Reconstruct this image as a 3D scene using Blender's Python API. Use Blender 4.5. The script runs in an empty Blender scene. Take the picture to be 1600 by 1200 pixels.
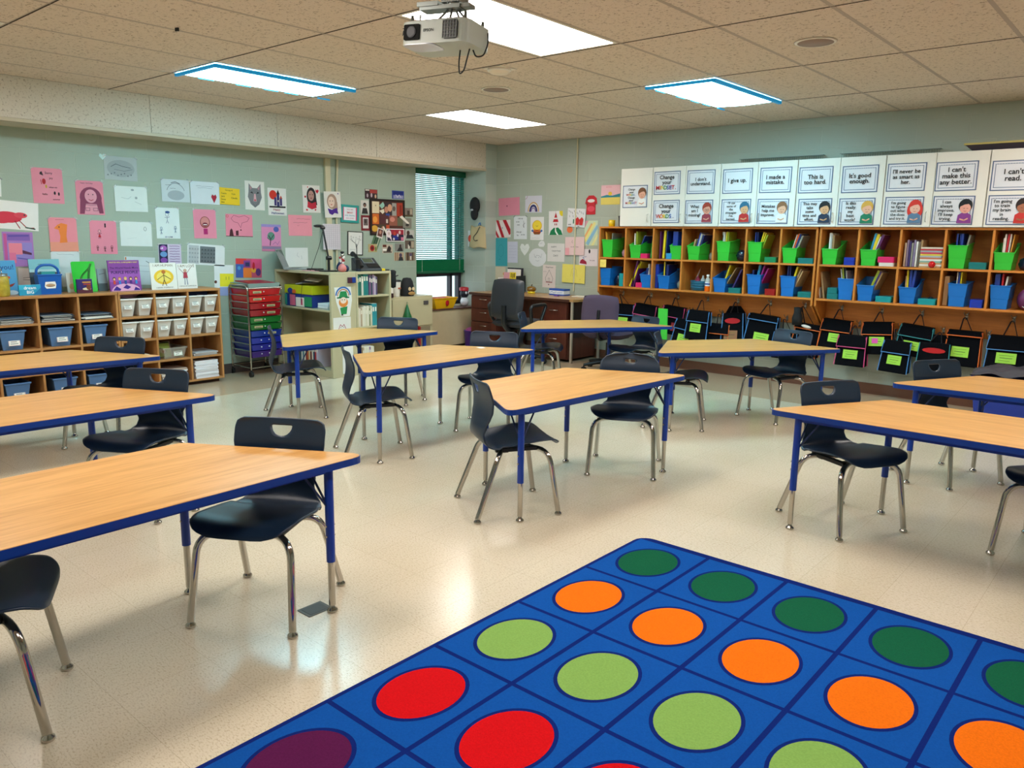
import bpy, bmesh, math, random
from mathutils import Vector, Matrix, Euler
PI=math.pi
scene=bpy.context.scene
COL=scene.collection
random.seed(7)
# ---------------------------------------------------------------- camera
cam_d=bpy.data.cameras.new('camera'); cam=bpy.data.objects.new('camera',cam_d); COL.objects.link(cam)
cam_d.sensor_width=36.0; cam_d.sensor_fit='HORIZONTAL'; cam_d.lens=36.0*1221.8276/1600.0
cam_d.clip_start=0.05; cam_d.clip_end=200
_f=Vector((-0.6412498,0.74457524,-0.18548962)); _r=Vector((0.7559307,0.65450313,0.01394374)); _u=Vector((-0.1317857,0.13127588,0.98254729))
M3=Matrix((( _r.x,_u.x,-_f.x),(_r.y,_u.y,-_f.y),(_r.z,_u.z,-_f.z)))
cam.matrix_world=Matrix.Translation((6.85348468,-7.60130038,1.39443563)) @ M3.to_4x4()
scene.camera=cam
# ---------------------------------------------------------------- exposure / world
LS=14.0  # radiance of the fluorescent panels
vs=scene.view_settings
vs.view_transform='Standard'; vs.look='None'; vs.gamma=1.0; vs.use_curve_mapping=False; vs.exposure=0.30
w=bpy.data.worlds.new('daylight'); scene.world=w; w.use_nodes=True
bg=w.node_tree.nodes['Background']; bg.inputs[0].default_value=(0.74,0.92,1.0,1); bg.inputs[1].default_value=1.9
# ---------------------------------------------------------------- colour + materials
def lin(h):
    h=h.lstrip('#'); out=[]
    for i in (0,2,4):
        c=int(h[i:i+2],16)/255.0
        out.append(c/12.92 if c<=0.04045 else ((c+0.055)/1.055)**2.4)
    return tuple(out)+(1.0,)
_mats={}
def mat(name,hexcol,rough=0.6,metal=0.0,var=0.06,scale=14.0,spec=0.5,bump=0.0,bscale=60.0,emit=None,alpha=None,coat=0.0):
    """principled material with a little procedural mottling"""
    if name in _mats: return _mats[name]
    m=bpy.data.materials.new(name); m.use_nodes=True; nt=m.node_tree; N=nt.nodes; L=nt.links
    b=N['Principled BSDF']; b.inputs['Roughness'].default_value=rough; b.inputs['Metallic'].default_value=metal
    b.inputs['Specular IOR Level'].default_value=spec
    if coat: b.inputs['Coat Weight'].default_value=coat; b.inputs['Coat Roughness'].default_value=0.1
    c=lin(hexcol)
    tc=N.new('ShaderNodeTexCoord'); nz=N.new('ShaderNodeTexNoise'); nz.inputs['Scale'].default_value=scale; nz.inputs['Detail'].default_value=3
    L.new(tc.outputs['Object'],nz.inputs['Vector'])
    mx=N.new('ShaderNodeMix'); mx.data_type='RGBA'
    mx.inputs[6].default_value=tuple(max(0,k*(1-var)) for k in c[:3])+(1,)
    mx.inputs[7].default_value=tuple(min(1,k*(1+var)) for k in c[:3])+(1,)
    L.new(nz.outputs['Fac'],mx.inputs[0]); L.new(mx.outputs[2],b.inputs['Base Color'])
    if bump:
        n2=N.new('ShaderNodeTexNoise'); n2.inputs['Scale'].default_value=bscale; n2.inputs['Detail'].default_value=4
        L.new(tc.outputs['Object'],n2.inputs['Vector'])
        bp=N.new('ShaderNodeBump'); bp.inputs['Strength'].default_value=bump; bp.inputs['Distance'].default_value=0.002
        L.new(n2.outputs['Fac'],bp.inputs['Height']); L.new(bp.outputs['Normal'],b.inputs['Normal'])
    if emit:
        b.inputs['Emission Color'].default_value=lin(emit[0]); b.inputs['Emission Strength'].default_value=emit[1]
    if alpha is not None: b.inputs['Alpha'].default_value=alpha
    _mats[name]=m; return m
def ink(h): return mat('ink_'+h.lstrip('#'),h,0.7,var=0.04)
def nodemat(name):
    m=bpy.data.materials.new(name); m.use_nodes=True; _mats[name]=m
    return m,m.node_tree.nodes,m.node_tree.links,m.node_tree.nodes['Principled BSDF']
def wood(name,c1,c2,axis='X',rough=0.35,scale=1.0,stretch=14.0,spec=0.5,bands=7.0,contrast=1.0):
    if name in _mats: return _mats[name]
    m,N,L,b=nodemat(name)
    tc=N.new('ShaderNodeTexCoord'); mp=N.new('ShaderNodeMapping')
    s={'X':(1,stretch,stretch),'Y':(stretch,1,stretch),'Z':(stretch,stretch,1)}[axis]
    mp.inputs['Scale'].default_value=tuple(k*scale for k in s)
    L.new(tc.outputs['Object'],mp.inputs['Vector'])
    n1=N.new('ShaderNodeTexNoise'); n1.inputs['Scale'].default_value=1.6; n1.inputs['Detail'].default_value=8; n1.inputs['Roughness'].default_value=0.65; n1.inputs['Distortion'].default_value=0.6
    L.new(mp.outputs[0],n1.inputs['Vector'])
    n2=N.new('ShaderNodeTexNoise'); n2.inputs['Scale'].default_value=9.0; n2.inputs['Detail'].default_value=4
    L.new(mp.outputs[0],n2.inputs['Vector'])
    ad=N.new('ShaderNodeMath'); ad.operation='MULTIPLY_ADD'; ad.inputs[1].default_value=0.4; L.new(n2.outputs['Fac'],ad.inputs[0]); L.new(n1.outputs['Fac'],ad.inputs[2])
    cr=N.new('ShaderNodeValToRGB'); cr.color_ramp.elements[0].position=0.72-0.26*contrast; cr.color_ramp.elements[1].position=0.70+0.12*contrast
    cr.color_ramp.elements[0].color=lin(c2); cr.color_ramp.elements[1].color=lin(c1)
    L.new(ad.outputs[0],cr.inputs['Fac']); L.new(cr.outputs['Color'],b.inputs['Base Color'])
    b.inputs['Roughness'].default_value=rough; b.inputs['Specular IOR Level'].default_value=spec
    return m
# ---------------------------------------------------------------- mesh builder
class MB:
    def __init__(s): s.v=[]; s.f=[]; s.fm=[]; s.fs=[]; s.mats=[]
    def mi(s,m):
        if m not in s.mats: s.mats.append(m)
        return s.mats.index(m)
    def add(s,vs,fs,m,smooth=False,mtx=None):
        o=len(s.v)
        for v in vs:
            v=Vector(v)
            if mtx is not None: v=mtx@v
            s.v.append(v)
        k=s.mi(m)
        for f in fs: s.f.append(tuple(i+o for i in f)); s.fm.append(k); s.fs.append(smooth)
        return s
    def box(s,x0,y0,z0,x1,y1,z1,m,mtx=None):
        return s.hexa([(x0,y0,z0),(x1,y0,z0),(x1,y1,z0),(x0,y1,z0),(x0,y0,z1),(x1,y0,z1),(x1,y1,z1),(x0,y1,z1)],m,mtx)
    def hexa(s,p,m,mtx=None):
        return s.add(p,[(0,3,2,1),(4,5,6,7),(0,1,5,4),(1,2,6,5),(2,3,7,6),(3,0,4,7)],m,False,mtx)
    def cyl(s,p0,p1,r0,r1,m,n=16,caps=True,smooth=True,mtx=None):
        p0=Vector(p0);p1=Vector(p1); d=(p1-p0).normalized(); a=d.orthogonal().normalized(); b=d.cross(a)
        vs=[]
        for p,r in((p0,r0),(p1,r1)):
            for i in range(n):
                t=2*PI*i/n; vs.append(p+a*(r*math.cos(t))+b*(r*math.sin(t)))
        s.add(vs,[(i,(i+1)%n,n+(i+1)%n,n+i) for i in range(n)],m,smooth,mtx)
        if caps:
            s.add(vs[:n],[tuple(reversed(range(n)))],m,False,mtx); s.add(vs[n:],[tuple(range(n))],m,False,mtx)
        return s
    def tube(s,pts,r,m,n=10,round_=0.0,mtx=None,caps=True,flat=None):
        pts=[Vector(p) for p in pts]
        if isinstance(r,(list,tuple)) and round_>0:
            rl=list(r); round_rad=True
            q=[(pts[0],rl[0])]
            for i in range(1,len(pts)): 
                for k in range(1,7): q.append((pts[i-1].lerp(pts[i],k/6),rl[i-1]+(rl[i]-rl[i-1])*k/6))
            pts=[a for a,_ in q]; r=[b for _,b in q]; round_=0
        if round_>0 and len(pts)>2:
            q=[pts[0]]
            for i in range(1,len(pts)-1):
                a,b,c=pts[i-1],pts[i],pts[i+1]
                ra=min(round_,(a-b).length*0.48,(c-b).length*0.48)
                pa=b+(a-b).normalized()*ra; pc=b+(c-b).normalized()*ra
                for k in range(7):
                    t=k/6; q.append(pa*(1-t)**2+b*2*t*(1-t)+pc*t*t)
            q.append(pts[-1]); pts=q
        vs=[];fs=[]; up=None
        for i,p in enumerate(pts):
            d=(pts[min(i+1,len(pts)-1)]-pts[max(i-1,0)]).normalized()
            if up is None: up=d.orthogonal().normalized()
            up=(up-d*up.dot(d)).normalized(); b=d.cross(up)
            rr=r[i] if isinstance(r,(list,tuple)) else r
            for k in range(n):
                t=2*PI*k/n
                vs.append(p+up*(rr*math.cos(t))+b*(rr*(flat or 1)*math.sin(t)))
        for i in range(len(pts)-1):
            for k in range(n):
                fs.append((i*n+k,i*n+(k+1)%n,(i+1)*n+(k+1)%n,(i+1)*n+k))
        s.add(vs,fs,m,True,mtx)
        if caps:
            s.add(vs[:n],[tuple(reversed(range(n)))],m,False,mtx); s.add(vs[-n:],[tuple(range(n))],m,False,mtx)
        return s
    def lathe(s,prof,m,n=20,c=(0,0,0),mtx=None,smooth=True):
        vs=[];fs=[]
        for r,z in prof:
            for k in range(n):
                t=2*PI*k/n; vs.append((c[0]+r*math.cos(t),c[1]+r*math.sin(t),c[2]+z))
        for i in range(len(prof)-1):
            for k in range(n): fs.append((i*n+k,i*n+(k+1)%n,(i+1)*n+(k+1)%n,(i+1)*n+k))
        s.add(vs,fs,m,smooth,mtx)
        if prof[0][0]>1e-4: s.add(vs[:n],[tuple(reversed(range(n)))],m,False,mtx)
        if prof[-1][0]>1e-4: s.add(vs[-n:],[tuple(range(n))],m,False,mtx)
        return s
    def sphere(s,c,r,m,sx=1,sy=1,sz=1,n=16,k=10,mtx=None):
        prof=[(max(1e-5,r*math.sin(PI*i/k)),-r*math.cos(PI*i/k)) for i in range(k+1)]
        vs=[];fs=[]
        for rr,z in prof:
            for j in range(n):
                t=2*PI*j/n; vs.append((c[0]+rr*math.cos(t)*sx,c[1]+rr*math.sin(t)*sy,c[2]+z*sz))
        for i in range(k):
            for j in range(n): fs.append((i*n+j,i*n+(j+1)%n,(i+1)*n+(j+1)%n,(i+1)*n+j))
        return s.add(vs,fs,m,True,mtx)
    def prism(s,pts,h0,h1,m,axis='z',mtx=None,smooth=False):
        """outline pts (2D) extruded h0..h1 along axis"""
        n=len(pts)
        def P(a,b,h): return (a,b,h) if axis=='z' else ((a,h,b) if axis=='y' else (h,a,b))
        vs=[P(a,b,h0) for a,b in pts]+[P(a,b,h1) for a,b in pts]
        s.add(vs,[(i,(i+1)%n,n+(i+1)%n,n+i) for i in range(n)],m,smooth,mtx)
        s.add(vs[:n],[tuple(reversed(range(n)))],m,False,mtx); s.add(vs[n:],[tuple(range(n))],m,False,mtx)
        return s
    def grid(s,fn,nu,nv,m,smooth=True,mtx=None):
        vs=[fn(i/nu,j/nv) for i in range(nu+1) for j in range(nv+1)]
        fs=[(i*(nv+1)+j,(i+1)*(nv+1)+j,(i+1)*(nv+1)+j+1,i*(nv+1)+j+1) for i in range(nu) for j in range(nv)]
        return s.add(vs,fs,m,smooth,mtx)
    def build(s,name,parent=None,bevel=0,solid=0,loc=None,rot=None,recalc=True,sub=0):
        me=bpy.data.meshes.new(name); me.from_pydata([tuple(v) for v in s.v],[],s.f)
        for m in s.mats: me.materials.append(m)
        me.polygons.foreach_set('material_index',s.fm); me.polygons.foreach_set('use_smooth',s.fs)
        if recalc:
            bm=bmesh.new(); bm.from_mesh(me); bmesh.ops.recalc_face_normals(bm,faces=bm.faces); bm.to_mesh(me); bm.free()
        me.update()
        o=bpy.data.objects.new(name,me); COL.objects.link(o)
        if parent is not None: o.parent=parent
        if loc: o.location=loc
        if rot: o.rotation_euler=rot
        if solid:
            md=o.modifiers.new('solid','SOLIDIFY'); md.thickness=solid; md.offset=0
        if bevel:
            md=o.modifiers.new('bevel','BEVEL'); md.width=bevel; md.segments=2; md.limit_method='ANGLE'; md.angle_limit=math.radians(40); md.harden_normals=False
        if sub:
            md=o.modifiers.new('sub','SUBSURF'); md.levels=sub; md.render_levels=sub
        return o
def tag(o,label,cat,group=None):
    o['label']=label; o['category']=cat
    if group: o['group']=group
    return o
def thing(name,label,cat,loc=(0,0,0),rz=0,group=None,rot=None):
    o=bpy.data.objects.new(name,None); COL.objects.link(o); o.empty_display_size=0.1
    o.location=loc; o.rotation_euler=rot if rot else (0,0,rz)
    return tag(o,label,cat,group)
def struct(o): o['kind']='structure'; return o
KIDS={}
def kids(o):
    if o.name not in KIDS: KIDS[o.name]=[c for c in bpy.data.objects if c.parent==o]
    return KIDS[o.name]
def dup(root,loc=None,rz=None,label=None,rot=None,scale=None):
    def cp(o,par):
        c=o.copy(); COL.objects.link(c); c.parent=par
        for k in kids(o): cp(k,c)
        return c
    r=cp(root,None)
    if loc: r.location=loc
    if rz is not None: r.rotation_euler=(0,0,rz)
    if rot: r.rotation_euler=rot
    if scale: r.scale=scale
    if label: r['label']=label
    return r
def rrect(w,h,r,n=5,cx=0,cy=0):
    out=[]
    for sx,sy,a0 in((1,1,0),(-1,1,90),(-1,-1,180),(1,-1,270)):
        for k in range(n+1):
            a=math.radians(a0+90*k/n); out.append((cx+sx*(w/2-r)+r*math.cos(a),cy+sy*(h/2-r)+r*math.sin(a)))
    return out
# ---------------------------------------------------------------- flat lettering
_glyph={}
def text_shape(t,bold=0.012,align='CENTER'):
    key=(t,bold,align)
    if key in _glyph: return _glyph[key]
    cu=bpy.data.curves.new('lettering','FONT'); cu.body=t; cu.size=1.0; cu.align_x=align; cu.align_y='CENTER'; cu.offset=bold; cu.resolution_u=2; cu.fill_mode='FRONT'; cu.space_line=0.95
    ob=bpy.data.objects.new('lettering',cu); COL.objects.link(ob)
    me=bpy.data.meshes.new_from_object(ob)
    r=([v.co.xy.copy() for v in me.vertices],[tuple(p.vertices) for p in me.polygons])
    bpy.data.objects.remove(ob); bpy.data.curves.remove(cu); bpy.data.meshes.remove(me)
    _glyph[key]=r; return r
def art(mb,w,h,items,n0,mtx=None,step=0.0003):
    """flat ink on a sheet: local x right, z up, facing -y; items in sheet fractions (0..1)"""
    lay=n0
    for it in items:
        lay+=step; k=it[0]; m=ink(it[1]); Q=lambda u,v:((u-.5)*w,-lay,(v-.5)*h)
        if k=='P': mb.add([Q(*p) for p in it[2]],[tuple(range(len(it[2])))],m,mtx=mtx)
        elif k=='R':
            x0,y0,x1,y1=it[2]; mb.add([Q(x0,y0),Q(x1,y0),Q(x1,y1),Q(x0,y1)],[(0,1,2,3)],m,mtx=mtx)
        elif k=='E':
            cx,cy,rx,ry=it[2]; n=20; mb.add([Q(cx+rx*math.cos(2*PI*i/n),cy+ry*math.sin(2*PI*i/n)) for i in range(n)],[tuple(range(n))],m,mtx=mtx)
        elif k=='A': # arc band cx,cy,rx,ry,a0,a1,width(frac of w)
            cx,cy,rx,ry,a0,a1,t=it[2]; n=14; vs=[]
            for i in range(n+1):
                a=math.radians(a0+(a1-a0)*i/n); vs+= [Q(cx+(rx-t)*math.cos(a),cy+(ry-t*w/h)*math.sin(a)),Q(cx+rx*math.cos(a),cy+ry*math.sin(a))]
            mb.add(vs,[(2*i,2*i+1,2*i+3,2*i+2) for i in range(n)],m,mtx=mtx)
        elif k=='L':
            pts=[Vector(((u-.5)*w,(v-.5)*h)) for u,v in it[2]]; t=it[3]*w/2
            for a,b in zip(pts[:-1],pts[1:]):
                d=(b-a)
                if d.length<1e-6: continue
                d.normalize(); p=Vector((-d.y,d.x))*t; e=d*t*0.6
                mb.add([(q.x,-lay,q.y) for q in (a-p-e,b-p+e,b+p+e,a+p-e)],[(0,1,2,3)],m,mtx=mtx)
        elif k=='T':
            _,_,t,u,v,size=it[:6]; bold=it[6] if len(it)>6 else 0.012; al=it[7] if len(it)>7 else 'CENTER'
            vs,fs=text_shape(t,bold,al); X=(u-.5)*w; Z=(v-.5)*h
            mb.add([(X+p.x*size*h,-lay,Z+p.y*size*h) for p in vs],fs,m,mtx=mtx)
    return mb
XA=-0.355
PAGE={}
def sheet(name,wall,c,z,w_,h_,rot,base,items,label,cat,group=None,n=0.001,thick=0.0012,tape=False,outline=None,fr=None):
    """a sheet on wall 'A' (faces +x) or 'B' (faces -y) or at a given plane value"""
    mb=MB()
    if outline: mb.prism([((u-.5)*w_,(v-.5)*h_) for u,v in outline],-thick,0,ink(base),axis='y')
    else: mb.box(-w_/2,-thick,-h_/2,w_/2,0,h_/2,ink(base))
    art(mb,w_,h_,items,thick)
    o=mb.build(name,recalc=False)
    if tape:
        tp=mat('clear_tape','#f2f4f2',0.12,var=.02,alpha=0.3)
        for sx in(-1,1):
            t=MB(); a=math.radians(35*sx)
            mt=Matrix.Translation((sx*w_*0.47,-thick-0.0016,h_*0.49))@Matrix.Rotation(a,4,'Y')
            t.box(-.018,-.0004,-.006,.018,0,.006,tp,mtx=mt); t.build('tape',parent=o)
    if wall=='A': o.location=(XA+n,c,z); o.rotation_euler=(0,math.radians(-rot),PI/2)
    elif wall=='B': o.location=(c,-n,z); o.rotation_euler=(0,math.radians(-rot),0)
    else: o.location=wall; o.rotation_euler=(fr or (0,0,0))
    return tag(o,label,cat,group)
# ================================================================ THE ROOM
XR=9.2; YF=-9.0; HZ=2.52; SZ=2.19; PD=0.2
def block_mat(name,c_lo,c_hi,mortar,axis):
    m,N,L,b=nodemat(name)
    tc=N.new('ShaderNodeTexCoord'); sp=N.new('ShaderNodeSeparateXYZ'); cb=N.new('ShaderNodeCombineXYZ')
    L.new(tc.outputs['Object'],sp.inputs[0]); L.new(sp.outputs[axis],cb.inputs[0]); L.new(sp.outputs[2],cb.inputs[1])
    br=N.new('ShaderNodeTexBrick'); br.offset=0.5; br.inputs['Scale'].default_value=1.0
    br.inputs['Brick Width'].default_value=0.4064; br.inputs['Row Height'].default_value=0.2032
    br.inputs['Mortar Size'].default_value=0.0035; br.inputs['Mortar Smooth'].default_value=0.6; br.inputs['Bias'].default_value=0
    br.inputs['Color1'].default_value=lin(c_lo); br.inputs['Color2'].default_value=lin(c_hi); br.inputs['Mortar'].default_value=lin(mortar)
    L.new(cb.outputs[0],br.inputs['Vector']); L.new(br.outputs['Color'],b.inputs['Base Color'])
    nz=N.new('ShaderNodeTexNoise'); nz.inputs['Scale'].default_value=90; nz.inputs['Detail'].default_value=5; L.new(tc.outputs['Object'],nz.inputs['Vector'])
    ma=N.new('ShaderNodeMath'); ma.operation='MULTIPLY_ADD'; ma.inputs[1].default_value=-1.2; L.new(br.outputs['Fac'],ma.inputs[0])
    mm=N.new('ShaderNodeMath'); mm.operation='MULTIPLY'; mm.inputs[1].default_value=0.35; L.new(nz.outputs['Fac'],mm.inputs[0]); L.new(mm.outputs[0],ma.inputs[2])
    bp=N.new('ShaderNodeBump'); bp.inputs['Strength'].default_value=0.5; bp.inputs['Distance'].default_value=0.004
    L.new(ma.outputs[0],bp.inputs['Height']); L.new(bp.outputs[0],b.inputs['Normal'])
    b.inputs['Roughness'].default_value=0.5
    return m
WA=block_mat('painted_block_left','#a4b2a2','#a6b4a4','#b1bdae',1)
WB=block_mat('painted_block_back','#acb4a6','#aeb6a8','#b9c0b2',0)
WC=block_mat('painted_block_pillar','#b0bab0','#b2bcb2','#bcc6ba',0)
# floor
def floor_mat():
    m,N,L,b=nodemat('vinyl_tile_floor')
    tc=N.new('ShaderNodeTexCoord'); mp=N.new('ShaderNodeMapping'); mp.inputs['Location'].default_value=(0.02,0.046,0)
    L.new(tc.outputs['Object'],mp.inputs['Vector'])
    br=N.new('ShaderNodeTexBrick'); br.offset=0.0; br.inputs['Scale'].default_value=1
    br.inputs['Brick Width'].default_value=0.3048; br.inputs['Row Height'].default_value=0.3048
    br.inputs['Mortar Size'].default_value=0.0009; br.inputs['Mortar Smooth'].default_value=0.2
    br.inputs['Color1'].default_value=lin('#dbd0b9'); br.inputs['Color2'].default_value=lin('#d9ceb6'); br.inputs['Mortar'].default_value=lin('#c3b69d')
    L.new(mp.outputs[0],br.inputs['Vector'])
    # streaky flecks
    mf=N.new('ShaderNodeMapping'); mf.inputs['Scale'].default_value=(90,190,60); mf.inputs['Rotation'].default_value=(0,0,0.25); L.new(tc.outputs['Object'],mf.inputs['Vector'])
    nf=N.new('ShaderNodeTexNoise'); nf.inputs['Scale'].default_value=1.0; nf.inputs['Detail'].default_value=5; nf.inputs['Roughness'].default_value=.7; L.new(mf.outputs[0],nf.inputs['Vector'])
    cr=N.new('ShaderNodeValToRGB'); cr.color_ramp.elements[0].position=0.30; cr.color_ramp.elements[0].color=(0.52,0.44,0.36,1); cr.color_ramp.elements[1].position=0.50; cr.color_ramp.elements[1].color=(1,1,1,1)
    L.new(nf.outputs['Fac'],cr.inputs[0])
    nb=N.new('ShaderNodeTexNoise'); nb.inputs['Scale'].default_value=1.3; nb.inputs['Detail'].default_value=4; L.new(tc.outputs['Object'],nb.inputs['Vector'])
    cb=N.new('ShaderNodeValToRGB'); cb.color_ramp.elements[0].position=.3; cb.color_ramp.elements[0].color=(.90,.88,.84,1); cb.color_ramp.elements[1].position=.7; cb.color_ramp.elements[1].color=(1,1,1,1)
    L.new(nb.outputs['Fac'],cb.inputs[0])
    m1=N.new('ShaderNodeMix'); m1.data_type='RGBA'; m1.blend_type='MULTIPLY'; m1.inputs[0].default_value=0.8; L.new(br.outputs['Color'],m1.inputs[6]); L.new(cr.outputs[0],m1.inputs[7])
    m2=N.new('ShaderNodeMix'); m2.data_type='RGBA'; m2.blend_type='MULTIPLY'; m2.inputs[0].default_value=1; L.new(m1.outputs[2],m2.inputs[6]); L.new(cb.outputs[0],m2.inputs[7])
    L.new(m2.outputs[2],b.inputs['Base Color'])
    b.inputs['Roughness'].default_value=0.16; b.inputs['Specular IOR Level'].default_value=0.55
    rr=N.new('ShaderNodeMapRange'); rr.inputs[3].default_value=0.13; rr.inputs[4].default_value=0.26; L.new(nb.outputs['Fac'],rr.inputs[0]); L.new(rr.outputs[0],b.inputs['Roughness'])
    return m
FM=floor_mat()
TAN=mat('tan_border_tile','#b79f83',0.22,var=.12,scale=60)
mb=MB(); mb.box(XA-.2,YF-.1,-.05,XR+.1,0.1,0,FM); struct(mb.build('floor'))
mb=MB(); mb.box(XA,YF,0,0.60,0,0.0012,TAN); mb.box(0.60,-0.93,0,XR,0,0.0012,TAN); struct(mb.build('trim_1'))
# walls
mb=MB(); WY0,WY1,WZ0,WZ1=-1.055,-PD,0.52,2.19
mb.box(XA-.2,YF,0,XA,WY0,HZ,WA); mb.box(XA-.2,WY0,0,XA,WY1,WZ0,WA); mb.box(XA-.2,WY0,WZ1,XA,WY1,HZ,WA); mb.box(XA-.2,WY1,0,XA,0,HZ,WA)
struct(mb.build('wall_left'))
mb=MB(); mb.box(XA,-PD,0,0,0,HZ,WC); struct(mb.build('wall_left_pillar',bevel=.004))
mb=MB(); mb.box(XA-.2,0,0,XR+.1,.2,HZ,WB); struct(mb.build('wall_back'))
mb=MB(); mb.box(XR,YF,0,XR+.2,0,HZ,WB); struct(mb.build('wall_right'))
mb=MB(); mb.box(XA-.2,YF-.2,0,XR+.2,YF,HZ,WB); struct(mb.build('wall_front'))
BR=mat('brown_rubber_base','#6f4a38',0.45,var=.05)
mb=MB(); mb.box(0,-.008,0,XR,0,.10,BR); mb.box(0.0,-.014,0,XR,0,.012,BR); struct(mb.build('baseboard_back'))
mb=MB(); mb.box(XA,YF,0,XA+.008,-PD,.10,mat('dark_rubber_base','#4a3c38',0.5)); struct(mb.build('baseboard_left'))
# ceiling
def tile_mat(name,c1,c2,axis=None):
    m,N,L,b=nodemat(name)
    tc=N.new('ShaderNodeTexCoord')
    v=N.new('ShaderNodeTexVoronoi'); v.inputs['Scale'].default_value=62; v.inputs['Randomness'].default_value=1
    nz=N.new('ShaderNodeTexNoise'); nz.inputs['Scale'].default_value=55; nz.inputs['Detail'].default_value=5; nz.inputs['Roughness'].default_value=.7
    L.new(tc.outputs['Object'],nz.inputs['Vector']); L.new(tc.outputs['Object'],v.inputs['Vector'])
    cr=N.new('ShaderNodeValToRGB'); e=cr.color_ramp.elements; e[0].position=.36; e[0].color=lin(c2); e[1].position=.44; e[1].color=lin(c1)
    L.new(nz.outputs['Fac'],cr.inputs[0])
    c2r=N.new('ShaderNodeValToRGB'); e=c2r.color_ramp.elements; e[0].position=.10; e[0].color=(.68,.62,.58,1); e[1].position=.17; e[1].color=(1,1,1,1)
    L.new(v.outputs['Distance'],c2r.inputs[0])
    mx=N.new('ShaderNodeMix'); mx.data_type='RGBA'; mx.blend_type='MULTIPLY'; mx.inputs[0].default_value=.8; L.new(cr.outputs[0],mx.inputs[6]); L.new(c2r.outputs[0],mx.inputs[7])
    L.new(mx.outputs[2],b.inputs['Base Color']); b.inputs['Roughness'].default_value=.9; b.inputs['Specular IOR Level'].default_value=.2
    bp=N.new('ShaderNodeBump'); bp.inputs['Strength'].default_value=.5; bp.inputs['Distance'].default_value=.003; L.new(nz.outputs['Fac'],bp.inputs['Height']); L.new(bp.outputs[0],b.inputs['Normal'])
    return m
CT=tile_mat('acoustic_ceiling_tile','#e1d2c3','#a39080')
ST=tile_mat('soffit_tile','#ddd3c3','#aa9c8a')
TB=mat('ceiling_bar','#b3a294',.5,var=.03); GAP_SHADE=mat('ceiling_gap_shade','#43372c',.9)
GX=3.5144; GY=-1.0547
xs=[GX+.61*k for k in range(-6,10)]; ys=[GY+1.22-1.22*k for k in range(0,8)]
xe=[0.0]+[x for x in xs if 0.05<x<XR]+[XR]; ye=[0.0]+[y for y in ys if YF<y<-0.05]+[YF]
LIGHTS=[(c,rw) for c in(-4,0,4) for rw in(1,3,5)]
def is_light(xc,yc):
    for c,rw in LIGHTS:
        if GX+c*.61<xc<GX+(c+1)*.61 and GY-rw*1.22<yc<GY-(rw-1)*1.22: return True
    return False
mb=MB()
for i in range(len(xe)-1):
    for j in range(len(ye)-1):
        x0,x1,y1,y0=xe[i],xe[i+1],ye[j],ye[j+1]
        if is_light((x0+x1)/2,(y0+y1)/2): continue
        mb.box(x0+.007,y0+.007,HZ,x1-.007,y1-.007,HZ+.015,CT)
mb.box(XA-.2,YF-.1,HZ+.016,XR+.1,0.1,HZ+.05,GAP_SHADE)
for x in xe[1:-1]: mb.box(x-.012,YF,HZ-.0005,x+.012,0,HZ+.013,TB)
for y in ye[1:-1]: mb.box(0,y-.010,HZ+.001,XR,y+.004,HZ+.013,TB); mb.box(0,y+.003,HZ-.001,XR,y+.010,HZ+.002,GAP_SHADE)  # dark strip beside each cross bar paints in the shadow of the gap
mb.box(0,-.02,HZ-.003,XR,0,HZ+.01,TB)
struct(mb.build('ceiling'))
# soffit over the left wall
mb=MB(); seg=[-PD]
y=-0.72
while y>YF: seg.append(y); y-=1.22
seg.append(YF)
for a,b_ in zip(seg[:-1],seg[1:]): mb.box(-.012,b_+.002,SZ+.028,0,a-.002,HZ,ST)
mb.box(-.03,YF,SZ,-.012,-PD,HZ,TB); mb.box(-.02,YF,SZ,.006,-PD,SZ+.026,mat('soffit_trim','#cfc0a6',.5)); mb.box(XA,YF,SZ,-.02,-PD,SZ+.01,mat('soffit_under','#c9c2ae',.7))
struct(mb.build('trim_2'))
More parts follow.
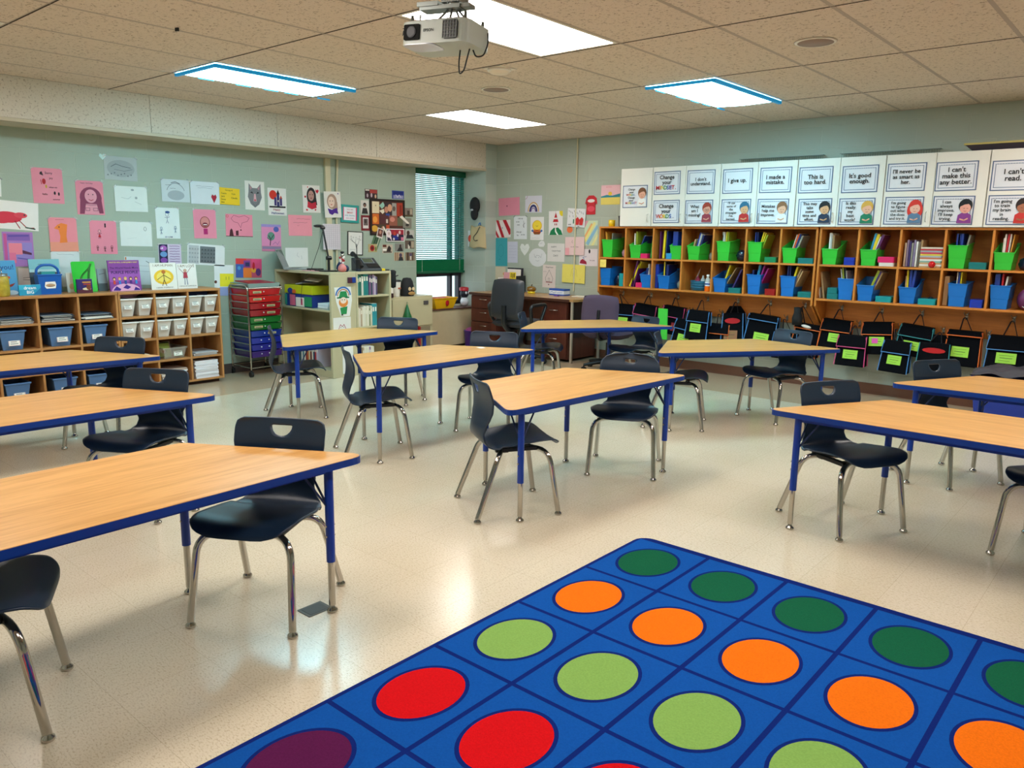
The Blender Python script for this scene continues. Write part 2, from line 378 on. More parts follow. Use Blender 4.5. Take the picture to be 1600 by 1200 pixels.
# light fixtures
EMW=mat('lit_diffuser_white','#ffffff',.5,emit=('#fff7f0',LS)); EMC=mat('lit_cloth_cover','#e8ffff',.6,emit=('#a4ecff',LS*1.35))
CY=mat('cyan_cloth_glow','#0c86b4',.5,var=.2,scale=30,emit=('#0a80b8',.5)); WM=mat('white_enamel','#efe9df',.4)  # cover edges emit a cyan glow standing for lamplight through the cloth
wherew={(-4,1):'over the window end of the room',(-4,3):'above the bookshelf side of the room',(-4,5):'at the far left edge of the ceiling',(0,1):'beside the back wall cubbies',(0,3):'behind the projector',(0,5):'above the front left tables',(4,1):'over the right end of the cubbies',(4,3):'on the right of the projector',(4,5):'above the camera side of the carpet'}
for c,rw in LIGHTS:
    x0=GX+c*.61+.012; x1=x0+.586; y1=GY-(rw-1)*1.22-.010; y0=y1-1.200
    cov=(c,rw) in((-4,3),(0,1))
    t=thing('ceiling_light',('cloth-covered' if cov else 'bare white')+' fluorescent ceiling panel '+wherew[(c,rw)],'ceiling light',((x0+x1)/2,(y0+y1)/2,HZ),0,'fluorescent ceiling panels')
    W=(x1-x0)/2; D=(y1-y0)/2
    m=MB(); 
    for a,b_,cc,d in((-W,-D,-W+.02,D),(W-.02,-D,W,D),(-W+.02,-D,W-.02,-D+.02),(-W+.02,D-.02,W-.02,D)): m.box(a,b_,-.001,cc,d,.012,WM)
    m.build('frame',t)
    m=MB(); m.box(-W+.02,-D+.02,.004,W-.02,D-.02,.010,EMW); m.build('diffuser',t)
    if cov:
        def f(u,v): 
            s_=(1-(2*u-1)**2)*(1-(2*v-1)**6)*.030+.003*math.sin(9*v)*(1-(2*u-1)**2)
            return (-W+.012+u*(2*W-.024),-D+.012+v*(2*D-.024),-.003-s_)
        m=MB(); m.grid(f,10,24,EMC); m.build('cloth_cover',t,recalc=False)
        m=MB()
        rnd=random.Random(c*7+rw)
        m.box(W-.030,-D+.01,-.028,W-.004,D-.01,-.0045,CY)
        m.box(-W+.01,-D+.006,-.024,W-.02,-D+.028,-.0045,CY)
        for q in range(5):
            yy=-D+.15+q*.25+rnd.random()*.1; m.box(-W+.004,yy,-.012,-W+.018,yy+.12,-.0045,CY)
        m.build('magnetic_edge',t)
# round ceiling speakers, smoke detector
SPM=mat('speaker_grille','#a08a80',.6,bump=.3,bscale=400)
for (x,y,wh) in((5.03,-2.85,'right of the covered light near the cubbies'),(2.554,-2.85,'beyond the projector near the middle lights')):
    t=thing('ceiling_speaker','round flush ceiling speaker '+wh,'ceiling speaker',(x,y,HZ),0,'round ceiling speakers')
    m=MB(); m.lathe([(.112,.0),(.118,-.004),(.108,-.009),(.100,-.008)],WM,28); m.build('rim',t)
    m=MB(); m.lathe([(.0001,-.0095),(.100,-.0085),(.100,-.004)],SPM,28); m.build('grille',t)
t=thing('smoke_detector','white domed smoke detector on a square plate between projector and round speaker','smoke detector',(3.08,-3.40,HZ))
m=MB(); m.box(-.085,-.085,-.006,.085,.085,0,WM); m.lathe([(.03,-.004),(.08,-.006),(.083,-.016),(.075,-.022)],WM,26); m.build('base',t)
m=MB(); m.lathe([(.070,-.022),(.060,-.034),(.035,-.040),(.0001,-.041)],mat('detector_white','#efe3cf',.4),26); m.build('dome',t)
tag(MB().box(-.012,-.004,-.02,.012,.004,0,mat('black_clip','#1c1a1a',.5)).build('ceiling_clip',loc=(2.35,-5.30,HZ+.001),rot=(0,0,.3)),'small black clip hanging from a ceiling tile left of the covered light','clip')
# wall conduits
CM=mat('cream_conduit','#cfc6a4',.45)
m=MB(); m.box(0,-.034,0,.034,.034,SZ-.62,CM); o=m.build('wall_conduit',loc=(XA,-2.345,.62),bevel=.003); tag(o,'wide cream wall conduit running down the left wall behind the calendar','conduit','cream surface conduits')
m=MB(); m.tube([(.014,.045,SZ-.005),(.014,.02,1.85),(.014,0,1.1),(.014,0,.62)],.013,CM,10); o=m.build('wall_conduit',loc=(XA,-2.25,0)); tag(o,'thin slanting cream pipe beside the wide conduit on the left wall','conduit','cream surface conduits')
m=MB(); m.tube([(0,-.012,HZ-.001),(0,-.012,.76)],.010,CM,10); o=m.build('wall_conduit',loc=(1.268,0,0)); tag(o,'thin cream pipe running down the back wall to the desk','conduit','cream surface conduits')
# ---------------------------------------------------------------- window
DK=mat('dark_window_metal','#2a2230',.4); GR=mat('green_blind','#3aa79c',.35,var=.05)
_n=GR.node_tree.nodes; _l=GR.node_tree.links; _t=_n.new('ShaderNodeBsdfTranslucent'); _t.inputs[0].default_value=lin('#8fe0dc'); _m=_n.new('ShaderNodeMixShader'); _m.inputs[0].default_value=.45
_l.new(_n['Principled BSDF'].outputs[0],_m.inputs[1]); _l.new(_t.outputs[0],_m.inputs[2]); _l.new(_m.outputs[0],_n['Material Output'].inputs[0])
GRS=mat('green_blind_stack','#0b8050',.4,var=.05); GRD=mat('green_rail','#0a5a3c',.35)
t=thing('window_1','','');
for k in('label','category'): del t[k]
struct(t); t.location=(XA,(WY0+WY1)/2,WZ0); t.rotation_euler=(0,0,PI/2)
W=(WY1-WY0)/2; Hh=WZ1-WZ0
m=MB()
for a in(-W,W-.05): m.box(a,.08,0,a+.05,.14,Hh,DK)
for z0,z1 in((0,.04),(.36,.43),(Hh-.05,Hh)): m.box(-W+.05,.08,z0,W-.05,.14,z1,DK)
m.box(W-.20,.08,.04,W-.16,.14,Hh-.05,DK)
struct(m.build('window_frame',t))
gm,N,L,b=nodemat('window_glass'); N.remove(b)
tr=N.new('ShaderNodeBsdfTransparent'); gl=N.new('ShaderNodeBsdfGlossy'); gl.inputs['Roughness'].default_value=.02; fr=N.new('ShaderNodeFresnel'); mxs=N.new('ShaderNodeMixShader')
mxs.inputs[0].default_value=.05; L.new(tr.outputs[0],mxs.inputs[1]); L.new(gl.outputs[0],mxs.inputs[2]); L.new(mxs.outputs[0],N['Material Output'].inputs[0])
m=MB(); m.add([(-W+.05,.11,.04),(W-.05,.11,.04),(W-.05,.11,Hh-.05),(-W+.05,.11,Hh-.05)],[(0,1,2,3)],gm); struct(m.build('window_glass',t))
m=MB(); m.box(-W,-.05,-.03,W,.14,0,mat('window_sill_paint','#b9b6a4',.5)); struct(m.build('window_sill',t))
t=thing('window_blind','green slatted blind lowered over the upper part of the window','blind',(XA+.0,(WY0+WY1)/2,0),PI/2)
m=MB(); m.box(-W+.005,-.01,2.12,W-.005,.045,2.185,GRD); m.build('head_rail',t)
m=MB(); a=math.radians(-32)
z=2.105
while z>1.085:
    m.box(-W+.01,-.012,-.0006,W-.01,.012,.0006,GR,mtx=Matrix.Translation((0,.018,z))@Matrix.Rotation(a,4,'X')); z-=.0225
z=1.08
while z>.955: m.box(-W+.01,-.012,-.0008,W-.01,.012,.0008,GRS,mtx=Matrix.Translation((0,.018,z))@Matrix.Rotation(math.radians(-60),4,'X')); z-=.0085
m.build('slats',t)
m=MB(); m.box(-W+.008,.002,.925,W-.008,.034,.95,GRD); m.build('bottom_rail',t)
for xx in(-W+.1,W-.1):
    m=MB(); m.tube([(xx,.004,2.12),(xx,.004,.95)],.0014,WM,6); m.build('cord',t)
# pale ground slab outside the window, lit by the world daylight
m=MB(); m.box(-40,-40,-.6,-.9,40,-.5,mat('outside_ground','#cfd6cf',.9)); struct(m.build('trim_3'))
# ================================================================ TABLES
OAK=wood('oak_laminate','#d9a662','#bd8744','X',.30,1.0,15,.40,contrast=.85)
BLUE=mat('blue_edge_band','#06378c',.32,var=.03); BLUEP=mat('blue_powder_coat','#07389a',.3,var=.03); NAVYP=mat('navy_brace','#0b2350',.35)
CHR=mat('chrome','#bdb8b2',.07,1.0,var=.02); NK=mat('bolt_nickel','#b9b4aa',.25,1.0)
TH=0.592; LU,LV,SU,SV=0.615,0.055,0.345,0.60
def trap(w0,w1,d,r,n=6):
    P=[Vector((-w0,0)),Vector((w0,0)),Vector((w1,d)),Vector((-w1,d))]; out=[]
    for i in range(4):
        a,b,c=P[i-1],P[i],P[(i+1)%4]; e1=(a-b).normalized(); e2=(c-b).normalized()
        ang=e1.angle(e2); tl=r/math.tan(ang/2); p0=b+e1*tl; p2=b+e2*tl
        for k in range(n+1):
            t=k/n; out.append(p0*(1-t)**2+b*2*t*(1-t)+p2*t*t)
    return out
def make_table():
    t=thing('trapezoid_table','','table',(0,0,0),0,'oak topped trapezoid tables')
    pts=trap(.762,.385,.66,.045)
    m=MB(); m.prism(pts,TH-.027,TH-.0015,BLUE); 
    ins=[p+ (Vector((0,.3))-p).normalized()*.0035 for p in pts]
    m.prism(ins,TH-.002,TH,OAK); m.build('tabletop',t)
    m=MB()
    for a,b,c,d in((-.60,.05,.60,.075),(-.34,.585,.34,.61)): m.box(a,b,TH-.05,c,d,TH-.028,BLUEP)
    m.build('underframe',t)
    for x,y in((-LU,LV),(LU,LV),(-SU,SV),(SU,SV)):
        m=MB(); m.cyl((x,y,.20),(x,y,TH-.028),.0165,.0165,BLUEP,18); l=m.build('leg',t)
        m=MB(); m.cyl((x,y,.028),(x,y,.205),.0128,.0128,CHR,16); m.build('leg_insert',l)
        m=MB(); m.lathe([(.017,.0),(.021,.004),(.019,.011),(.010,.018),(.010,.03)],CHR,16,(x,y,0)); m.build('glide',l)
        m=MB(); sx=-1 if x>0 else 1; sy=1 if y<.3 else -1
        m.tube([(x,y,.40),(x+sx*.11,y+sy*.01,TH-.03)],.0045,NAVYP,8); m.tube([(x,y,.40),(x+sx*.02,y+sy*.11,TH-.03)],.0045,NAVYP,8); m.build('brace',l)
        m=MB(); m.cyl((x-.021*sx,y,.30),(x+.019*sx,y,.30),.0045,.0045,NK,8); m.cyl((x-.021*sx,y,.34),(x+.019*sx,y,.34),.0045,.0045,NK,8); m.build('bolt',l)
    return t
T0=make_table()
TABLES=[(4.5783,-4.1568,1.4917,'oak trapezoid table in the middle of the room nearest the carpet corner'),
(3.2836,-3.9828,1.5151,'oak trapezoid table with a scrap of white paper on its top'),
(2.0331,-3.7265,1.5388,'oak trapezoid table standing in front of the beige bookcase'),
(2.8416,-1.7344,.9806,'oak trapezoid table in front of the mauve task chair and desk'),
(4.4845,-2.1372,.9424,'oak trapezoid table in front of the left run of hanging lunch bags'),
(6.1280,-3.9897,.0051,'oak trapezoid table at the right edge nearest the camera, beyond the carpet'),
(6.3505,-2.7605,.0551,'oak trapezoid table at the far right under the hanging bags, farthest on that side'),
(1.7533,-5.9986,1.5005,'oak trapezoid table closest to the wooden bookshelf on the left'),
(3.2089,-6.3947,1.542,'oak trapezoid table on the left, second from the camera'),
(4.6409,-6.5785,1.5968,'large oak trapezoid table nearest the camera at lower left')]
for i,(x,y,a,lb) in enumerate(TABLES):
    o=T0 if i==0 else dup(T0,(x,y,0),a,lb)
    o.location=(x,y,0); o.rotation_euler=(0,0,a); o['label']=lb
tag(MB().prism([(-.03,-.02),(.028,-.026),(.034,.016),(-.01,.026)],0,.0008,ink('#f4f1ee')).build('paper_scrap',loc=(2.98,-3.46,TH+.0002)),'small scrap of white paper lying on an oak table','paper')
# ================================================================ CHAIRS
SH=mat('navy_shell_plastic','#1a2d42',.36,var=.10,scale=5,bump=.15,bscale=900); SHD=mat('black_bracket','#15161a',.4)
PROF=[(.232,.352),(.222,.368),(.19,.383),(.13,.386),(.05,.377),(-.03,.366),(-.10,.361),(-.145,.370),(-.172,.400),(-.180,.440),(-.168,.490),(-.155,.540),(-.155,.600),(-.170,.655),(-.180,.692)]
def catmull(P,t):
    n=len(P)-1; f=t*n; i=min(int(f),n-1); f-=i
    p=[P[max(0,min(n,i+k))] for k in(-1,0,1,2)]
    return tuple(.5*((2*p[1][j])+(-p[0][j]+p[2][j])*f+(2*p[0][j]-5*p[1][j]+4*p[2][j]-p[3][j])*f*f+(-p[0][j]+3*p[1][j]-3*p[2][j]+p[3][j])*f**3) for j in range(len(P[0])))
def shell(oval=False):
    NU,NV=64,36
    hw=[(0,.06),(.015,.10),(.04,.135),(.08,.163),(.13,.184),(.2,.197),(.34,.193),(.44,.175),(.50,.158),(.56,.135),(.62,.125),(.68,.135),(.74,.158),(.80,.176),(.86,.184),(.93,.184),(.975,.176),(1,.150)]
    if oval: hw=hw[:-4]+[(.86,.186),(.91,.178),(.955,.150),(.985,.095),(1,.03)]
    def half(s):
        for (a,x),(b,y) in zip(hw[:-1],hw[1:]):
            if a<=s<=b: k=(s-a)/(b-a); k=k*k*(3-2*k) if (.2<=a<=.85) else k; return x+(y-x)*k
        return hw[-1][1]
    def pt(s,c):
        v,z=catmull(PROF,s); h=half(s); x=c*h
        cup=c*c
        if s<.42: z+=.012*cup*min(1,s/.15) if s>.03 else 0
        elif s>.5: v+=.022*cup*min(1,(s-.5)/.15)
        return Vector((x,v,z))
    vs=[];S=[]
    for i in range(NU+1):
        s=i/NU
        for j in range(NV+1): c=2*j/NV-1; vs.append(pt(s,c)); S.append((s,c))
    # hand hole: rounded triangle (flat top, curved bottom) in x / z
    zt,zb,wt=(.664,.623,.043)
    if oval: zt,zb,wt=.655,.632,.034
    def inside(x,z):
        if z>zt or z<zb: return False
        k=(z-zb)/(zt-zb); return abs(x)<wt*math.sqrt(max(0,1-(1-k)**2)) if oval is False else abs(x)<wt*math.sqrt(max(0,1-(2*k-1)**4))
    fs=[]; keep=set()
    for i in range(NU):
        for j in range(NV):
            f=(i*(NV+1)+j,(i+1)*(NV+1)+j,(i+1)*(NV+1)+j+1,i*(NV+1)+j+1)
            c=sum((vs[k] for k in f),Vector())/4
            if i>NU*.8 and inside(c.x,c.z): keep.update(f); continue
            fs.append(f)
    used=set(k for f in fs for k in f)
    zc=(zt*.62+zb*.38)
    for k in keep&used:
        v=vs[k]; d=Vector((v.x,v.z-zc)); 
        if d.length<1e-5: continue
        d.normalize(); lo,hi=0,.08
        for _ in range(24):
            q=(lo+hi)/2
            if inside(d.x*q,zc+d.y*q): lo=q
            else: hi=q
        v.x=d.x*lo; v.z=zc+d.y*lo
    m=MB(); m.add(vs,fs,SH,True); return m
def make_chair(name,oval=False):
    t=thing(name,'','chair',(0,0,0),0,'navy shell school chairs')
    o=shell(oval).build('seat_shell',t,solid=.007)
    m=MB()
    for sx in(-1,1):
        m.box(sx*.115-.012,-.10,.330,sx*.115+.012,.12,.352,SHD)
    m.box(-.12,.07,.330,.12,.10,.345,SHD); m.box(-.12,-.06,.325,.12,-.03,.345,SHD)
    m.build('seat_bracket',t,bevel=.004)
    for sx in(-1,1):
        m=MB(); m.tube([(sx*.04,.085,.335),(sx*.176,.165,.335),(sx*.194,.213,.022)],.0135,CHR,14,round_=.075); l=m.build('leg',t)
        m=MB(); m.lathe([(.016,0),(.019,.004),(.0175,.012),(.011,.018),(.011,.026)],CHR,14,(sx*.1945,.2145,0)); m.build('glide',l)
        m=MB(); m.tube([(sx*.04,-.035,.332),(sx*.172,-.095,.340),(sx*.201,-.214,.022)],.0135,CHR,14,round_=.085); l=m.build('leg',t)
        m=MB(); m.lathe([(.016,0),(.019,.004),(.0175,.012),(.011,.018),(.011,.026)],CHR,14,(sx*.202,-.2155,0)); m.build('glide',l)
    return t
C0=make_chair('school_chair'); C1=make_chair('school_chair',True)
def chair(cx,cy,fx,fy,label,oval=False):
    a=math.atan2(-fx,fy); p=C1 if oval else C0
    if p.get('placed') is None: o=p; p['placed']=1
    else: o=dup(p)
    if 'placed' in o: 
        if o is not p: del o['placed']
    o.location=(cx,cy,0); o.rotation_euler=(0,0,a); o['label']=label
    return o
chair(4.349,-6.095,.224,-.366,'navy school chair pushed under the nearest left table, its handle hole showing pale floor')
chair(4.345,-7.060,.174,.345,'navy school chair cut off at the lower left corner of the frame')
chair(2.985,-4.477,.50,.865,'navy school chair seen side-on at the left end of the table with the paper scrap')
chair(1.682,-4.185,.50,.865,'navy school chair seen side-on at the left end of the table by the beige bookcase')
chair(4.278,-4.641,.516,.857,'navy school chair seen side-on at the left end of the table nearest the carpet corner')
chair(4.348,-3.627,.17,-.333,'oval-backed navy school chair beside the middle table',True)
chair(3.03,-3.42,.19,-.34,'navy school chair on the far side of the table with the paper scrap')
chair(1.78,-3.28,.19,-.34,'navy school chair standing in front of the low bookshelf opening')
chair(2.93,-5.91,.22,-.35,'navy school chair tucked behind the second table from the left, hole showing shelf wood')
chair(1.53,-5.50,.22,-.35,'navy school chair tucked behind the table nearest the wooden bookshelf')
chair(2.268,-1.92,.34,.20,'navy school chair at the left end of the table in front of the desk')
chair(2.858,-1.153,-.06,-.38,'navy school chair at the right end of the table in front of the desk').scale=(.94,.94,.94)
chair(3.99,-2.37,.352,.166,'navy school chair at the left end of the table by the hanging bags')
chair(4.46,-1.60,-.12,-.38,'navy school chair against the hanging bags with the empty floor before it')
chair(5.66,-3.66,.349,-.20,'navy school chair pushed under the nearest table on the right')
chair(5.872,-2.44,.352,-.21,'navy school chair pushed under the far right table')
chair(6.55,-3.45,-.2,-.98,'navy school chair cut off by the right edge of the frame')
for p in(C0,C1):
    if 'placed' in p: del p['placed']
# ================================================================ RUG
def rug():
    x0,y0=5.038,-4.534; NX,NY=8,7; px,py=.351,.443; W=NX*px+.03; D=NY*py+.05
    NB=mat('rug_navy','#07206a',.95,spec=.1,bump=.6,bscale=700,var=.15,scale=200); BB=mat('rug_blue','#0b4fa0',.95,spec=.1,bump=.8,bscale=700,var=.22,scale=160)
    t=thing('carpet','bright blue carpet with a grid of coloured dots on the classroom floor','carpet',(x0,y0,0))
    m=MB(); m.prism([(p[0]+W/2,p[1]-D/2) for p in rrect(W,D,.07)],0.0013,.010,NB); m.build('border',t,bevel=.002)
    cols={0:'#0f5a3c',1:'#f0700a',2:'#82aa55',3:'#cc0a12',4:'#561646',5:'#0f5a3c',6:'#f0700a'}
    m=MB(); e=.020
    for i in range(NX):
        for j in range(NY):
            cx=.184+i*px; cy=-.250-j*py
            hx=px/2-.0085; hy=py/2-.0085
            m.add([(cx-hx,cy-hy,.0104),(cx+hx,cy-hy,.0104),(cx+hx,cy+hy,.0104),(cx-hx,cy+hy,.0104)],[(0,1,2,3)],BB)
    m.build('field',t,recalc=False)
    for i in range(NX):
        for j in range(NY):
            cx=.184+i*px; cy=-.250-j*py
            if cx+x0>8.0: continue
            m=MB(); n=44; ra,rb=.118,.150
            for r_,z,mm in((1.10,.0108,NB),(1.0,.0112,mat('rug_dot_%d'%(j%5),cols[j],.95,spec=.1,bump=.8,bscale=700,var=.22,scale=160))):
                m.add([(cx+ra*r_*math.cos(2*PI*k/n),cy+rb*r_*math.sin(2*PI*k/n),z) for k in range(n)],[tuple(range(n))],mm)
            m.build('dot',t,recalc=False)
rug()
t=thing('floor_outlet','small grey metal floor outlet plate beside the nearest chair','floor plate',(4.509,-6.001,.0002),0)
m=MB(); m.prism(rrect(.080,.105,.004),0,.002,mat('plate_metal','#4f4a44',.5,.3)); m.build('plate',t)
m=MB(); m.prism(rrect(.060,.080,.003),.002,.0028,mat('plate_lid','#3f3b37',.5,.3)); m.build('lid',t)
# ================================================================ LEFT WOODEN BOOKSHELF
SW=wood('shelf_wood','#c28a52','#a5703e','Z',.45,1.2,12,.4,contrast=1.1); SWH=wood('shelf_wood_flat','#bd8650','#a06c3b','Y',.45,1.2,12,.4,contrast=1.1)
SWB=wood('shelf_back_wood','#b07c48','#94633a','Z',.55,1.0,8,.3)
def shelf_unit(y0,y1,n,label):
    D0,D1=-.335,0.0; ymid=y0
    t=thing('cubby_bookshelf',label,'bookshelf',(0,y0,0),0,'low wooden cubby bookshelves')
    W=y1-y0; th=.018
    m=MB(); m.box(D0,-.0,.862,D1+.006,W,.884,SWH); m.build('top_panel',t,bevel=.002)
    for yy in(0,W-th): m=MB(); m.box(D0,yy,0.02 if 0 else 0.035,D1,yy+th,.862,SW); m.build('side_panel',t,bevel=.0015)
    m=MB(); m.box(D0+.0,th,.035,D0+.008,W-th,.862,SWB); m.build('back_panel',t)
    m=MB(); m.box(D0+.05,.03,0.0015,D1-.05,W-.03,.035,mat('shelf_plinth','#3b2417',.7)); m.build('plinth',t)
    p=(W-th)/n
    for k in range(1,n): m=MB(); m.box(D0+.008,k*p,.053,D1-.002,k*p+th,.862,SW); m.build('divider',t,bevel=.0015)
    for z in(.035,.249,.449,.649): m=MB(); m.box(D0+.008,th,z,D1-.003,W-th,z+.018,SWH); m.build('shelf_board',t,bevel=.0015)
    return t
shelf_unit(-5.995,-4.768,4,'low wooden cubby bookshelf on the left holding blue bins and dark folders')
shelf_unit(-4.764,-3.838,3,'low wooden cubby bookshelf holding rows of white bins, beside the drawer cart')
# blue bins
BB_=mat('slate_blue_bin','#5277a6',.4); LBL=mat('label_white','#f2efe6',.6)
def bin_mesh(w0,w1,d,h,wall=.003,rim=.006,m_=None,hb=None):
    """open tapered bin, opening up; front faces -y; width w1 at top, w0 at bottom"""
    hb=hb or h; m=MB(); s=w0/w1
    def ring(w,dd,zf,zb): return [(-w/2,-dd/2,zf),(w/2,-dd/2,zf),(w/2,dd/2,zb),(-w/2,dd/2,zb)]
    O0=ring(w0,d*s,0,0); O1=ring(w1,d,h,hb); I1=ring(w1-2*wall,d-2*wall,h,hb); I0=ring(w0-2*wall,d*s-2*wall,wall,wall)
    R0=ring(w1+2*rim,d+2*rim,h-.012,hb-.012); R1=ring(w1+2*rim,d+2*rim,h,hb)
    mid=ring(w1,d,h-.012,hb-.012)
    V=O0+mid+R0+R1+I1+I0
    F=[(3,2,1,0)]
    for a in range(5):
        for k in range(4): F.append((a*4+k,a*4+(k+1)%4,(a+1)*4+(k+1)%4,(a+1)*4+k))
    F.append((20,21,22,23))
    m.add(V,F,m_); return m
def label_card(par,w,h,x,y,z,lines,edge=None,tilt=0,rz=0,ic='#30343a'):
    m=MB(); m.box(-w/2,-.0008,-h/2,w/2,0,h/2,LBL)
    it=[]
    if edge: it+=[('L',edge,[(.04,.06),(.96,.06),(.96,.94),(.04,.94),(.04,.06)],.025)]
    n=len(lines)
    for k,(a,b) in enumerate(lines):
        v=1-(k+1)/(n+1); it.append(('L',ic,[(a,v),(b,v+.01)],.05))
    art(m,w,h,it,.0008); return m.build('label_card',par,loc=(x,y,z),rot=(tilt,0,rz),recalc=False)
rows=[('second row down',.467),('bottom row',.053)]
colw=['leftmost visible column','second visible column','third visible column']
B0=None
ycent=[-5.995+.018+.302*(k+.5) for k in range(4)]
lab=[('#c0405a',),(None,),(None,),(None,)]
def make_storage(name,label,group,w0,w1,d,h,mm,card,lines,edge):
    t=thing(name,label,'bin',(0,0,0),0,group)
    bin_mesh(w0,w1,d,h,m_=mm).build('bin_body',t,bevel=.002)
    s=math.atan2((d-d*w0/w1)/2,h)
    label_card(t,card[0],card[1],card[2],-d/2*(w0/w1+(1-w0/w1)*card[3]/h)-.0065,card[3],lines,edge,tilt=-s)
    return t
p0=make_storage('storage_bin','','slate blue bins on the left bookshelf',.135,.175,.25,.155,BB_,(.080,.045,.01,.058),[(.2,.7),(.15,.8)],'#d0788a')
first=True
for (rw,z) in rows:
    for k in range(1,4):
        lb='slate blue bin, %s, %s of the wooden bookshelf'%(colw[k-1],rw)
        o=p0 if first else dup(p0); first=False
        o.location=(-.135,ycent[k]+(-.045 if k==1 else (.0 if k==2 else -.03)),z+.0005); o.rotation_euler=(0,0,PI/2-.02*k); o['label']=lb
# folder stacks in the top row: every folder its own thing
FC=['#2b3038','#22282f','#3a4656','#e8e4dc','#30343c','#8a8f96','#1f2228','#54606c']
rnd=random.Random(3)
for k in range(0,4):
    z=.668; n=9
    for q in range(n):
        th=.0035+.003*rnd.random(); c=rnd.choice(FC) if q>2 else rnd.choice(['#ece8e0','#30343c','#8a8f96'])
        if q==n-1: c='#4a5a6c'
        W=.225+.02*rnd.random(); D=.26
        m=MB(); m.box(-W/2,-D/2,0,W/2,D/2,th,ink(c))
        if rnd.random()<.5: m.box(-W/2+.004,-D/2-.003,th*.3,W/2-.02,-D/2+.01,th*.75,ink('#efeae0'))
        o=m.build('folder',loc=(-.15+.01*rnd.uniform(-1,1),ycent[k]-.01+.01*rnd.uniform(-1,1),z+.0003),rot=(0,0,PI/2+.05*rnd.uniform(-1,1)))
        z+=th+.0008
        nm={'#4a5a6c':'slate','#e8e4dc':'white','#ece8e0':'white','#8a8f96':'grey','#3a4656':'navy','#54606c':'grey blue'}.get(c,'black')
        cw=['edge','first full','second full','third full'][k]
        od=['bottom','second from the bottom','third from the bottom','fourth from the bottom','middle','fourth from the top','third from the top','second from the top','topmost'][q]
        tag(o,'%s folder, %s in the %s stack of the bookshelf top row'%(nm,od,cw),'folder','folders stacked in the top row of the left bookshelf')
# white bins
WB_=mat('white_bin_plastic','#dcd6ce',.4,var=.03)
p1=make_storage('book_bin','','white bins on the wooden bookshelf',.090,.125,.26,.155,WB_,(.070,.045,.0,.085),[(.15,.75),(.15,.6),(.2,.8)],'#a04a52')
m=MB(); m.box(-.073,-.140,.145,.073,-.134,.156,mat('white_rim','#f4f1ec',.35)); m.build('rim_edge',p1)
KIDS.clear()
first=True; ord3=['left','middle','right']
for rw,z in(('top row',.668),('second row',.468)):
    for c in range(3):
        for s_ in range(2):
            o=p1 if first else dup(p1); first=False
            yc=-4.764+.018+.3025*(c+.5)+(-.069 if s_==0 else .069)-.006
            o.location=(-.150,yc,z); o.rotation_euler=(0,0,PI/2+(.05 if s_ else -.03))
            o['label']='white labelled bin, %s of a pair in the %s column, %s of the bookshelf'%(['left','right'][s_],ord3[c],rw)
# stuff in bins behind (blue bag), clear bin with green book, paper stacks
o=MB().box(-.11,-.05,0,.10,.07,.04,mat('blue_pouch','#1c2f6b',.5)).build('pouch',loc=(-.16,-4.0,.815),rot=(0,0,PI/2),bevel=.012); tag(o,'dark blue pouch lying on the white bins at the right end of the top row','pouch')
CLR=mat('clear_plastic','#b9b0a4',.15,alpha=.45)
t=thing('clear_bin','clear plastic bin with a white label in the third row of the bookshelf','bin',(-.14,-4.30,.268),PI/2+.03)
bin_mesh(.18,.215,.26,.10,m_=CLR).build('bin_body',t); label_card(t,.08,.045,.03,-.122,.045,[(.2,.8),(.2,.6)],'#3aa07a',tilt=-.1)
for k,(c,nm,a,dx) in enumerate((('#a9c45a','light green','leaning out of the clear bin',-.02),('#5d6a4f','olive','standing behind the green one in the clear bin',.0),('#c9b9a0','cream','flat inside the clear bin',.03))):
    m=MB(); m.box(-.07,-.002,0,.07,.002,.13,ink(c)); 
    if k==0: art(m,.14,.13,[('E','#e7d9a8',(.5,.45,.22,.18)),('E','#d46a3a',(.55,.4,.08,.09))],.002,mtx=Matrix.Translation((0,0,.065)))
    o=m.build('picture_book',loc=(-.115-.04*k,-4.33+dx,.275),rot=(-.45+.1*k,0,PI/2+.1*k)); tag(o,nm+' picture book '+a,'book','books in the clear bin')
def paper_stack(x,y,z,w,d,h,n,labelf,cat,group,cols,rz=PI/2,seed=1,name='paper_stack'):
    r=random.Random(seed); zz=z
    for q in range(n):
        th=h/n; m=MB(); c=cols[q%len(cols)]
        m.box(-w/2,-d/2,0,w/2,d/2,th*.92,ink(c))
        o=m.build(name,loc=(x+r.uniform(-.004,.004),y+r.uniform(-.005,.005),zz),rot=(0,0,rz+r.uniform(-.03,.03))); zz+=th
        tag(o,labelf(q),cat,group)
od=['bottom','second','third','fourth','fifth','sixth','seventh','eighth','ninth','top']
paper_stack(-.15,-4.0,.0535,.225,.27,.165,10,lambda q:'white worksheet bundle, %s layer of the tall stack at the bookshelf bottom'%od[q],'paper','worksheet bundles in the bottom right cubby',['#e9e6ea','#dcd8da','#efecee'])
paper_stack(-.15,-4.0,.2675,.225,.27,.03,3,lambda q:'grey worksheet bundle, %s layer of the flat stack above the tall white stack'%['bottom','middle','top'][q],'paper','grey worksheets in the bookshelf',['#a8a6a6','#c9c6c4','#b5b3b4'],seed=4)
paper_stack(-.15,-4.31,.0535,.235,.27,.12,8,lambda q:'worksheet bundle, %s layer of the mixed stack at the bookshelf bottom'%od[q],'paper','mixed worksheet bundles',['#d8d0c8','#c8b8a8','#e6e0dc','#b9a090'],seed=5)
paper_stack(-.15,-4.61,.2675,.18,.25,.06,5,lambda q:'cream booklet, %s of the pile behind the chair in the left column by the cart'%od[q],'booklet','cream booklets behind the chair',['#e6dfcf','#d6ccb8'],seed=6)
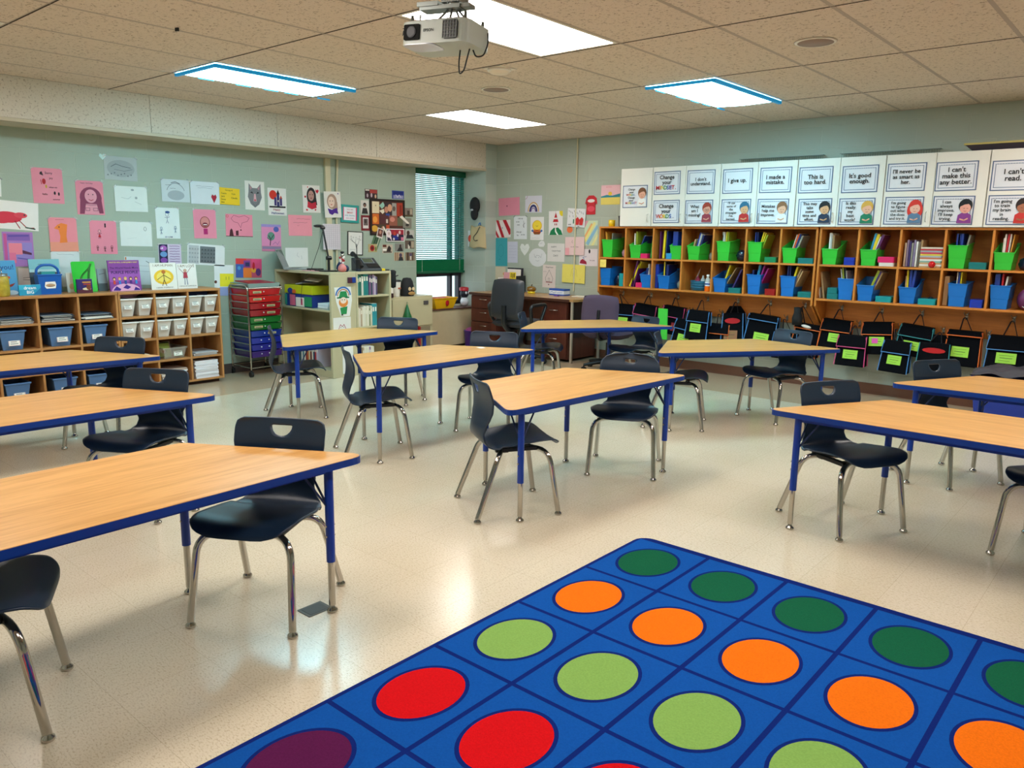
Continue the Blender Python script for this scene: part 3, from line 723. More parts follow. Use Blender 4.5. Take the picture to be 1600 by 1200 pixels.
# ================================================================ ON TOP OF THE LEFT BOOKSHELF (top surface z=.884)
ZT=.8845
def standing(name,y0,y1,h,x,base,items,label,cat,lean=.12,th=.008,group=None,z=ZT,rz=PI/2,rough=None,spine=None):
    """a book or board leaning back; faces +x"""
    w=y1-y0; m=MB(); mm=mat('cover_'+base.lstrip('#'),base,.35,var=.04)
    m.box(-w/2,0,0,w/2,th,h,mm)
    if th>.006: m.box(-w/2+.002,.0015,h-.001,w/2-.002,th-.0015,h+.0006,ink('#efe9dc'))
    art(m,w,h,items,0,mtx=Matrix.Translation((0,0,h/2)))
    o=m.build(name,loc=(x,(y0+y1)/2,z),rot=(-lean,0,rz),recalc=False)
    return tag(o,label,cat,group)
# yellow jar
t=thing('glass_jar','yellow patterned glass jar at the left end of the bookshelf top','jar',(-.06,-5.60,ZT))
YG=mat('yellow_jar','#b9a43a',.15,var=.5,scale=30)
m=MB(); m.lathe([(.045,0),(.055,.01),(.058,.06),(.056,.13),(.048,.155)],YG,24); m.build('jar_body',t)
m=MB(); m.lathe([(.050,.155),(.050,.175),(.0001,.178)],mat('jar_lid','#8a8a86',.3,.7),24); m.build('lid',t)
m=MB(); m.tube([(-.048,0,.16),(-.04,0,.20),(0,0,.222),(.04,0,.20),(.048,0,.16)],.003,CHR,6,round_=.02); m.build('handle',t)
standing('picture_book',-5.625,-5.435,.27,-.21,'#3f9bd0',[('T','#1d4a8a','you!',.68,.80,.2),('E','#cf5a2a',(.62,.50,.13,.05)),('E','#f2e6d8',(.58,.51,.03,.025)),('P','#8c2a1a',[(.35,.22),(.9,.34),(.98,.40),(.8,.25),(.5,.17)]),('E','#dfe9f2',(.75,.06,.22,.07)),('E','#dfe9f2',(.55,.03,.2,.06)),('T','#1d2430','about',.28,.92,.10)],'sky blue picture book reading you! behind the yellow jar','book')
standing('sign_block',-5.475,-5.32,.082,-.075,'#1f9bc4',[('R','#38b5d6',(0,.55,.55,1)),('P','#1478ae',[(.6,0),(1,0),(1,.7)]),('T','#ffffff','dream',.5,.69,.42,.012),('T','#ffffff','BIG',.5,.28,.42,.012)],'small turquoise sign block reading dream BIG','sign',.06,.02)
# blue bucket-shaped tote with handle
t=thing('book_tote','bright blue plastic tote with an arched handle and a bread sticker on the bookshelf','tote',(-.13,-5.245,ZT),PI/2)
BT=mat('tote_blue','#0f5cb4',.3)
m=MB()
out=[(-.075,0),(.075,0),(.088,.155)]+[(.088*math.cos(a),.155+.05*math.sin(a)) for a in [PI*k/14 for k in range(1,14)]]+[(-.088,.155)]
m.prism(out[:3]+[(-.088,.155)],-.045,-.040,BT,axis='y'); m.prism(out[:3]+[(-.088,.155)],.040,.045,BT,axis='y')
m.prism([(-.045,0),(-.075,0),(-.088,.155),(-.083,.155)],-.04,.04,BT,axis='y'); m.prism([(.045,0),(.075,0),(.088,.155),(.083,.155)],-.04,.04,BT,axis='y'); m.box(-.075,-.04,0,.075,.04,.004,BT)
m.box(-.092,-.05,.148,.092,-.04,.160,BT)
m.build('tote_body',t,bevel=.002)
m=MB(); m.tube([(-.082,0,.155),(-.08,0,.20),(-.04,0,.232),(.04,0,.232),(.08,0,.20),(.082,0,.155)],.010,BT,10,round_=.03); m.build('handle',t)
m=MB(); art(m,.09,.06,[('P','#f3efe8',[(.02,.3),(.1,.9),(.9,.95),(.98,.5),(.9,.05),(.15,.02)]),('E','#8a4a22',(.5,.45,.40,.2)),('R','#e8c79a',(.12,.38,.88,.55)),('L','#5c2c12',[(.14,.40),(.86,.44)],.03)],0,mtx=Matrix.Translation((0,-.0462,.075)),step=.0002); m.build('sticker',t,recalc=False)
t_=MB(); t_.box(-.05,-.02,0,.05,.02,.03,mat('teal_contents','#2f9a98',.4)); tag(t_.build('eraser_pack',loc=(-.13,-5.245,ZT+.15),rot=(0,0,PI/2)),'teal pack sticking out under the arched handle of the blue tote','pack')
standing('picture_book',-5.33,-5.10,.275,-.245,'#3a4a56',[('R','#86c3cc',(0,.66,1,1)),('R','#b9dde0',(0,.62,1,.70)),('E','#e8b48a',(.2,.42,.08,.08)),('P','#5a2d3a',[(.1,0),(.3,0),(.28,.34),(.12,.34)]),('L','#2c3a44',[(.3,.85),(.7,.86)],.012)],'dark picture book with a pale teal top band standing behind the blue tote','book')
standing('greeting_card',-5.075,-5.0,.16,-.21,'#d9d4cb',[('E','#d2b48c',(.5,.3,.3,.15))],'pale card leaning on the wall behind the small navy book','card')
# green acrylic stand
t=thing('letter_stand','glossy bright green plastic stand leaning between the navy book and the purple book','stand',(-.17,-4.945,ZT),PI/2,rot=(-.14,0,PI/2))
GA=mat('green_acrylic','#1fc93a',.12,var=.05,coat=.4); GAD=mat('green_acrylic_dark','#0a6e22',.2)
m=MB(); m.prism(rrect(.185,.255,.012,cy=.1275),-.004,.004,GA,axis='y'); m.build('panel',t)
m=MB(); m.tube([(-.055,-.006,.05),(-.02,-.006,.14),(.045,-.006,.20),(.06,-.006,.235)],.007,GAD,8,round_=.03); m.tube([(.02,-.006,.03),(.03,-.006,.12),(.045,-.006,.20)],.009,GAD,8,round_=.03); m.build('curved_rib',t)
standing('picture_book',-5.055,-4.935,.115,-.06,'#2a2166',[('R','#5a1f2e',(0,0,1,.25)),('E','#e8d7b0',(.62,.30,.28,.09)),('E','#7c3a1c',(.75,.42,.16,.2)),('R','#c98a3a',(.35,.72,.9,.82)),('R','#b23a2a',(.4,.58,.9,.66))],'small navy book with a brown loaf picture in front of the green stand','book',.05,.02)
standing('greeting_card',-4.83,-4.755,.19,-.20,'#8fa3aa',[('R','#4a5a5f',(0,0,1,.35)),('L','#2c3438',[(.2,.75),(.8,.8)],.04)],'grey landscape card standing left of the purple book','card')
standing('picture_book',-4.765,-4.50,.262,-.13,'#8a3f9a',[('R','#a257b4',(0,.3,1,.62)),('T','#f2d85a','KRISTEN BELL & BENJAMIN HART',.5,.93,.062,.004),('T','#3a1458','The World Needs More',.5,.75,.092,.008),('T','#2a0f4a','PURPLE PEOPLE',.5,.60,.125,.014),('E','#e4a9cf',(.5,-.0,.46,.24)),('P','#3c1a86',[(.08,.02),(.2,.16),(.34,.06),(.3,.01)]),('P','#3c1a86',[(.4,.1),(.52,.2),(.66,.12),(.55,.05)]),('P','#3c1a86',[(.74,.01),(.8,.12),(.95,.04),(.93,.01)])]+[q for k,(x,hc) in enumerate(((.15,'#3a2418'),(.32,'#c9742a'),(.5,'#e0b93a'),(.67,'#5a2a1a'),(.84,'#8a3a1a'))) for q in(('R',['#d94a3a','#3a78d0','#2a4a9a','#5a2a8a','#3a8ad0'][k],(x-.035,.22,x+.035,.34)),('E',hc,(x,.40,.05,.055)),('E','#e8b890',(x,.385,.035,.038)))],'purple picture book reading The World Needs More PURPLE PEOPLE','book',.10,.014)
standing('picture_book',-4.425,-4.19,.235,-.10,'#f0ede4',[('T','#7a5a2a','I AM HUMAN',.5,.90,.13,.0),('E','#f2c431',(.5,.47,.38,.28)),('E','#f7df6a',(.5,.47,.28,.2)),('E','#c9742a',(.5,.66,.08,.07)),('L','#5a2a14',[(.5,.6),(.5,.36),(.42,.14)],.025),('L','#5a2a14',[(.5,.36),(.58,.14)],.025),('L','#5a2a14',[(.25,.38),(.5,.54),(.75,.38)],.02),('T','#3a3430','A BOOK OF EMPATHY',.5,.07,.065,.0)],'white picture book reading I AM HUMAN with a yellow sun','book',.08,.008)
standing('picture_book',-4.185,-4.0,.225,-.10,'#ece8e2',[('T','#7a5a2a','I AM LOVE',.5,.90,.15,.0),('E','#c9a08a',(.42,.72,.09,.07)),('P','#b23a4a',[(.3,.42),(.54,.42),(.5,.66),(.34,.66)]),('L','#3a4a7a',[(.38,.42),(.36,.16)],.03),('L','#3a4a7a',[(.47,.42),(.5,.16)],.03),('L','#8a2a3a',[(.12,.82),(.34,.62)],.02),('L','#8a2a3a',[(.74,.86),(.5,.62)],.02),('T','#3a3430','A BOOK OF COMPASSION',.5,.10,.06,.0)],'white picture book reading I AM LOVE beside the sun cover','book',.08,.008)
# ================================================================ DRAWER CART
t=thing('drawer_cart','chrome rolling cart with ten coloured plastic drawers against the left wall','drawer cart',(0,0,0))
cx0,cx1,cy0,cy1=-.345,.0,-3.555,-3.185
m=MB()
for y in(cy0,cy1):
    m.tube([(cx1,y,.065),(cx1,y,.86),(cx1-.03,y,.895),(cx0+.03,y,.895),(cx0,y,.86),(cx0,y,.065)],.0085,CHR,10,round_=.04)
for z in [.09]+[.19+.0675*k for k in range(10)]+[.865]:
    m.tube([(cx1,cy0,z),(cx0,cy0,z)],.0055,CHR,8); m.tube([(cx1,cy1,z),(cx0,cy1,z)],.0055,CHR,8)
for z in(.09,.865): m.tube([(cx1,cy0,z),(cx1,cy1,z)],.0065,CHR,8); m.tube([(cx0,cy0,z),(cx0,cy1,z)],.0065,CHR,8)
m.build('frame',t)
for x in(cx0,cx1):
    for y in(cy0,cy1):
        m=MB(); m.cyl((x,y-.013,.028),(x,y+.013,.028),.027,.027,mat('black_caster','#151415',.4),20); m.cyl((x,y,.04),(x,y,.07),.010,.010,SHD,10); m.build('caster',t)
DC=['#c0181c','#c8201f','#a3121f','#9c1020','#0c6a26','#0e6422','#10308c','#142a9a','#1a1a8c','#3a1070']
for k in range(10):
    z=.795-.0675*k; D=mat('drawer_%d'%k,DC[k],.18,var=.05,coat=.3)
    m=MB(); ya,yb=cy0+.014,cy1-.014; xf=cx1+.004
    b=.010
    m.hexa([(cx0+.02,ya+b,z),(xf-.008,ya+b,z),(xf-.008,yb-b,z),(cx0+.02,yb-b,z),(cx0+.01,ya,z+.058),(xf,ya,z+.058),(xf,yb,z+.058),(cx0+.01,yb,z+.058)],D)
    m.box(cx0+.008,ya-.004,z+.054,xf+.003,yb+.004,z+.0605,D)
    d=m.build('drawer',t,bevel=.003)
    m=MB(); lx=(cy0+.10 if k in(0,1,4,5) else cy0+.245)
    if k<7:
        m.box(xf-.002,lx-.045,z+.022,xf+.0015,lx+.045,z+.043,ink('#b9ab78')); m.box(xf+.0015,lx-.035,z+.026,xf+.002,lx+.03,z+.034,ink('#6a6a5a')); m.build('drawer_label',d)
    m=MB()
    for yy in((lx+.07,) if k<7 and k in(0,1,4,5) else (cy0+.16,) if k<7 else (cy0+.12,cy0+.205)): m.sphere((xf+.003,yy,z+.036),.0065,mat('clear_knob','#e6e6ea',.1),n=10,k=6)
    m.build('drawer_knob',d)
t2=thing('top_tray','clear plastic tray of scraps resting on top of the drawer cart','tray',(0,0,.872))
m=MB(); m.add(*[ [(cx0+.02,cy0+.02,0),(cx1-.01,cy0+.02,0),(cx1-.01,cy1-.02,0),(cx0+.02,cy1-.02,0),(cx0+.012,cy0+.012,.04),(cx1-.002,cy0+.012,.04),(cx1-.002,cy1-.012,.04),(cx0+.012,cy1-.012,.04)],[(3,2,1,0),(0,1,5,4),(1,2,6,5),(2,3,7,6),(3,0,4,7)] ],mat('tray_clear','#9fb5ae',.15,alpha=.6)); m.build('tray_body',t2,solid=.003)
tag(MB().prism([(-.14,-.13),(.13,-.16),(.15,.12),(-.1,.15)],0,.010,mat('crimson_folder','#9c1730',.35)).build('folder',loc=(-.16,-3.375,.914),rot=(0,.05,.1)),'crimson folder lying on top of the drawer cart','folder')
# ================================================================ BEIGE STEEL BOOKCASES
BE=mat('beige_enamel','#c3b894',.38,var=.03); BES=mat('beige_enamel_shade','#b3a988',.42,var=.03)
t=thing('beige_bookcase','beige steel open bookcase standing out from the left wall, document camera on top','bookcase',(0,0,0))
bx0,bx1,by0,by1,bh=XA+.02,.619,-3.041,-2.742,1.03
m=MB(); m.box(bx0,by0,1.005,bx1,by1,bh,BE); m.build('top_panel',t,bevel=.003)
m=MB(); m.box(bx1-.03,by0,0.0015,bx1,by1,1.005,BE); m.build('side_panel',t,bevel=.002)
m=MB(); m.box(bx0,by0,0.0015,bx0+.03,by1,1.005,BE); m.build('side_panel',t,bevel=.002)
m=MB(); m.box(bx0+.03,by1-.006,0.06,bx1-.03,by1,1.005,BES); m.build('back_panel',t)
m=MB(); m.box(bx0+.03,by0+.012,0.0015,bx1-.03,by0+.02,.07,BE); m.box(bx0+.03,by0+.02,.06,bx1-.03,by1-.006,.07,BE); m.build('base_panel',t)
for z in(.645,.345): m=MB(); m.box(bx0+.03,by0+.004,z,bx1-.03,by1-.006,z+.018,BE); m.build('shelf_board',t,bevel=.002)
t=thing('beige_bookcase','narrow beige steel bookcase facing the room with rows of green and teal books','bookcase',(0,0,0))
cy_0,cy_1=-2.738,-2.29
m=MB(); m.box(.31,cy_0,1.005,.619,cy_1,bh,BE); m.build('top_panel',t,bevel=.003)
for y in(cy_0,cy_1-.022): m=MB(); m.box(.31,y,.0015,.619,y+.022,1.005,BE); m.build('side_panel',t,bevel=.002)
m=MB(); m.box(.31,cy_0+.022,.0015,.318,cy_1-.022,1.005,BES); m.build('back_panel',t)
m=MB(); m.box(.318,cy_0+.022,.0015,.60,cy_1-.022,.06,BE); m.build('base_panel',t)
for z in(.775,.465): m=MB(); m.box(.318,cy_0+.022,z,.612,cy_1-.022,z+.018,BE); m.build('shelf_board',t,bevel=.002)
# books in both
def book_row(axis,pos,z,depth,specs,where,group,name='book'):
    """books standing side by side; axis 'y' faces +x, axis 'x' faces -y"""
    a=pos[0]
    for k,(th,h,c,nm) in enumerate(specs):
        m=MB(); cv=mat('cover_'+c.lstrip('#'),c,.45,var=.04)
        m.box(0,0,0,th,depth,.0+h,cv); m.box(.0015,.004,h-.0005,max(.0016,th-.0015),depth-.002,h+.0008,ink('#efe9dc'))
        if th>.014: m.box(th*.2,-.0005,h*.65,th*.8,0,h*.85,ink('#e9e2cf'))
        if axis=='y': o=m.build(name,loc=(pos[1],a,z),rot=(0,0,PI/2))
        else: o=m.build(name,loc=(a,pos[1],z))
        a+=th+.001
        tag(o,nm+' '+where,'book',group)
def ordn(k): return ['first','second','third','fourth','fifth','sixth','seventh','eighth','ninth','tenth','eleventh','twelfth','thirteenth','fourteenth'][k]
R1=[(.02,.20,'#3f8f88'),(.03,.21,'#2a6a5a'),(.025,.19,'#c9c9bc'),(.03,.22,'#1f7f78'),(.028,.22,'#2a7a7a'),(.012,.2,'#4a3a5a'),(.02,.2,'#7a5a7a'),(.02,.19,'#3a4a5a'),(.02,.2,'#9a7a9a'),(.018,.19,'#c2b6c9'),(.02,.18,'#5a4a6a')]
CN={'#3f8f88':'sea green','#2a6a5a':'dark green','#c9c9bc':'pale','#1f7f78':'teal','#2a7a7a':'teal','#4a3a5a':'plum','#7a5a7a':'mauve','#3a4a5a':'slate','#9a7a9a':'lilac','#c2b6c9':'pale lilac','#5a4a6a':'purple','#e4dcc8':'cream','#dcd6c4':'ivory','#b9a184':'tan','#d4cdb0':'straw','#8a8f6a':'olive','#2f8f98':'teal'}
book_row('y',(-2.71,.60),.794,.2,[(a,b,c,'%s book, %s from the left'%(CN[c],ordn(k))) for k,(a,b,c) in enumerate(R1)],'on the upper shelf of the narrow beige bookcase','books on the upper shelf of the narrow bookcase')
R2=[(.018,.19,'#e4dcc8'),(.015,.18,'#dcd6c4'),(.02,.19,'#b9a184'),(.018,.19,'#e4dcc8'),(.02,.2,'#dcd6c4'),(.022,.19,'#d4cdb0'),(.02,.2,'#e4dcc8'),(.02,.18,'#8a8f6a'),(.02,.2,'#d4cdb0'),(.03,.22,'#2f8f98'),(.028,.22,'#2f8f98')]
book_row('y',(-2.71,.60),.484,.2,[(a,b,c,'%s book, %s from the left'%(CN[c],ordn(k))) for k,(a,b,c) in enumerate(R2)],'on the middle shelf of the narrow beige bookcase','books on the middle shelf of the narrow bookcase')
R3=[(.02,.21,c) for c in('#b9a184','#e4dcc8','#dcd6c4','#e4dcc8','#9a7a9a','#e4dcc8','#dcd6c4')]
book_row('y',(-2.66,.60),.061,.2,[(a,b,c,'%s workbook, %s from the left'%(CN[c],ordn(k))) for k,(a,b,c) in enumerate(R3)],'at the bottom of the narrow beige bookcase','workbooks at the bottom of the narrow bookcase')
# first bookcase contents
t=thing('cardboard_tray','yellow and lime display box of readers on the upper shelf of the beige bookcase','box',(0.03,-2.90,.664))
m=MB(); YB=mat('lime_box','#c9c81a',.45); m.hexa([(-.24,-.11,.13),(.24,-.11,.13),(.24,.11,.13),(-.24,.11,.13),(-.24,-.11,.215),(.24,-.11,.215),(.24,.11,.215),(-.24,.11,.215)],YB); m.box(-.23,-.105,0,.23,.105,.13,mat('blue_box','#2a3f8c',.5)); m.build('box_body',t,bevel=.002)
m=MB(); art(m,.48,.215,[('E','#2a3a8a',(.22,.72,.10,.14)),('E','#e06a2a',(.36,.70,.07,.10)),('R','#e06a8a',(.20,.05,.40,.55)),('R','#e9e2da',(.42,.02,.72,.45)),('R','#1f8a5a',(.72,.05,.99,.5)),('R','#c83a6a',(.60,.1,.66,.4)),('R','#3a9a8a',(.02,.05,.10,.55))],.1135,mtx=Matrix.Translation((0,0,.1075))); m.build('printed_front',t,recalc=False)
for k,(c,nm,x) in enumerate((('#22304a','navy',-.10),('#c7c3d4','lilac',-.03),('#3a3a4a','charcoal',.05),('#d9d4cc','white',.12))):
    m=MB(); m.box(-.07,-.07,0,.07,.07,.006,ink(c)); tag(m.build('booklet',loc=(x+.03,-2.90,.885+.016*k),rot=(.12,(-.2+.1*k),.2*k)),'%s booklet heaped on the yellow display box'%nm,'booklet','booklets heaped on the yellow display box')
paper_stack(.44,-2.90,.664,.16,.22,.06,4,lambda q:'pale blue paper pad, %s in the pile at the right end of the upper shelf'%['bottom','second','third','top'][q],'paper','pale blue pads on the beige bookcase',['#c9d6dc','#dfe6ea'],rz=0,seed=8)
t=thing('binder_box','dark binder standing at the left of the lower opening','box',(-.22,-2.90,.3635)); del t['label']; 
bpy.data.objects.remove(t)
R4=[(.025,.24,c) for c in('#3a5a6a','#d8d2c6','#4a7a8a','#e4dcc8','#8a2a2a','#c06a3a','#d9c9a0','#6a2a2a','#e4dcc8','#2a3a5a','#b03a3a','#c2b6c9')]
CN.update({'#3a5a6a':'slate blue','#d8d2c6':'off-white','#4a7a8a':'steel blue','#8a2a2a':'maroon','#c06a3a':'rust','#d9c9a0':'sand','#6a2a2a':'oxblood','#2a3a5a':'navy','#b03a3a':'red'})
book_row('x',(.02,-3.01),.071,.22,[(a,b,c,'%s book, %s from the left'%(CN[c],ordn(k))) for k,(a,b,c) in enumerate(R4)],'at the bottom of the wide beige bookcase','books at the bottom of the first beige bookcase')
# things stuck on the side panel (faces +x)
sheet('wall_drawing',(bx1+.0015,-2.90,.745),0,0,.21,.285,0,'#e9e6df',[('A','#3a6ab0',(.5,.72,.44,.30,0,180,.08)),('A','#b0743a',(.5,.70,.34,.24,0,180,.05)),('P','#1d8a4a',[(.25,.66),(.75,.66),(.68,.86),(.34,.86)]),('R','#136638',(.14,.62,.84,.67)),('E','#e88a3a',(.5,.48,.26,.16)),('E','#f1d9c2',(.5,.55,.18,.11)),('E','#2a1a14',(.43,.57,.025,.02)),('E','#2a1a14',(.57,.57,.025,.02)),('P','#1d8a4a',[(.3,.30),(.72,.34),(.66,.08),(.36,.08)]),('R','#3a2a1a',(.36,.08,.46,.04))],'shaped leprechaun drawing with green hat taped to the side of the beige bookcase','drawing',outline=[(0,1),(.95,1),(1,.55),(.85,0),(.35,0),(.1,.5)],fr=(0,0,PI/2))
sheet('wall_drawing',(bx1+.0015,-2.92,.525),0,0,.21,.14,0,'#e6e2da',[('L','#a8455a',[(.3,.2),(.4,.5),(.5,.35),(.6,.5),(.7,.2)],.03),('E','#3a3a3a',(.42,.3,.02,.03)),('E','#3a3a3a',(.58,.3,.02,.03))],'white drawing of a small red animal low on the side of the beige bookcase','drawing',fr=(0,0,PI/2))
sheet('wall_drawing',(bx1+.0015,-2.86,.17),0,0,.13,.27,0,'#efece6',[('L','#b03a3a',[(.2,.7),(.5,.5),(.3,.3)],.04)],'tall white sheet near the floor on the side of the beige bookcase','drawing',fr=(0,0,PI/2))
t=thing('magnet_clip','maroon and blue magnetic clip near the top of the beige bookcase side','clip',(bx1+.001,-2.80,.955),PI/2)
m=MB(); m.box(-.045,-.02,-.03,0,0,.025,mat('maroon_clip','#4a2034',.4)); m.build('clip_half',t,bevel=.003)['label']='maroon half'
m=MB(); m.box(0,-.02,-.03,.045,0,.025,mat('blue_clip','#17398c',.4)); m.build('clip_half',t,bevel=.003)['label']='blue half'
# ---- on top of the bookcases (z=1.03)
ZB=1.0305; BK=mat('black_plastic','#17181b',.35); GY_=mat('grey_plastic','#6a6e72',.4); LG=mat('laptop_silver','#9a9ea0',.3,.6)
t=thing('laptop','open grey laptop seen side-on at the left end of the beige bookcase','laptop',(-.13,-2.90,ZB),0,rot=(0,0,2.38))
m=MB(); m.box(-.15,-.11,0,.15,.11,.014,LG); m.box(-.13,-.03,.014,.13,.07,.0155,BK); m.build('keyboard_deck',t,bevel=.003)
m=MB(); m.box(-.15,-.003,0,.15,.003,.205,LG); m.box(-.14,-.0045,.01,.14,-.003,.195,mat('laptop_screen','#20262c',.1)); m.build('screen',t,bevel=.002,loc=(0,.112,.012),rot=(-.38,0,0))
tag(MB().box(-.07,-.05,0,.07,.05,.018,BK).build('charger_brick',loc=(.12,-2.86,ZB),rot=(0,0,.2),bevel=.004),'flat black drive lying between laptop and document camera','device')
tag(MB().box(-.12,-.09,0,.12,.09,.004,ink('#cf8f93')).build('folder',loc=(.26,-2.94,ZB),rot=(0,0,.1)),'dusty pink folder lying in front of the document camera base','folder')
t=thing('document_camera','black desk lamp shaped document camera with flat round head','document camera',(.40,-2.93,ZB))
m=MB(); m.prism(rrect(.20,.15,.02),0,.012,BK); m.build('base',t,bevel=.002)
m=MB(); m.tube([(.02,.02,.01),(.02,.02,.13)],.013,BK,10); m.tube([(.02,.02,.12),(-.035,0,.42)],.009,BK,10); m.cyl((.02,.0,.13),(.02,.045,.13),.02,.02,BK,14); m.cyl((-.035,-.02,.42),(-.035,.02,.42),.015,.015,BK,14); m.build('arm',t)
m=MB(); m.lathe([(.0001,-.012),(.03,-.012),(.05,-.002),(.05,.008),(.02,.016),(.0001,.016)],BK,24,(-.10,0,.435)); m.tube([(-.035,0,.42),(-.08,0,.432)],.008,BK,8); m.build('camera_head',t)
m=MB(); m.tube([(-.03,0,.40),(-.06,-.03,.24),(-.11,-.05,.12),(-.14,-.08,.0),(-.20,-.125,-.06),(-.24,-.13,-.20),(-.26,-.125,-.32)],.0025,BK,6,round_=.05); m.build('cable',t)
m=MB(); m.lathe([(.0001,0),(.03,.004),(.045,.03),(.04,.06),(.025,.085),(.012,.10),(.0001,.104)],mat('navy_fabric','#16284e',.7,var=.2),18); m.sphere((.05,.02,.03),.035,mat('navy_fabric','#16284e',.7),n=14,k=8); tag(m.build('plush_toy',loc=(.49,-2.82,ZB)),'dark blue soft bundle between the document camera and the pink figurine','toy')
t=thing('figurine','coral pink rounded figurine with red and white flowers on top','figurine',(.565,-2.86,ZB))
m=MB(); m.lathe([(.018,0),(.038,.012),(.042,.035),(.034,.058),(.02,.07),(.014,.08)],mat('coral_ceramic','#d67a74',.3),20); m.build('body',t)
m=MB(); RR=mat('red_petals','#b0262e',.4); WW=mat('white_petals','#efe3df',.4)
for k in range(9):
    a=2.4*k; m.sphere((.018*math.cos(a)*(1+.1*k)*.8,.018*math.sin(a),.088+.007*k),.011,RR if k%2 else WW,n=8,k=6)
m.build('flowers',t)
t=thing('desk_fan','small chrome stemmed fan-like stand behind the coral figurine','stand',(.44,-2.76,ZB))
m=MB(); m.lathe([(.03,0),(.03,.006),(.006,.012),(.006,.12),(.016,.13),(.018,.16),(.012,.175),(.0001,.18)],CHR,14); m.build('stem',t)
m=MB(); m.lathe([(.0001,.176),(.02,.178),(.02,.192),(.0001,.196)],BK,14); m.build('cap',t)
t=thing('two_way_radio','black two-way radio with a tall antenna standing on the bookcase','radio',(.555,-2.66,ZB))
m=MB(); m.prism(rrect(.055,.03,.008),0,.025,mat('radio_base','#1d2a3c',.4)); m.build('charger_base',t)
m=MB(); m.prism(rrect(.048,.028,.008),.02,.115,BK); m.build('handset',t,bevel=.003)
m=MB(); m.tube([(-.014,0,.11),(-.014,0,.27)],.004,BK,8); m.build('antenna',t)
t=thing('desk_phone','black office desk phone with a tilted grey screen and curled handset','phone',(.47,-2.50,ZB),0,rot=(0,0,PI/2-.25))
m=MB(); m.hexa([(-.12,-.12,0),(.13,-.12,0),(.13,.08,0),(-.12,.08,0),(-.12,-.12,.02),(.13,-.12,.02),(.13,.08,.13),(-.12,.08,.13)],mat('phone_charcoal','#33363a',.4)); m.build('phone_body',t,bevel=.006)
m=MB(); tt=Matrix.Translation((.02,-.02,.078))@Matrix.Rotation(math.atan2(.11,.2),4,'X'); m.box(-.05,-.01,0,.07,.085,.006,mat('phone_bezel','#8a8f94',.3,.4),mtx=tt); m.box(-.04,0,.006,.06,.075,.008,mat('phone_display','#4a5240',.2),mtx=tt); m.build('display',t)
m=MB(); m.box(-.03,-.09,0,.10,-.02,.004,BK,mtx=tt); m.build('keypad',t)
m=MB(); m.tube([(-.10,-.12,.045),(-.10,-.09,.085),(-.10,.02,.155),(-.10,.08,.165)],[.026,.018,.018,.028],BK,12,round_=.03); m.build('handset',t)
t=thing('tape_dispenser','yellow and black stapler lying flat near the right end of the bookcase top','stapler',(.56,-2.42,ZB),PI/2)
YL=mat('yellow_plastic','#e9c81f',.35)
m=MB(); m.box(-.11,-.02,0,-.075,.02,.022,YL); m.box(-.05,-.02,0,.09,.02,.022,YL); m.build('yellow_body',t,bevel=.004)
m=MB(); m.box(-.075,-.018,0,-.05,.018,.018,BK); m.box(.09,-.015,0,.15,.015,.012,BK); m.build('black_grip',t,bevel=.004)
m=MB(); m.lathe([(.0001,-.16),(.03,-.15),(.035,-.08),(.03,-.02),(.036,.01),(.02,.025),(.0001,.028)],mat('black_cloth','#131315',.8),12); m.tube([(0,.03,-.04),(0,.07,-.03)],.006,BK,6); o=m.build('hanging_pouch',loc=(.60,-2.249,ZB-.02)); tag(o,'black cloth pouch hanging off the right end of the beige bookcase','pouch')
# framed tree on the wall stands on bookcase level: built with wall art
# ================================================================ LOW CABINETS UNDER THE WINDOW
t=thing('file_cabinet','low beige steel cabinet with a small grey handle beside the window','cabinet',(0,0,0))
a0,a1,f=-1.86,-1.215,.10
m=MB(); m.box(XA+.02,a0,.0015,f-.003,a1,.70,BE); m.build('cabinet_body',t,bevel=.003)
m=MB(); m.box(f-.003,a0+.02,.36,f+.012,a1-.02,.675,BE); dd=m.build('door',t,bevel=.003)
m=MB(); m.box(f+.012,a1-.16,.60,f+.024,a1-.09,.645,mat('grey_handle','#5f5a5a',.4,.3)); m.build('handle',dd,bevel=.003)
m=MB(); m.box(f-.003,a0+.02,.05,f+.010,a1-.30,.34,BE); m.build('lower_door',t,bevel=.003)
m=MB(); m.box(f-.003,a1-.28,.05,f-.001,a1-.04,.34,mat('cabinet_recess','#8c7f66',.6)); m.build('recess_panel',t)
tag(MB().box(-.02,-.012,0,.02,.012,.22,mat('red_book_cover','#a31a22',.4)).build('book',loc=(f+.018,a1-.24,.13),rot=(0,-.0,.0)),'red book propped against the lower front of the beige cabinet','book')
t=thing('green_bag','small dark green drawstring bag hanging on the front of the beige cabinet','bag',(f+.04,a0+.21,.42),PI/2)
m=MB(); m.lathe([(.004,.20),(.012,.185),(.03,.12),(.055,.05),(.05,.01),(.0001,0)],mat('green_satin','#1c6a3c',.35,var=.3),14); m.build('bag_body',t)
m=MB(); m.tube([(-.006,0,.195),(-.008,.0,.225),(.008,.0,.225),(.006,0,.195)],.002,GRD,6,round_=.01); m.build('loop',t)
t=thing('travel_mug','white insulated cup with a black lid on the beige cabinet','cup',(.0,-1.70,.7005))
m=MB(); m.lathe([(.045,0),(.048,.01),(.062,.165),(.060,.17)],mat('cup_white','#e2dbd0',.3),24); m.build('cup_body',t)
m=MB(); m.lathe([(.064,.17),(.064,.185),(.058,.19),(.0001,.192)],BK,24); m.build('lid',t)
m=MB(); m.box(.055,-.01,.09,.062,.03,.105,ink('#b05a3a')); m.build('logo_patch',t)
t=thing('plush_bag','black rounded plush bag with two cream round eyes on the beige cabinet','toy',(.0,-1.525,.7005))
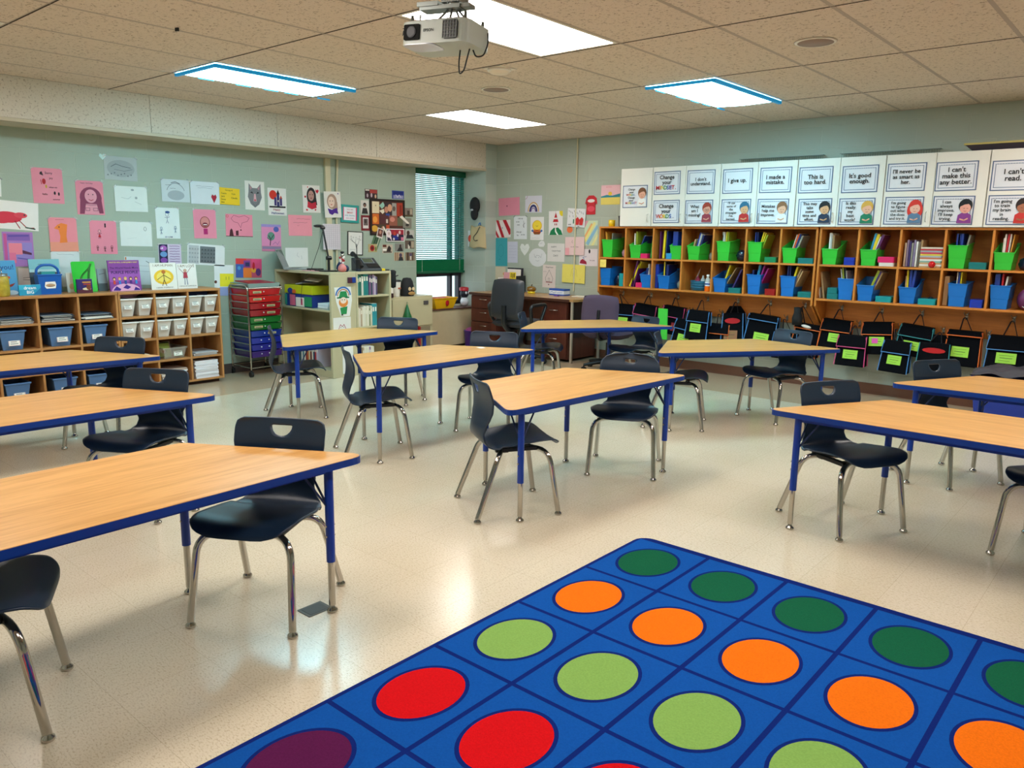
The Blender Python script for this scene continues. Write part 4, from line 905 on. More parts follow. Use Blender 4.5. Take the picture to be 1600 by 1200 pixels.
m=MB(); m.lathe([(.075,0),(.082,.02),(.080,.10),(.066,.17),(.045,.205),(.0001,.212)],mat('black_felt','#1c1b1e',.8),22,smooth=True); m.build('body',t)
m=MB(); 
for s_ in(-.026,.026): m.sphere((.076,s_,.085),.022,mat('cream_felt','#e2c79a',.8),n=12,k=8,sx=.4)
m.build('eyes',t)
m=MB(); m.sphere((.080,0,.035),.034,mat('tan_felt','#b58a50',.8),n=12,k=8,sx=.25,sy=1.6,sz=.6); m.build('mouth',t)
t=thing('brown_bottle','tall brown and white bottle squeezed between the bookcase and the white cup','bottle',(.08,-1.835,.7005))
m=MB(); m.lathe([(.028,0),(.028,.05)],mat('dark_red_base','#3a1a1c',.4),16); m.build('base_band',t)
m=MB(); m.lathe([(.028,.05),(.028,.16),(.02,.18),(.012,.20),(.0001,.202)],mat('cream_bottle','#e6dccf',.35),16); m.build('bottle_body',t)
# heater cover under the window
t=thing('heater_cover','beige steel heater cover below the window with a dark top edge','heater',(0,0,0))
m=MB(); m.box(XA+.005,-1.195,.035,-.13,-.215,.485,mat('heater_enamel','#cdbb97',.4)); m.build('cover_panel',t,bevel=.004)
m=MB(); m.box(XA+.002,-1.197,.485,-.115,-.213,.498,mat('heater_top','#5a3a34',.4)); m.build('top_ledge',t,bevel=.002)
m=MB(); m.box(XA+.02,-1.17,.0015,-.16,-.24,.035,mat('heater_plinth','#26201e',.6)); m.build('plinth',t)
t=thing('yellow_tub','yellow plastic tub with a red oval mark on the heater cover','tub',(-.235,-.76,.4985),PI/2)
YT=mat('tub_yellow','#eeb416',.35,var=.15,scale=10)
bin_mesh(.30,.40,.19,.135,m_=YT).build('tub_body',t,bevel=.004)
m=MB(); m.sphere((.03,-.088,.07),.04,mat('tub_red','#c01c28',.4),n=16,k=8,sx=.8,sy=.12); m.build('oval_mark',t)
tag(MB().box(-.13,-.06,0,.10,.06,.03,ink('#c01848')).build('folder_pile',loc=(-.235,-.74,.60),rot=(0,0,PI/2)),'red folders inside the yellow tub','folder')
tag(MB().box(-.08,-.06,0,.08,.06,.006,ink('#e6e4f2')).build('notepad',loc=(-.22,-1.07,.499),rot=(0,0,.3)),'white notepad at the left end of the heater cover','notepad')
t=thing('toy_penguin','black and white stacked toy with a red cap by the window','toy',(-.24,-.33,.4985),PI/2)
m=MB(); m.sphere((0,0,.06),.06,mat('toy_white','#e6e6ee',.4),n=18,k=12,sy=.8); m.build('lower_ball',t)
m=MB(); m.sphere((.0,0,.165),.062,mat('toy_black','#22202c',.4),n=18,k=12,sy=.8); m.build('upper_ball',t)
m=MB(); m.lathe([(.06,.20),(.062,.235),(.05,.245),(.0001,.25)],mat('toy_red','#b8202c',.4),18,(-.01,0,0)); m.build('cap',t)
m=MB()
for s_ in(-.02,.032): m.sphere((s_,-.05,.175),.018,mat('toy_white','#e6e6ee',.4),n=10,k=8,sy=.4)
m.build('eyes',t)
t=thing('waste_basket','small purple plastic basket on the floor between heater and desk','basket',(-.03,-.42,.0015))
m=MB(); m.lathe([(.075,0),(.080,.01),(.092,.20),(.098,.205),(.094,.21)],mat('purple_plastic','#4a2486',.35),20); m.build('basket_body',t)
m=MB(); m.lathe([(.088,.19),(.06,.235),(.02,.25),(.0001,.25)],mat('pink_liner','#a84a8a',.4,var=.4,scale=40),10); m.build('liner',t)
# ================================================================ DESK + OFFICE CHAIRS
DW=wood('desk_walnut','#5c2b1e','#431c14','Z',.35,1,10,.5); DT=wood('desk_top_laminate','#b98a58','#a47648','X',.25,1,10,.5)
t=thing('teacher_desk','long walnut desk with a light laminate top against the back wall','desk',(0,0,0))
dz=.715
m=MB(); m.prism([(.12,-.62),(1.63,-.62),(1.70,-.60),(1.72,-.53),(1.72,-.02),(.12,-.02)],dz-.028,dz,DT); m.build('desktop',t,bevel=.003)
m=MB(); m.box(.12,-.624,dz-.030,1.66,-.619,dz-.001,mat('desk_edge','#4a2a1e',.4)); m.build('front_edge',t)
def pedestal(x0,x1,nd,lb):
    m=MB(); m.box(x0,-.58,.03,x1,-.04,dz-.03,DW); m.build('pedestal',t,bevel=.002)
    h=(dz-.07)/nd
    for k in range(nd):
        z0=.04+k*h; m=MB(); m.box(x0+.008,-.598,z0,x1-.008,-.58,z0+h-.008,DW); d=m.build('drawer',t,bevel=.003)
        m=MB(); xc=(x0+x1)/2; m.tube([(xc-.05,-.598,z0+h*.68),(xc-.045,-.615,z0+h*.68),(xc+.045,-.615,z0+h*.68),(xc+.05,-.598,z0+h*.68)],.004,CHR,8); m.build('handle',d)
pedestal(.13,.56,4,''); pedestal(1.24,1.62,2,'')
m=MB(); m.box(.56,-.30,.25,1.24,-.285,dz-.03,DW); m.build('modesty_panel',t)
PO=mat('desk_post','#b8a896',.35,.2)
for y in(-.59,-.06): m=MB(); m.box(1.668,y-.012,.0015,1.692,y+.012,dz-.028,PO); m.build('leg',t,bevel=.002)
m=MB(); m.box(1.655,-.57,.28,1.667,-.08,dz-.03,mat('desk_side_panel','#2c1a18',.5)); m.build('end_panel',t)
# desk items
ZD=dz+.0005
t=thing('magazine_file','white magazine file stuffed with yellow and pink cards on the desk','file box',(.40,-.14,ZD))
m=MB(); WMg=mat('file_white','#eee6dc',.5); m.box(-.15,-.09,0,.15,-.086,.15,WMg); m.box(-.15,.086,0,.15,.09,.20,WMg); m.box(-.15,-.09,0,-.146,.09,.17,WMg); m.box(.146,-.09,0,.15,.09,.20,mat('file_black','#1c1c1e',.5)); m.box(-.15,-.09,0,.15,.09,.004,WMg); m.build('file_body',t)
for k,(c,x0,x1,h,nm) in enumerate((('#e6c81f',.0,.10,.235,'yellow card with black marks'),('#e2a0a8',-.13,.01,.23,'pale pink card'),('#f0e6e0',-.10,.12,.27,'cream card'),('#2a2430',-.13,.13,.285,'black folder'))):
    m=MB(); w=x1-x0; m.box(-w/2,-.001,0,w/2,.001,h,ink(c))
    if k==0: art(m,w,h,[('R','#1d1a10',(.2,.72,.32,.95)),('R','#1d1a10',(.45,.70,.57,.93)),('R','#1d1a10',(.7,.72,.82,.95))],.001,mtx=Matrix.Translation((0,0,h/2)))
    tag(m.build('card',loc=(.40+(x0+x1)/2,-.19+.035*k,ZD+.006),rot=(-.05,0,0)),nm+' standing in the white magazine file','card')
t=thing('pumpkin','amber glass pumpkin with a yellow base on the desk','ornament',(.77,-.20,ZD))
m=MB()
def pk(u,v):
    a=2*PI*u; b=PI*v; r=.055*math.sin(b)*(1+.10*abs(math.cos(4*a))); return (r*math.cos(a),r*math.sin(a),.052-.038*math.cos(b))
m.grid(pk,40,12,mat('amber_glass','#7a5412',.12,coat=.5)); m.build('pumpkin_body',t)
m=MB(); m.lathe([(.042,0),(.048,.006),(.048,.022),(.03,.026)],mat('yellow_base','#e6c81f',.4),20); m.build('base',t)
m=MB(); m.tube([(0,0,.085),(.004,0,.10),(.012,0,.108)],.006,mat('stem_brown','#4a3210',.6),8); m.build('stem',t)
t=thing('tissue_box','white and blue tissue box on the desk','tissue box',(1.17,-.16,ZD),-.06)
m=MB(); m.box(-.115,-.055,0,.115,.055,.075,mat('tissue_white','#dfe2e6',.5)); m.build('box_body',t,bevel=.002)
m=MB(); m.box(-.116,-.056,.055,.116,.056,.076,mat('tissue_blue','#1c4ea8',.5)); m.box(-.116,-.056,0,.116,.056,.014,mat('tissue_blue','#1c4ea8',.5)); m.build('blue_band',t)
m=MB(); art(m,.23,.04,[('L','#3a6ab0',[(.08,.4),(.2,.7),(.3,.3),(.5,.6)],.02),('L','#8aa6c8',[(.55,.4),(.9,.5)],.03)],0,mtx=Matrix.Translation((0,-.0562,.035)),step=.0002); m.build('printed_mark',t,recalc=False)
tag(MB().box(-.03,-.02,0,.03,.02,.012,mat('purple_eraser','#5a3a9a',.4)).build('eraser',loc=(1.24,-.30,ZD)),'small purple eraser in front of the tissue box','eraser')
tag(MB().box(-.10,-.07,0,.10,.07,.008,ink('#d8cdbc')).build('notebook',loc=(1.50,-.16,ZD),rot=(0,0,.2)),'tan notebook lying near the right end of the desk','notebook')
# black office chair
CHB=mat('charcoal_back','#23252b',.45,bump=.1,bscale=500); CHF=mat('grey_seat_fabric','#34343a',.9,bump=.3,bscale=700)
def star_base(t,mm,r=.30,z=.07):
    m=MB()
    for k in range(5):
        a=2*PI*k/5+.3; m.tube([(0,0,z+.03),(r*.5*math.cos(a),r*.5*math.sin(a),z+.02),(r*math.cos(a),r*math.sin(a),z)],[.03,.022,.016],mm,8)
    m.build('star_base',t)
    for k in range(5):
        a=2*PI*k/5+.3; m=MB(); x,y=r*math.cos(a),r*math.sin(a)
        for s_ in(-.014,.014): m.cyl((x-s_*math.sin(a)-.007*math.sin(a),y+s_*math.cos(a)+.007*math.cos(a),.027),(x-s_*math.sin(a)+.007*math.sin(a),y+s_*math.cos(a)-.007*math.cos(a),.027),.025,.025,BK,14)
        m.cyl((x,y,.03),(x,y,z),.008,.008,BK,8); m.build('caster',t)
t=thing('office_chair','black office chair with loop arms facing the desk','office chair',(1.22,-.95,0),.09)
star_base(t,BK)
m=MB(); m.cyl((0,0,.08),(0,0,.40),.028,.022,BK,14); m.build('gas_post',t)
def cushion(w,d,h,mm,crown=.02,n=14):
    m=MB()
    def f(sgn):
        def g(u,v):
            a,b=2*u-1,2*v-1; k=(1-abs(a)**4)**.25*(1) ; 
            x=a*w/2; y=b*d/2*(1-.0*a*a); e=max(0,(1-abs(a)**5)*(1-abs(b)**5))
            return (x*(1-.10*abs(b)**3),y*(1-.10*abs(a)**3),sgn*(h/2)*e**.35)
        return g
    m.grid(f(1),n,n,mm); m.grid(f(-1),n,n,mm); return m
cushion(.50,.47,.09,CHF).build('seat_cushion',t,loc=(0,.0,.45))
m=MB(); m.box(-.12,-.12,.385,.12,.12,.412,BK); m.build('seat_plate',t,bevel=.005)
o=cushion(.44,.44,.085,CHB).build('backrest',t,loc=(0,-.235,.725),rot=(math.radians(82),0,0))
m=MB(); m.tube([(0,-.05,.395),(0,-.22,.38),(0,-.30,.46),(0,-.295,.66)],.028,BK,10,round_=.07,flat=1.3); m.build('back_spine',t)
for s_ in(-1,1): m=MB(); m.tube([(s_*.20,-.05,.41),(s_*.29,-.04,.43),(s_*.29,.10,.66),(s_*.29,.0,.665),(s_*.285,-.20,.66),(s_*.27,-.16,.50),(s_*.24,-.08,.42)],.019,BK,10,round_=.06); m.build('armrest',t)
# mauve task chair
MV=mat('mauve_fabric','#4d3e52',.9,bump=.3,bscale=600,var=.08); MVD=mat('mauve_shell','#453a4c',.6)
t=thing('task_chair','armless mauve fabric task chair behind the far oak table','office chair',(2.24,-.68,0),.12)
star_base(t,BK,.28)
m=MB(); m.cyl((0,0,.08),(0,0,.30),.030,.030,BK,14); m.cyl((0,0,.30),(0,0,.36),.018,.018,CHR,12); m.build('gas_post',t)
cushion(.47,.45,.095,MV).build('seat_cushion',t,loc=(0,.0,.405))
m=MB(); m.prism(rrect(.38,.36,.10),.355,.372,MVD); m.build('seat_pan',t)
cushion(.43,.36,.07,MV).build('backrest',t,loc=(0,-.225,.635),rot=(math.radians(84),0,0))
m=MB(); m.tube([(0,-.05,.362),(0,-.25,.36),(0,-.27,.50),(0,-.25,.66)],.016,BK,8,round_=.05,flat=2); m.build('back_bar',t)
# blue storage tote with grey liner near the hanging bags
t=thing('storage_tote','blue plastic tote covered with a grey liner on the floor under the lunch bags','tote',(6.02,-.62,.0015),.05)
bin_mesh(.62,.72,.42,.40,m_=mat('tote_royal','#17369a',.35)).build('tote_body',t,bevel=.005)
def bagf(u,v):
    a,b=2*u-1,2*v-1; return (a*.375,b*.225,.41+.055*(1-abs(a)**3)*(1-abs(b)**3)+.012*math.sin(11*a+4*b)+.008*math.sin(17*b))
m=MB(); m.grid(bagf,26,18,mat('grey_liner','#4c4a50',.3,var=.2)); 
m.build('liner',t)
# ================================================================ DRAWINGS ON THE LEFT WALL  (y, z, w, h, rotation)
PK='#ea93a6'; PW='#e9ecea'; K='#2a1a24'
def scr(c,x0,x1,v,t=.018,n=6,amp=.012,seed=0):
    r=random.Random(seed+int(v*1000)); return ('L',c,[(x0+(x1-x0)*k/n,v+r.uniform(-amp,amp)) for k in range(n+1)],t)
def person(c,x,y,s,head=None,skirt=None):
    out=[('A',c,(x,y+s*.62,s*.16,s*.14,0,360,.012)),('L',c,[(x,y+s*.48),(x,y+s*.2)],.014),('L',c,[(x-s*.22,y+s*.42),(x,y+s*.38),(x+s*.22,y+s*.46)],.014),('L',c,[(x-s*.1,y),(x,y+s*.2),(x+s*.1,y)],.014)]
    if head: out.insert(0,('E',head,(x,y+s*.62,s*.15,s*.13)))
    if skirt: out.append(('P',skirt,[(x-s*.16,y+s*.12),(x+s*.16,y+s*.12),(x+s*.05,y+s*.36),(x-s*.05,y+s*.36)]))
    return out
A=[
('pink drawing headed Sorry with small black and red marks, taped high at far left',-5.103,1.749,.232,.282,0,PK,[('P',K,[(.26,.82),(.38,.78),(.34,.9),(.28,.88)]),('T',K,'Sorry',.55,.86,.09),('T',K,'joy',.62,.72,.08),('E','#b8202a',(.38,.62,.06,.08)),('L','#b8202a',[(.28,.66),(.3,.54)],.02),('E','#c9a23a',(.44,.48,.03,.05)),('T',K,'when we',.66,.46,.06),('E',K,(.70,.30,.03,.05)),('E',K,(.83,.28,.03,.05)),('T',K,'hello',.38,.26,.07),('T',K,'summer',.74,.12,.06)],1),
('pink portrait drawing of a long-haired girl',-4.781,1.667,.222,.282,0,'#e88ea2',[('T','#5a2038','happy birthday',.4,.93,.06,0),('E','#8a3a5a',(.52,.5,.40,.32)),('P','#8a3a5a',[(.14,.5),(.9,.5),(.95,.05),(.08,.02)]),('E','#e79cae',(.52,.55,.22,.20)),('P','#e79cae',[(.25,.02),(.8,.02),(.72,.32),(.32,.32)]),('E',K,(.44,.60,.02,.02)),('E',K,(.60,.60,.02,.02)),('L','#b02a3a',[(.44,.45),(.52,.42),(.60,.45)],.025),('L','#5a2048',[(.3,.3),(.5,.28),(.75,.3)],.012),('L','#5a2048',[(.30,.2),(.45,.2),(.45,.12),(.30,.12),(.3,.2)],.012),('L','#5a2048',[(.58,.2),(.74,.2),(.74,.12),(.58,.12),(.58,.2)],.012)],1),
('grey pencil shading taped highest on the left wall',-4.507,1.928,.280,.200,-1,'#b3bdbd',[('E','#a2abad',(.5,.5,.42,.36)),('L','#4a5258',[(.2,.55),(.35,.68),(.55,.6),(.8,.55)],.014),('L','#5a6268',[(.3,.45),(.6,.4),(.85,.5)],.01)]+[('E','#6a7278',(.1+.1*k,.2+.05*(k%3),.02,.03)) for k in range(8)],1),
('nearly blank white sheet with faint pencil figures under the grey sketch',-4.437,1.672,.283,.218,0,'#dfe8e5',[('L','#a9b5b5',[(.2,.55),(.4,.5),(.5,.6)],.01),('E','#9aa6a8',(.65,.55,.04,.05)),('E','#9aa6a8',(.55,.86,.05,.04)),('L','#a9b5b5',[(.6,.4),(.8,.3)],.01)],1),
('white sheet with a pencil arc of dark marks, left of the heart card',-4.028,1.764,.266,.201,0,'#ccd6da',[('A','#7e8a92',(.5,.35,.34,.50,20,160,.02)),('L','#3a4450',[(.35,.85),(.5,.9),(.66,.82)],.02)]+[scr('#5a6670',.15,.35,.75,.01),scr('#5a6670',.3,.5,.6,.01),('E','#a8b2b8',(.5,.3,.3,.22))],1),
('white card with a red heart in its corner',-3.741,1.758,.289,.208,0,'#d9e0e6',[scr('#8a97a2',.2,.8,.8,.01),scr('#9aa7b0',.25,.75,.72,.01),('P','#b21a34',[(.80,.06),(.90,.34),(.86,.46),(.80,.40),(.74,.46),(.70,.34)])],1),
('bright yellow note with handwritten names',-3.490,1.738,.211,.158,-2,'#f2c81c',[('T','#3a3010','Group 4',.45,.86,.14,.004),('T','#3a3010','Castle',.2,.66,.14,.004),('T','#3a3010','Kyle',.68,.66,.14,.004),('T','#3a3010','Jack',.16,.48,.14,.004),('T','#3a3010','Claudia',.72,.42,.14,.004),('T','#3a3010','Snow',.18,.30,.14,.004),('T','#3a3010','Jess',.15,.14,.14,.004)],0),
('large white drawing of a red bird cut by the left edge',-5.366,1.504,.340,.222,-4,'#efece8',[('E','#d8344a',(.35,.42,.30,.20)),('E','#e04a5a',(.62,.52,.14,.10)),('E','#d8344a',(.2,.3,.2,.12)),('L','#a01a2a',[(.5,.3),(.60,.05)],.02),('L','#a01a2a',[(.58,.34),(.75,.08),(.9,.10)],.02),('E','#3a3a48',(.70,.54,.02,.03)),('L','#3a5a4a',[(.72,.10),(.92,.06)],.03)],0),
('white sheet mostly outside the left edge of the frame',-5.543,1.724,.202,.143,-3,'#e9ebe8',[],1),
('purple crayon picture of a pink house shape',-5.364,1.236,.220,.275,-1,'#b07ac0',[('R','#8a62b4',(.15,.75,.9,.95)),('R','#9a86cc',(.1,.2,.95,.7)),('R','#c95a9a',(.04,.05,.14,.95)),('R','#f0889a',(.18,.35,.62,.68)),('R','#e8769a',(.18,.1,.4,.4)),('L','#5a4aa4',[(.2,.88),(.85,.90)],.04),('L','#5a4aa4',[(.45,.25),(.9,.2)],.03),('P','#5a2a4a',[(.62,.48),(.92,.40),(.92,.34),(.62,.38)])],0),
('pink sheet with an orange dog shaped like a 1',-5.019,1.357,.218,.278,0,'#f0919e',[('R','#f09c86',(0,0,1,.28)),('P','#f28438',[(.34,.25),(.62,.27),(.6,.45),(.66,.8),(.45,.84),(.3,.78),(.18,.68),(.34,.64),(.38,.45)]),('E','#3a2020',(.36,.72,.02,.02)),('L','#b04a5a',[(.25,.93),(.55,.94)],.012)],1),
('pink drawing of a child in a red skirt among small black figures',-4.697,1.336,.222,.284,-1,'#ee8fa4',person('#5a2038',.35,.46,.36,'#f2a8b0','#c8202e')+[('R',K,(.55,.80,.60,.92))]+person(K,.25,.1,.2)+person(K,.52,.08,.2)+person(K,.78,.08,.24),1),
('almost empty white sheet with one small oval',-4.415,1.368,.278,.214,-1,'#e3e9e6',[('A','#5a6266',(.79,.72,.045,.09,0,360,.012)),('L','#c9cfce',[(.2,.3),(.5,.35)],.008)],1),
('white sheet with blue stick figures',-4.120,1.469,.221,.277,0,'#e0e9e8',person('#1d3f7a',.48,.5,.46)+person('#1d3f7a',.2,.15,.30)+person('#1d3f7a',.8,.2,.28)+[('T','#1d3f7a','BY CAM',.5,.05,.07,.004),('E','#3a5a94',(.5,.86,.1,.04))],1),
('pink sheet with a round brown head on a magenta neck',-3.759,1.470,.227,.271,0,'#ea8da4',[('E','#8a3a2a',(.5,.56,.22,.20)),('E','#d98a86',(.5,.57,.19,.17)),('E','#7a2438',(.5,.48,.12,.07)),('R','#f2e0e0',(.42,.46,.58,.49)),('R','#b01a6a',(.42,.14,.60,.34))],1),
('pink landscape with an outlined tree and dark ground line',-3.401,1.462,.290,.216,-1,'#ea8aa0',[('L','#8a2a4a',[(.2,.8),(.3,.95),(.5,.88),(.7,.96),(.88,.85),(.8,.7),(.6,.62),(.55,.4),(.45,.62),(.3,.66),(.2,.8)],.010),('R','#2a141c',(.0,.0,1,.025)),('P','#4a1420',[(.12,.02),(.28,.02),(.24,.3),(.20,.36),(.15,.28)]),('P','#4a1420',[(.36,.05),(.46,.05),(.46,.28),(.36,.26)]),('E','#4a1420',(.55,.30,.03,.03)),('A','#c8502a',(.06,.9,.05,.06,0,360,.012))],0),
('lilac page of text beside a blue masked cartoon face',-4.119,1.183,.215,.195,-1,'#d9cbe2',[('R','#1d1d4a',(.02,.02,.40,.98)),('E','#b86ac0',(.22,.80,.15,.13)),('E','#6a9ad0',(.22,.52,.15,.13)),('E','#8a4aa8',(.22,.24,.15,.12)),('P','#e9e2f0',[(.08,.78),(.2,.76),(.2,.86)])]+[scr('#8a5a9a',.48,.92,.9-.12*k,.02) for k in range(7)],1),
('white sheet with pale dots and a dark grey shaded square',-3.764,1.179,.378,.197,-4,'#dfe2e2',[('R','#b9bdc0',(.03,.05,.30,.92)),('R','#6e7478',(.33,.10,.74,.90))]+[('E','#9aa0a4',(.06+.07*(k%4),.15+.2*(k//4),.02,.04)) for k in range(16)]+[('E','#4a5054',(.38+.08*(k%5),.2+.18*(k//5),.018,.04)) for k in range(20)],1),
('white sheet half hidden by the blue tote',-5.023,1.073,.222,.30,-2,'#dfe6e8',[scr('#9aa8b0',.2,.8,.9,.01),('E','#d9c08a',(.6,.12,.1,.05))],1),
('white lined sheet half hidden behind the purple book',-4.405,1.041,.272,.248,-3,'#d3dcde',[('L','#8a969c',[(.05,.7),(.95,.68)],.008),('L','#8a969c',[(.05,.5),(.95,.48)],.008),('R','#c8742a',(.02,.88,.06,.98)),('L','#5a6a70',[(.7,.86),(.8,.8)],.02)],0),
('small white sheet with loops behind the dream BIG sign',-5.296,1.01,.18,.144,-4,'#e2ddd9',[('L','#3a3a40',[(.2,.45),(.5,.5),(.55,.35),(.2,.35)],.02),('A','#3a3a40',(.75,.45,.08,.12,0,180,.02))],0),
('white sheet with a yellow square beside the drawer cart',-3.594,.93,.204,.30,-2,'#e2e6e6',[('R','#e8dc28',(.28,.30,1,.72)),('L','#4a6a3a',[(.6,.62),(.6,.52)],.02),('L','#4a6a3a',[(.75,.62),(.75,.52)],.02),('P','#9aa8d8',[(.25,.0),(1,.0),(1,.28),(.25,.28)]),('E','#5a2a1a',(.06,.45,.07,.05))],0),
('white sheet with a grey wolf head',-3.215,1.759,.216,.280,-1,'#e6e3dc',[('P','#7c7c80',[(.5,.08),(.72,.2),(.86,.45),(.82,.62),(.80,.92),(.62,.76),(.38,.76),(.2,.92),(.18,.62),(.14,.45),(.28,.2)]),('P','#b98a94',[(.24,.84),(.28,.68),(.36,.76)]),('P','#b98a94',[(.76,.84),(.72,.68),(.64,.76)]),('P','#2a2c30',[(.26,.60),(.42,.56),(.36,.64)]),('P','#2a2c30',[(.58,.56),(.74,.60),(.64,.64)]),('P','#d9a9b0',[(.42,.30),(.58,.30),(.54,.56),(.46,.56)]),('E','#c8606a',(.5,.34,.06,.035)),('L','#4a4c50',[(.3,.3),(.5,.12),(.7,.3)],.012)],0),
('white Happy Halloween drawing of a castle and red moon',-2.962,1.709,.215,.272,0,'#e6e3de',[('E','#d8301c',(.28,.75,.2,.17)),('R','#3a2a6a',(.34,.36,.46,.66)),('R','#2a2a6a',(.48,.34,.62,.78)),('R','#3a2a6a',(.64,.36,.76,.62)),('P','#1a1414',[(.46,.78),(.64,.78),(.55,.95)]),('P','#b8402a',[(.62,.62),(.78,.62),(.7,.74)]),('R','#1a1a20',(.06,.28,.94,.34)),('R','#e6d8c0',(.52,.5,.58,.56)),('T','#a0284a','Happy',.45,.21,.12,.006),('T','#2a2a7a','Halloween',.5,.08,.13,.008)],0),
('white portrait of a black-haired girl with red hearts',-2.547,1.755,.219,.284,1,'#e4e0da',[('E','#1a1216',(.5,.60,.27,.32)),('P','#1a1216',[(.26,.6),(.76,.6),(.82,.28),(.28,.28)]),('E','#b98a80',(.48,.62,.17,.19)),('P','#c01a34',[(.24,.20),(.5,.12),(.78,.18),(.74,.40),(.5,.34),(.28,.42)]),('E','#2a1a1a',(.42,.66,.025,.02)),('E','#2a1a1a',(.56,.66,.025,.02)),('E','#8a2a3a',(.48,.53,.05,.02)),('P','#c81a34',[(.84,.70),(.94,.80),(.88,.86),(.82,.82),(.76,.86),(.74,.78)]),('E','#c81a34',(.14,.58,.05,.04)),('P','#c81a34',[(.2,.06),(.28,.1),(.2,.14),(.14,.12)]),('P','#c81a34',[(.68,.06),(.76,.12),(.70,.14),(.64,.12)]),('E','#c81a34',(.3,.93,.03,.025))],0),
('white portrait of a light-haired woman in purple',-2.300,1.706,.218,.276,2,'#e4dfd8',[('E','#a98a78',(.46,.62,.30,.29)),('P','#a98a78',[(.5,.6),(.78,.6),(.8,.3),(.5,.3)]),('E','#e6c8b4',(.42,.60,.20,.21)),('E','#3a2a2a',(.34,.64,.025,.02)),('E','#3a2a2a',(.50,.64,.025,.02)),('E','#b84a4a',(.42,.50,.05,.018)),('P','#4a1a8a',[(.18,.36),(.42,.30),(.74,.38),(.80,.14),(.58,.18),(.44,.10),(.26,.16)]),('E','#4a1a8a',(.84,.92,.03,.03)),('E','#8a6ab0',(.88,.4,.015,.012))],0),
('plain pink sheet with faint pencil writing',-2.695,1.476,.289,.215,0,'#ee95a4',[scr('#b86a7a',.35,.92,.82,.012),scr('#b86a7a',.2,.8,.64,.012),('T','#a85a6a','to 1',.42,.5,.08,0)],0),
('pink and lilac drawing of a dark tree',-3.047,1.345,.226,.271,-1,'#d98ab4',[('R','#9a8ac8',(0,.9,1,1)),('E','#4a5aa8',(.75,.82,.14,.10)),('E','#5a8a7a',(.48,.56,.19,.16)),('L','#2a1a24',[(.42,.22),(.46,.45),(.36,.58)],.04),('L','#2a1a24',[(.46,.45),(.62,.62)],.03),('L','#2a1a24',[(.45,.4),(.28,.50)],.02),('R','#c87a9a',(0,0,1,.2)),('L','#6a4a7a',[(.55,.25),(.7,.35),(.8,.25),(.9,.38)],.012),('R','#8a7a9a',(.02,.08,.98,.18))],0),
('white sketch sheet leaning behind the laptop',-2.751,1.145,.276,.20,0,'#e2e2de',[('L','#8a8e90',[(.55,.75),(.5,.6),(.6,.5)],.008),('L','#8a8e90',[(.7,.6),(.72,.4)],.008)],0),
('colourful collage page in red blue and orange above the drawer cart',-3.319,1.043,.288,.19,-2,'#c8506a',[('R','#3a5aa8',(0,0,.3,.7)),('R','#d83a3a',(.02,.72,.4,1)),('R','#7a3a8a',(.3,.55,.55,.9)),('R','#e87a2a',(.28,.0,.6,.5)),('R','#e04a7a',(.6,.45,1,1)),('E','#e8a02a',(.68,.4,.09,.14)),('E','#c81a2a',(.68,.62,.05,.2)),('E','#5a2a6a',(.86,.3,.1,.2)),('R','#2a2a5a',(.36,.6,.52,.8)),('E','#4a9ad0',(.12,.5,.06,.1))],0),
('white ruled calendar sheet over the wall conduit',-2.322,1.362,.229,.276,0,'#dcd4da',[('L','#a89aa8',[(.12*k+.1,.04),(.12*k+.1,.96)],.012) for k in range(8)]+[scr('#b8aab4',.1,.9,.95-.08*k,.006) for k in range(11)],0),
]
LX=[0]*99
for k,(lb,y,z,w_,h_,ro,base,it,tp) in enumerate(A):
    n=.0015 if -2.42<y<-2.2 and False else .001
    if y in(-2.322,-2.300): n=.037 if y==-2.322 else .038
    if 'heart card' in lb or 'red heart' in lb: n=.0035
    if 'yellow note' in lb: n=.006
    if 'nearly blank' in lb: n=.0035
    if 'orange dog' in lb: n=.004
    if 'calendar' in lb: n=.0365
    sheet('wall_drawing','A',y,z,w_,h_,ro,base,it,lb,'drawing','children drawings on the left wall',n=n,tape=bool(tp))
# heart shaped tape marks by the grey sketch
tag(MB().prism([(0,-.03),(.028,.0),(.022,.02),(.008,.02),(0,.01),(-.008,.02),(-.022,.02),(-.028,0)],0,-.001,ink('#cfeae6'),axis='y').build('heart_sticker',loc=(XA+.002,-4.655,2.02),rot=(0,0,PI/2)),'pale heart sticker at the upper left of the highest grey sketch','sticker')
# framed things
def frame3d(name,y,z,w_,h_,fc,fw,depth,base,items,label,rot=0,cat='picture frame',n=.001):
    t=thing(name,label,cat,(XA+n,y,z),0,rot=(0,math.radians(-rot),PI/2))
    m=MB(); F=mat('frame_'+fc.lstrip('#'),fc,.4)
    for a,b,c,d in((-w_/2,-h_/2,-w_/2+fw,h_/2),(w_/2-fw,-h_/2,w_/2,h_/2),(-w_/2+fw,-h_/2,w_/2-fw,-h_/2+fw),(-w_/2+fw,h_/2-fw,w_/2-fw,h_/2)): m.box(a,-depth,b,c,0,d,F)
    m.build('frame',t,bevel=.0015)
    m=MB(); iw,ih=w_-2*fw,h_-2*fw; m.box(-iw/2,-depth*.5,-ih/2,iw/2,0,ih/2,ink(base)); art(m,iw,ih,items,depth*.5); m.build('picture',t,recalc=False)
    return t
frame3d('framed_picture',-2.049,1.616,.245,.194,'#2a9a94',.026,.014,'#ecebf0',[('R','#e04a7a',(0,0,.08,1)),('R','#e04a7a',(.92,0,1,1)),('T','#b03a5a','YOU ARE',.5,.82,.15,.003),('T','#c8203a','SMART',.5,.58,.2,.01),('T','#2a8aa0','AND STRONG',.5,.36,.15,.003),('T','#c8508a','AND LOVED',.5,.15,.14,.003)],'teal framed quote with pink lettering on the left wall',-2)
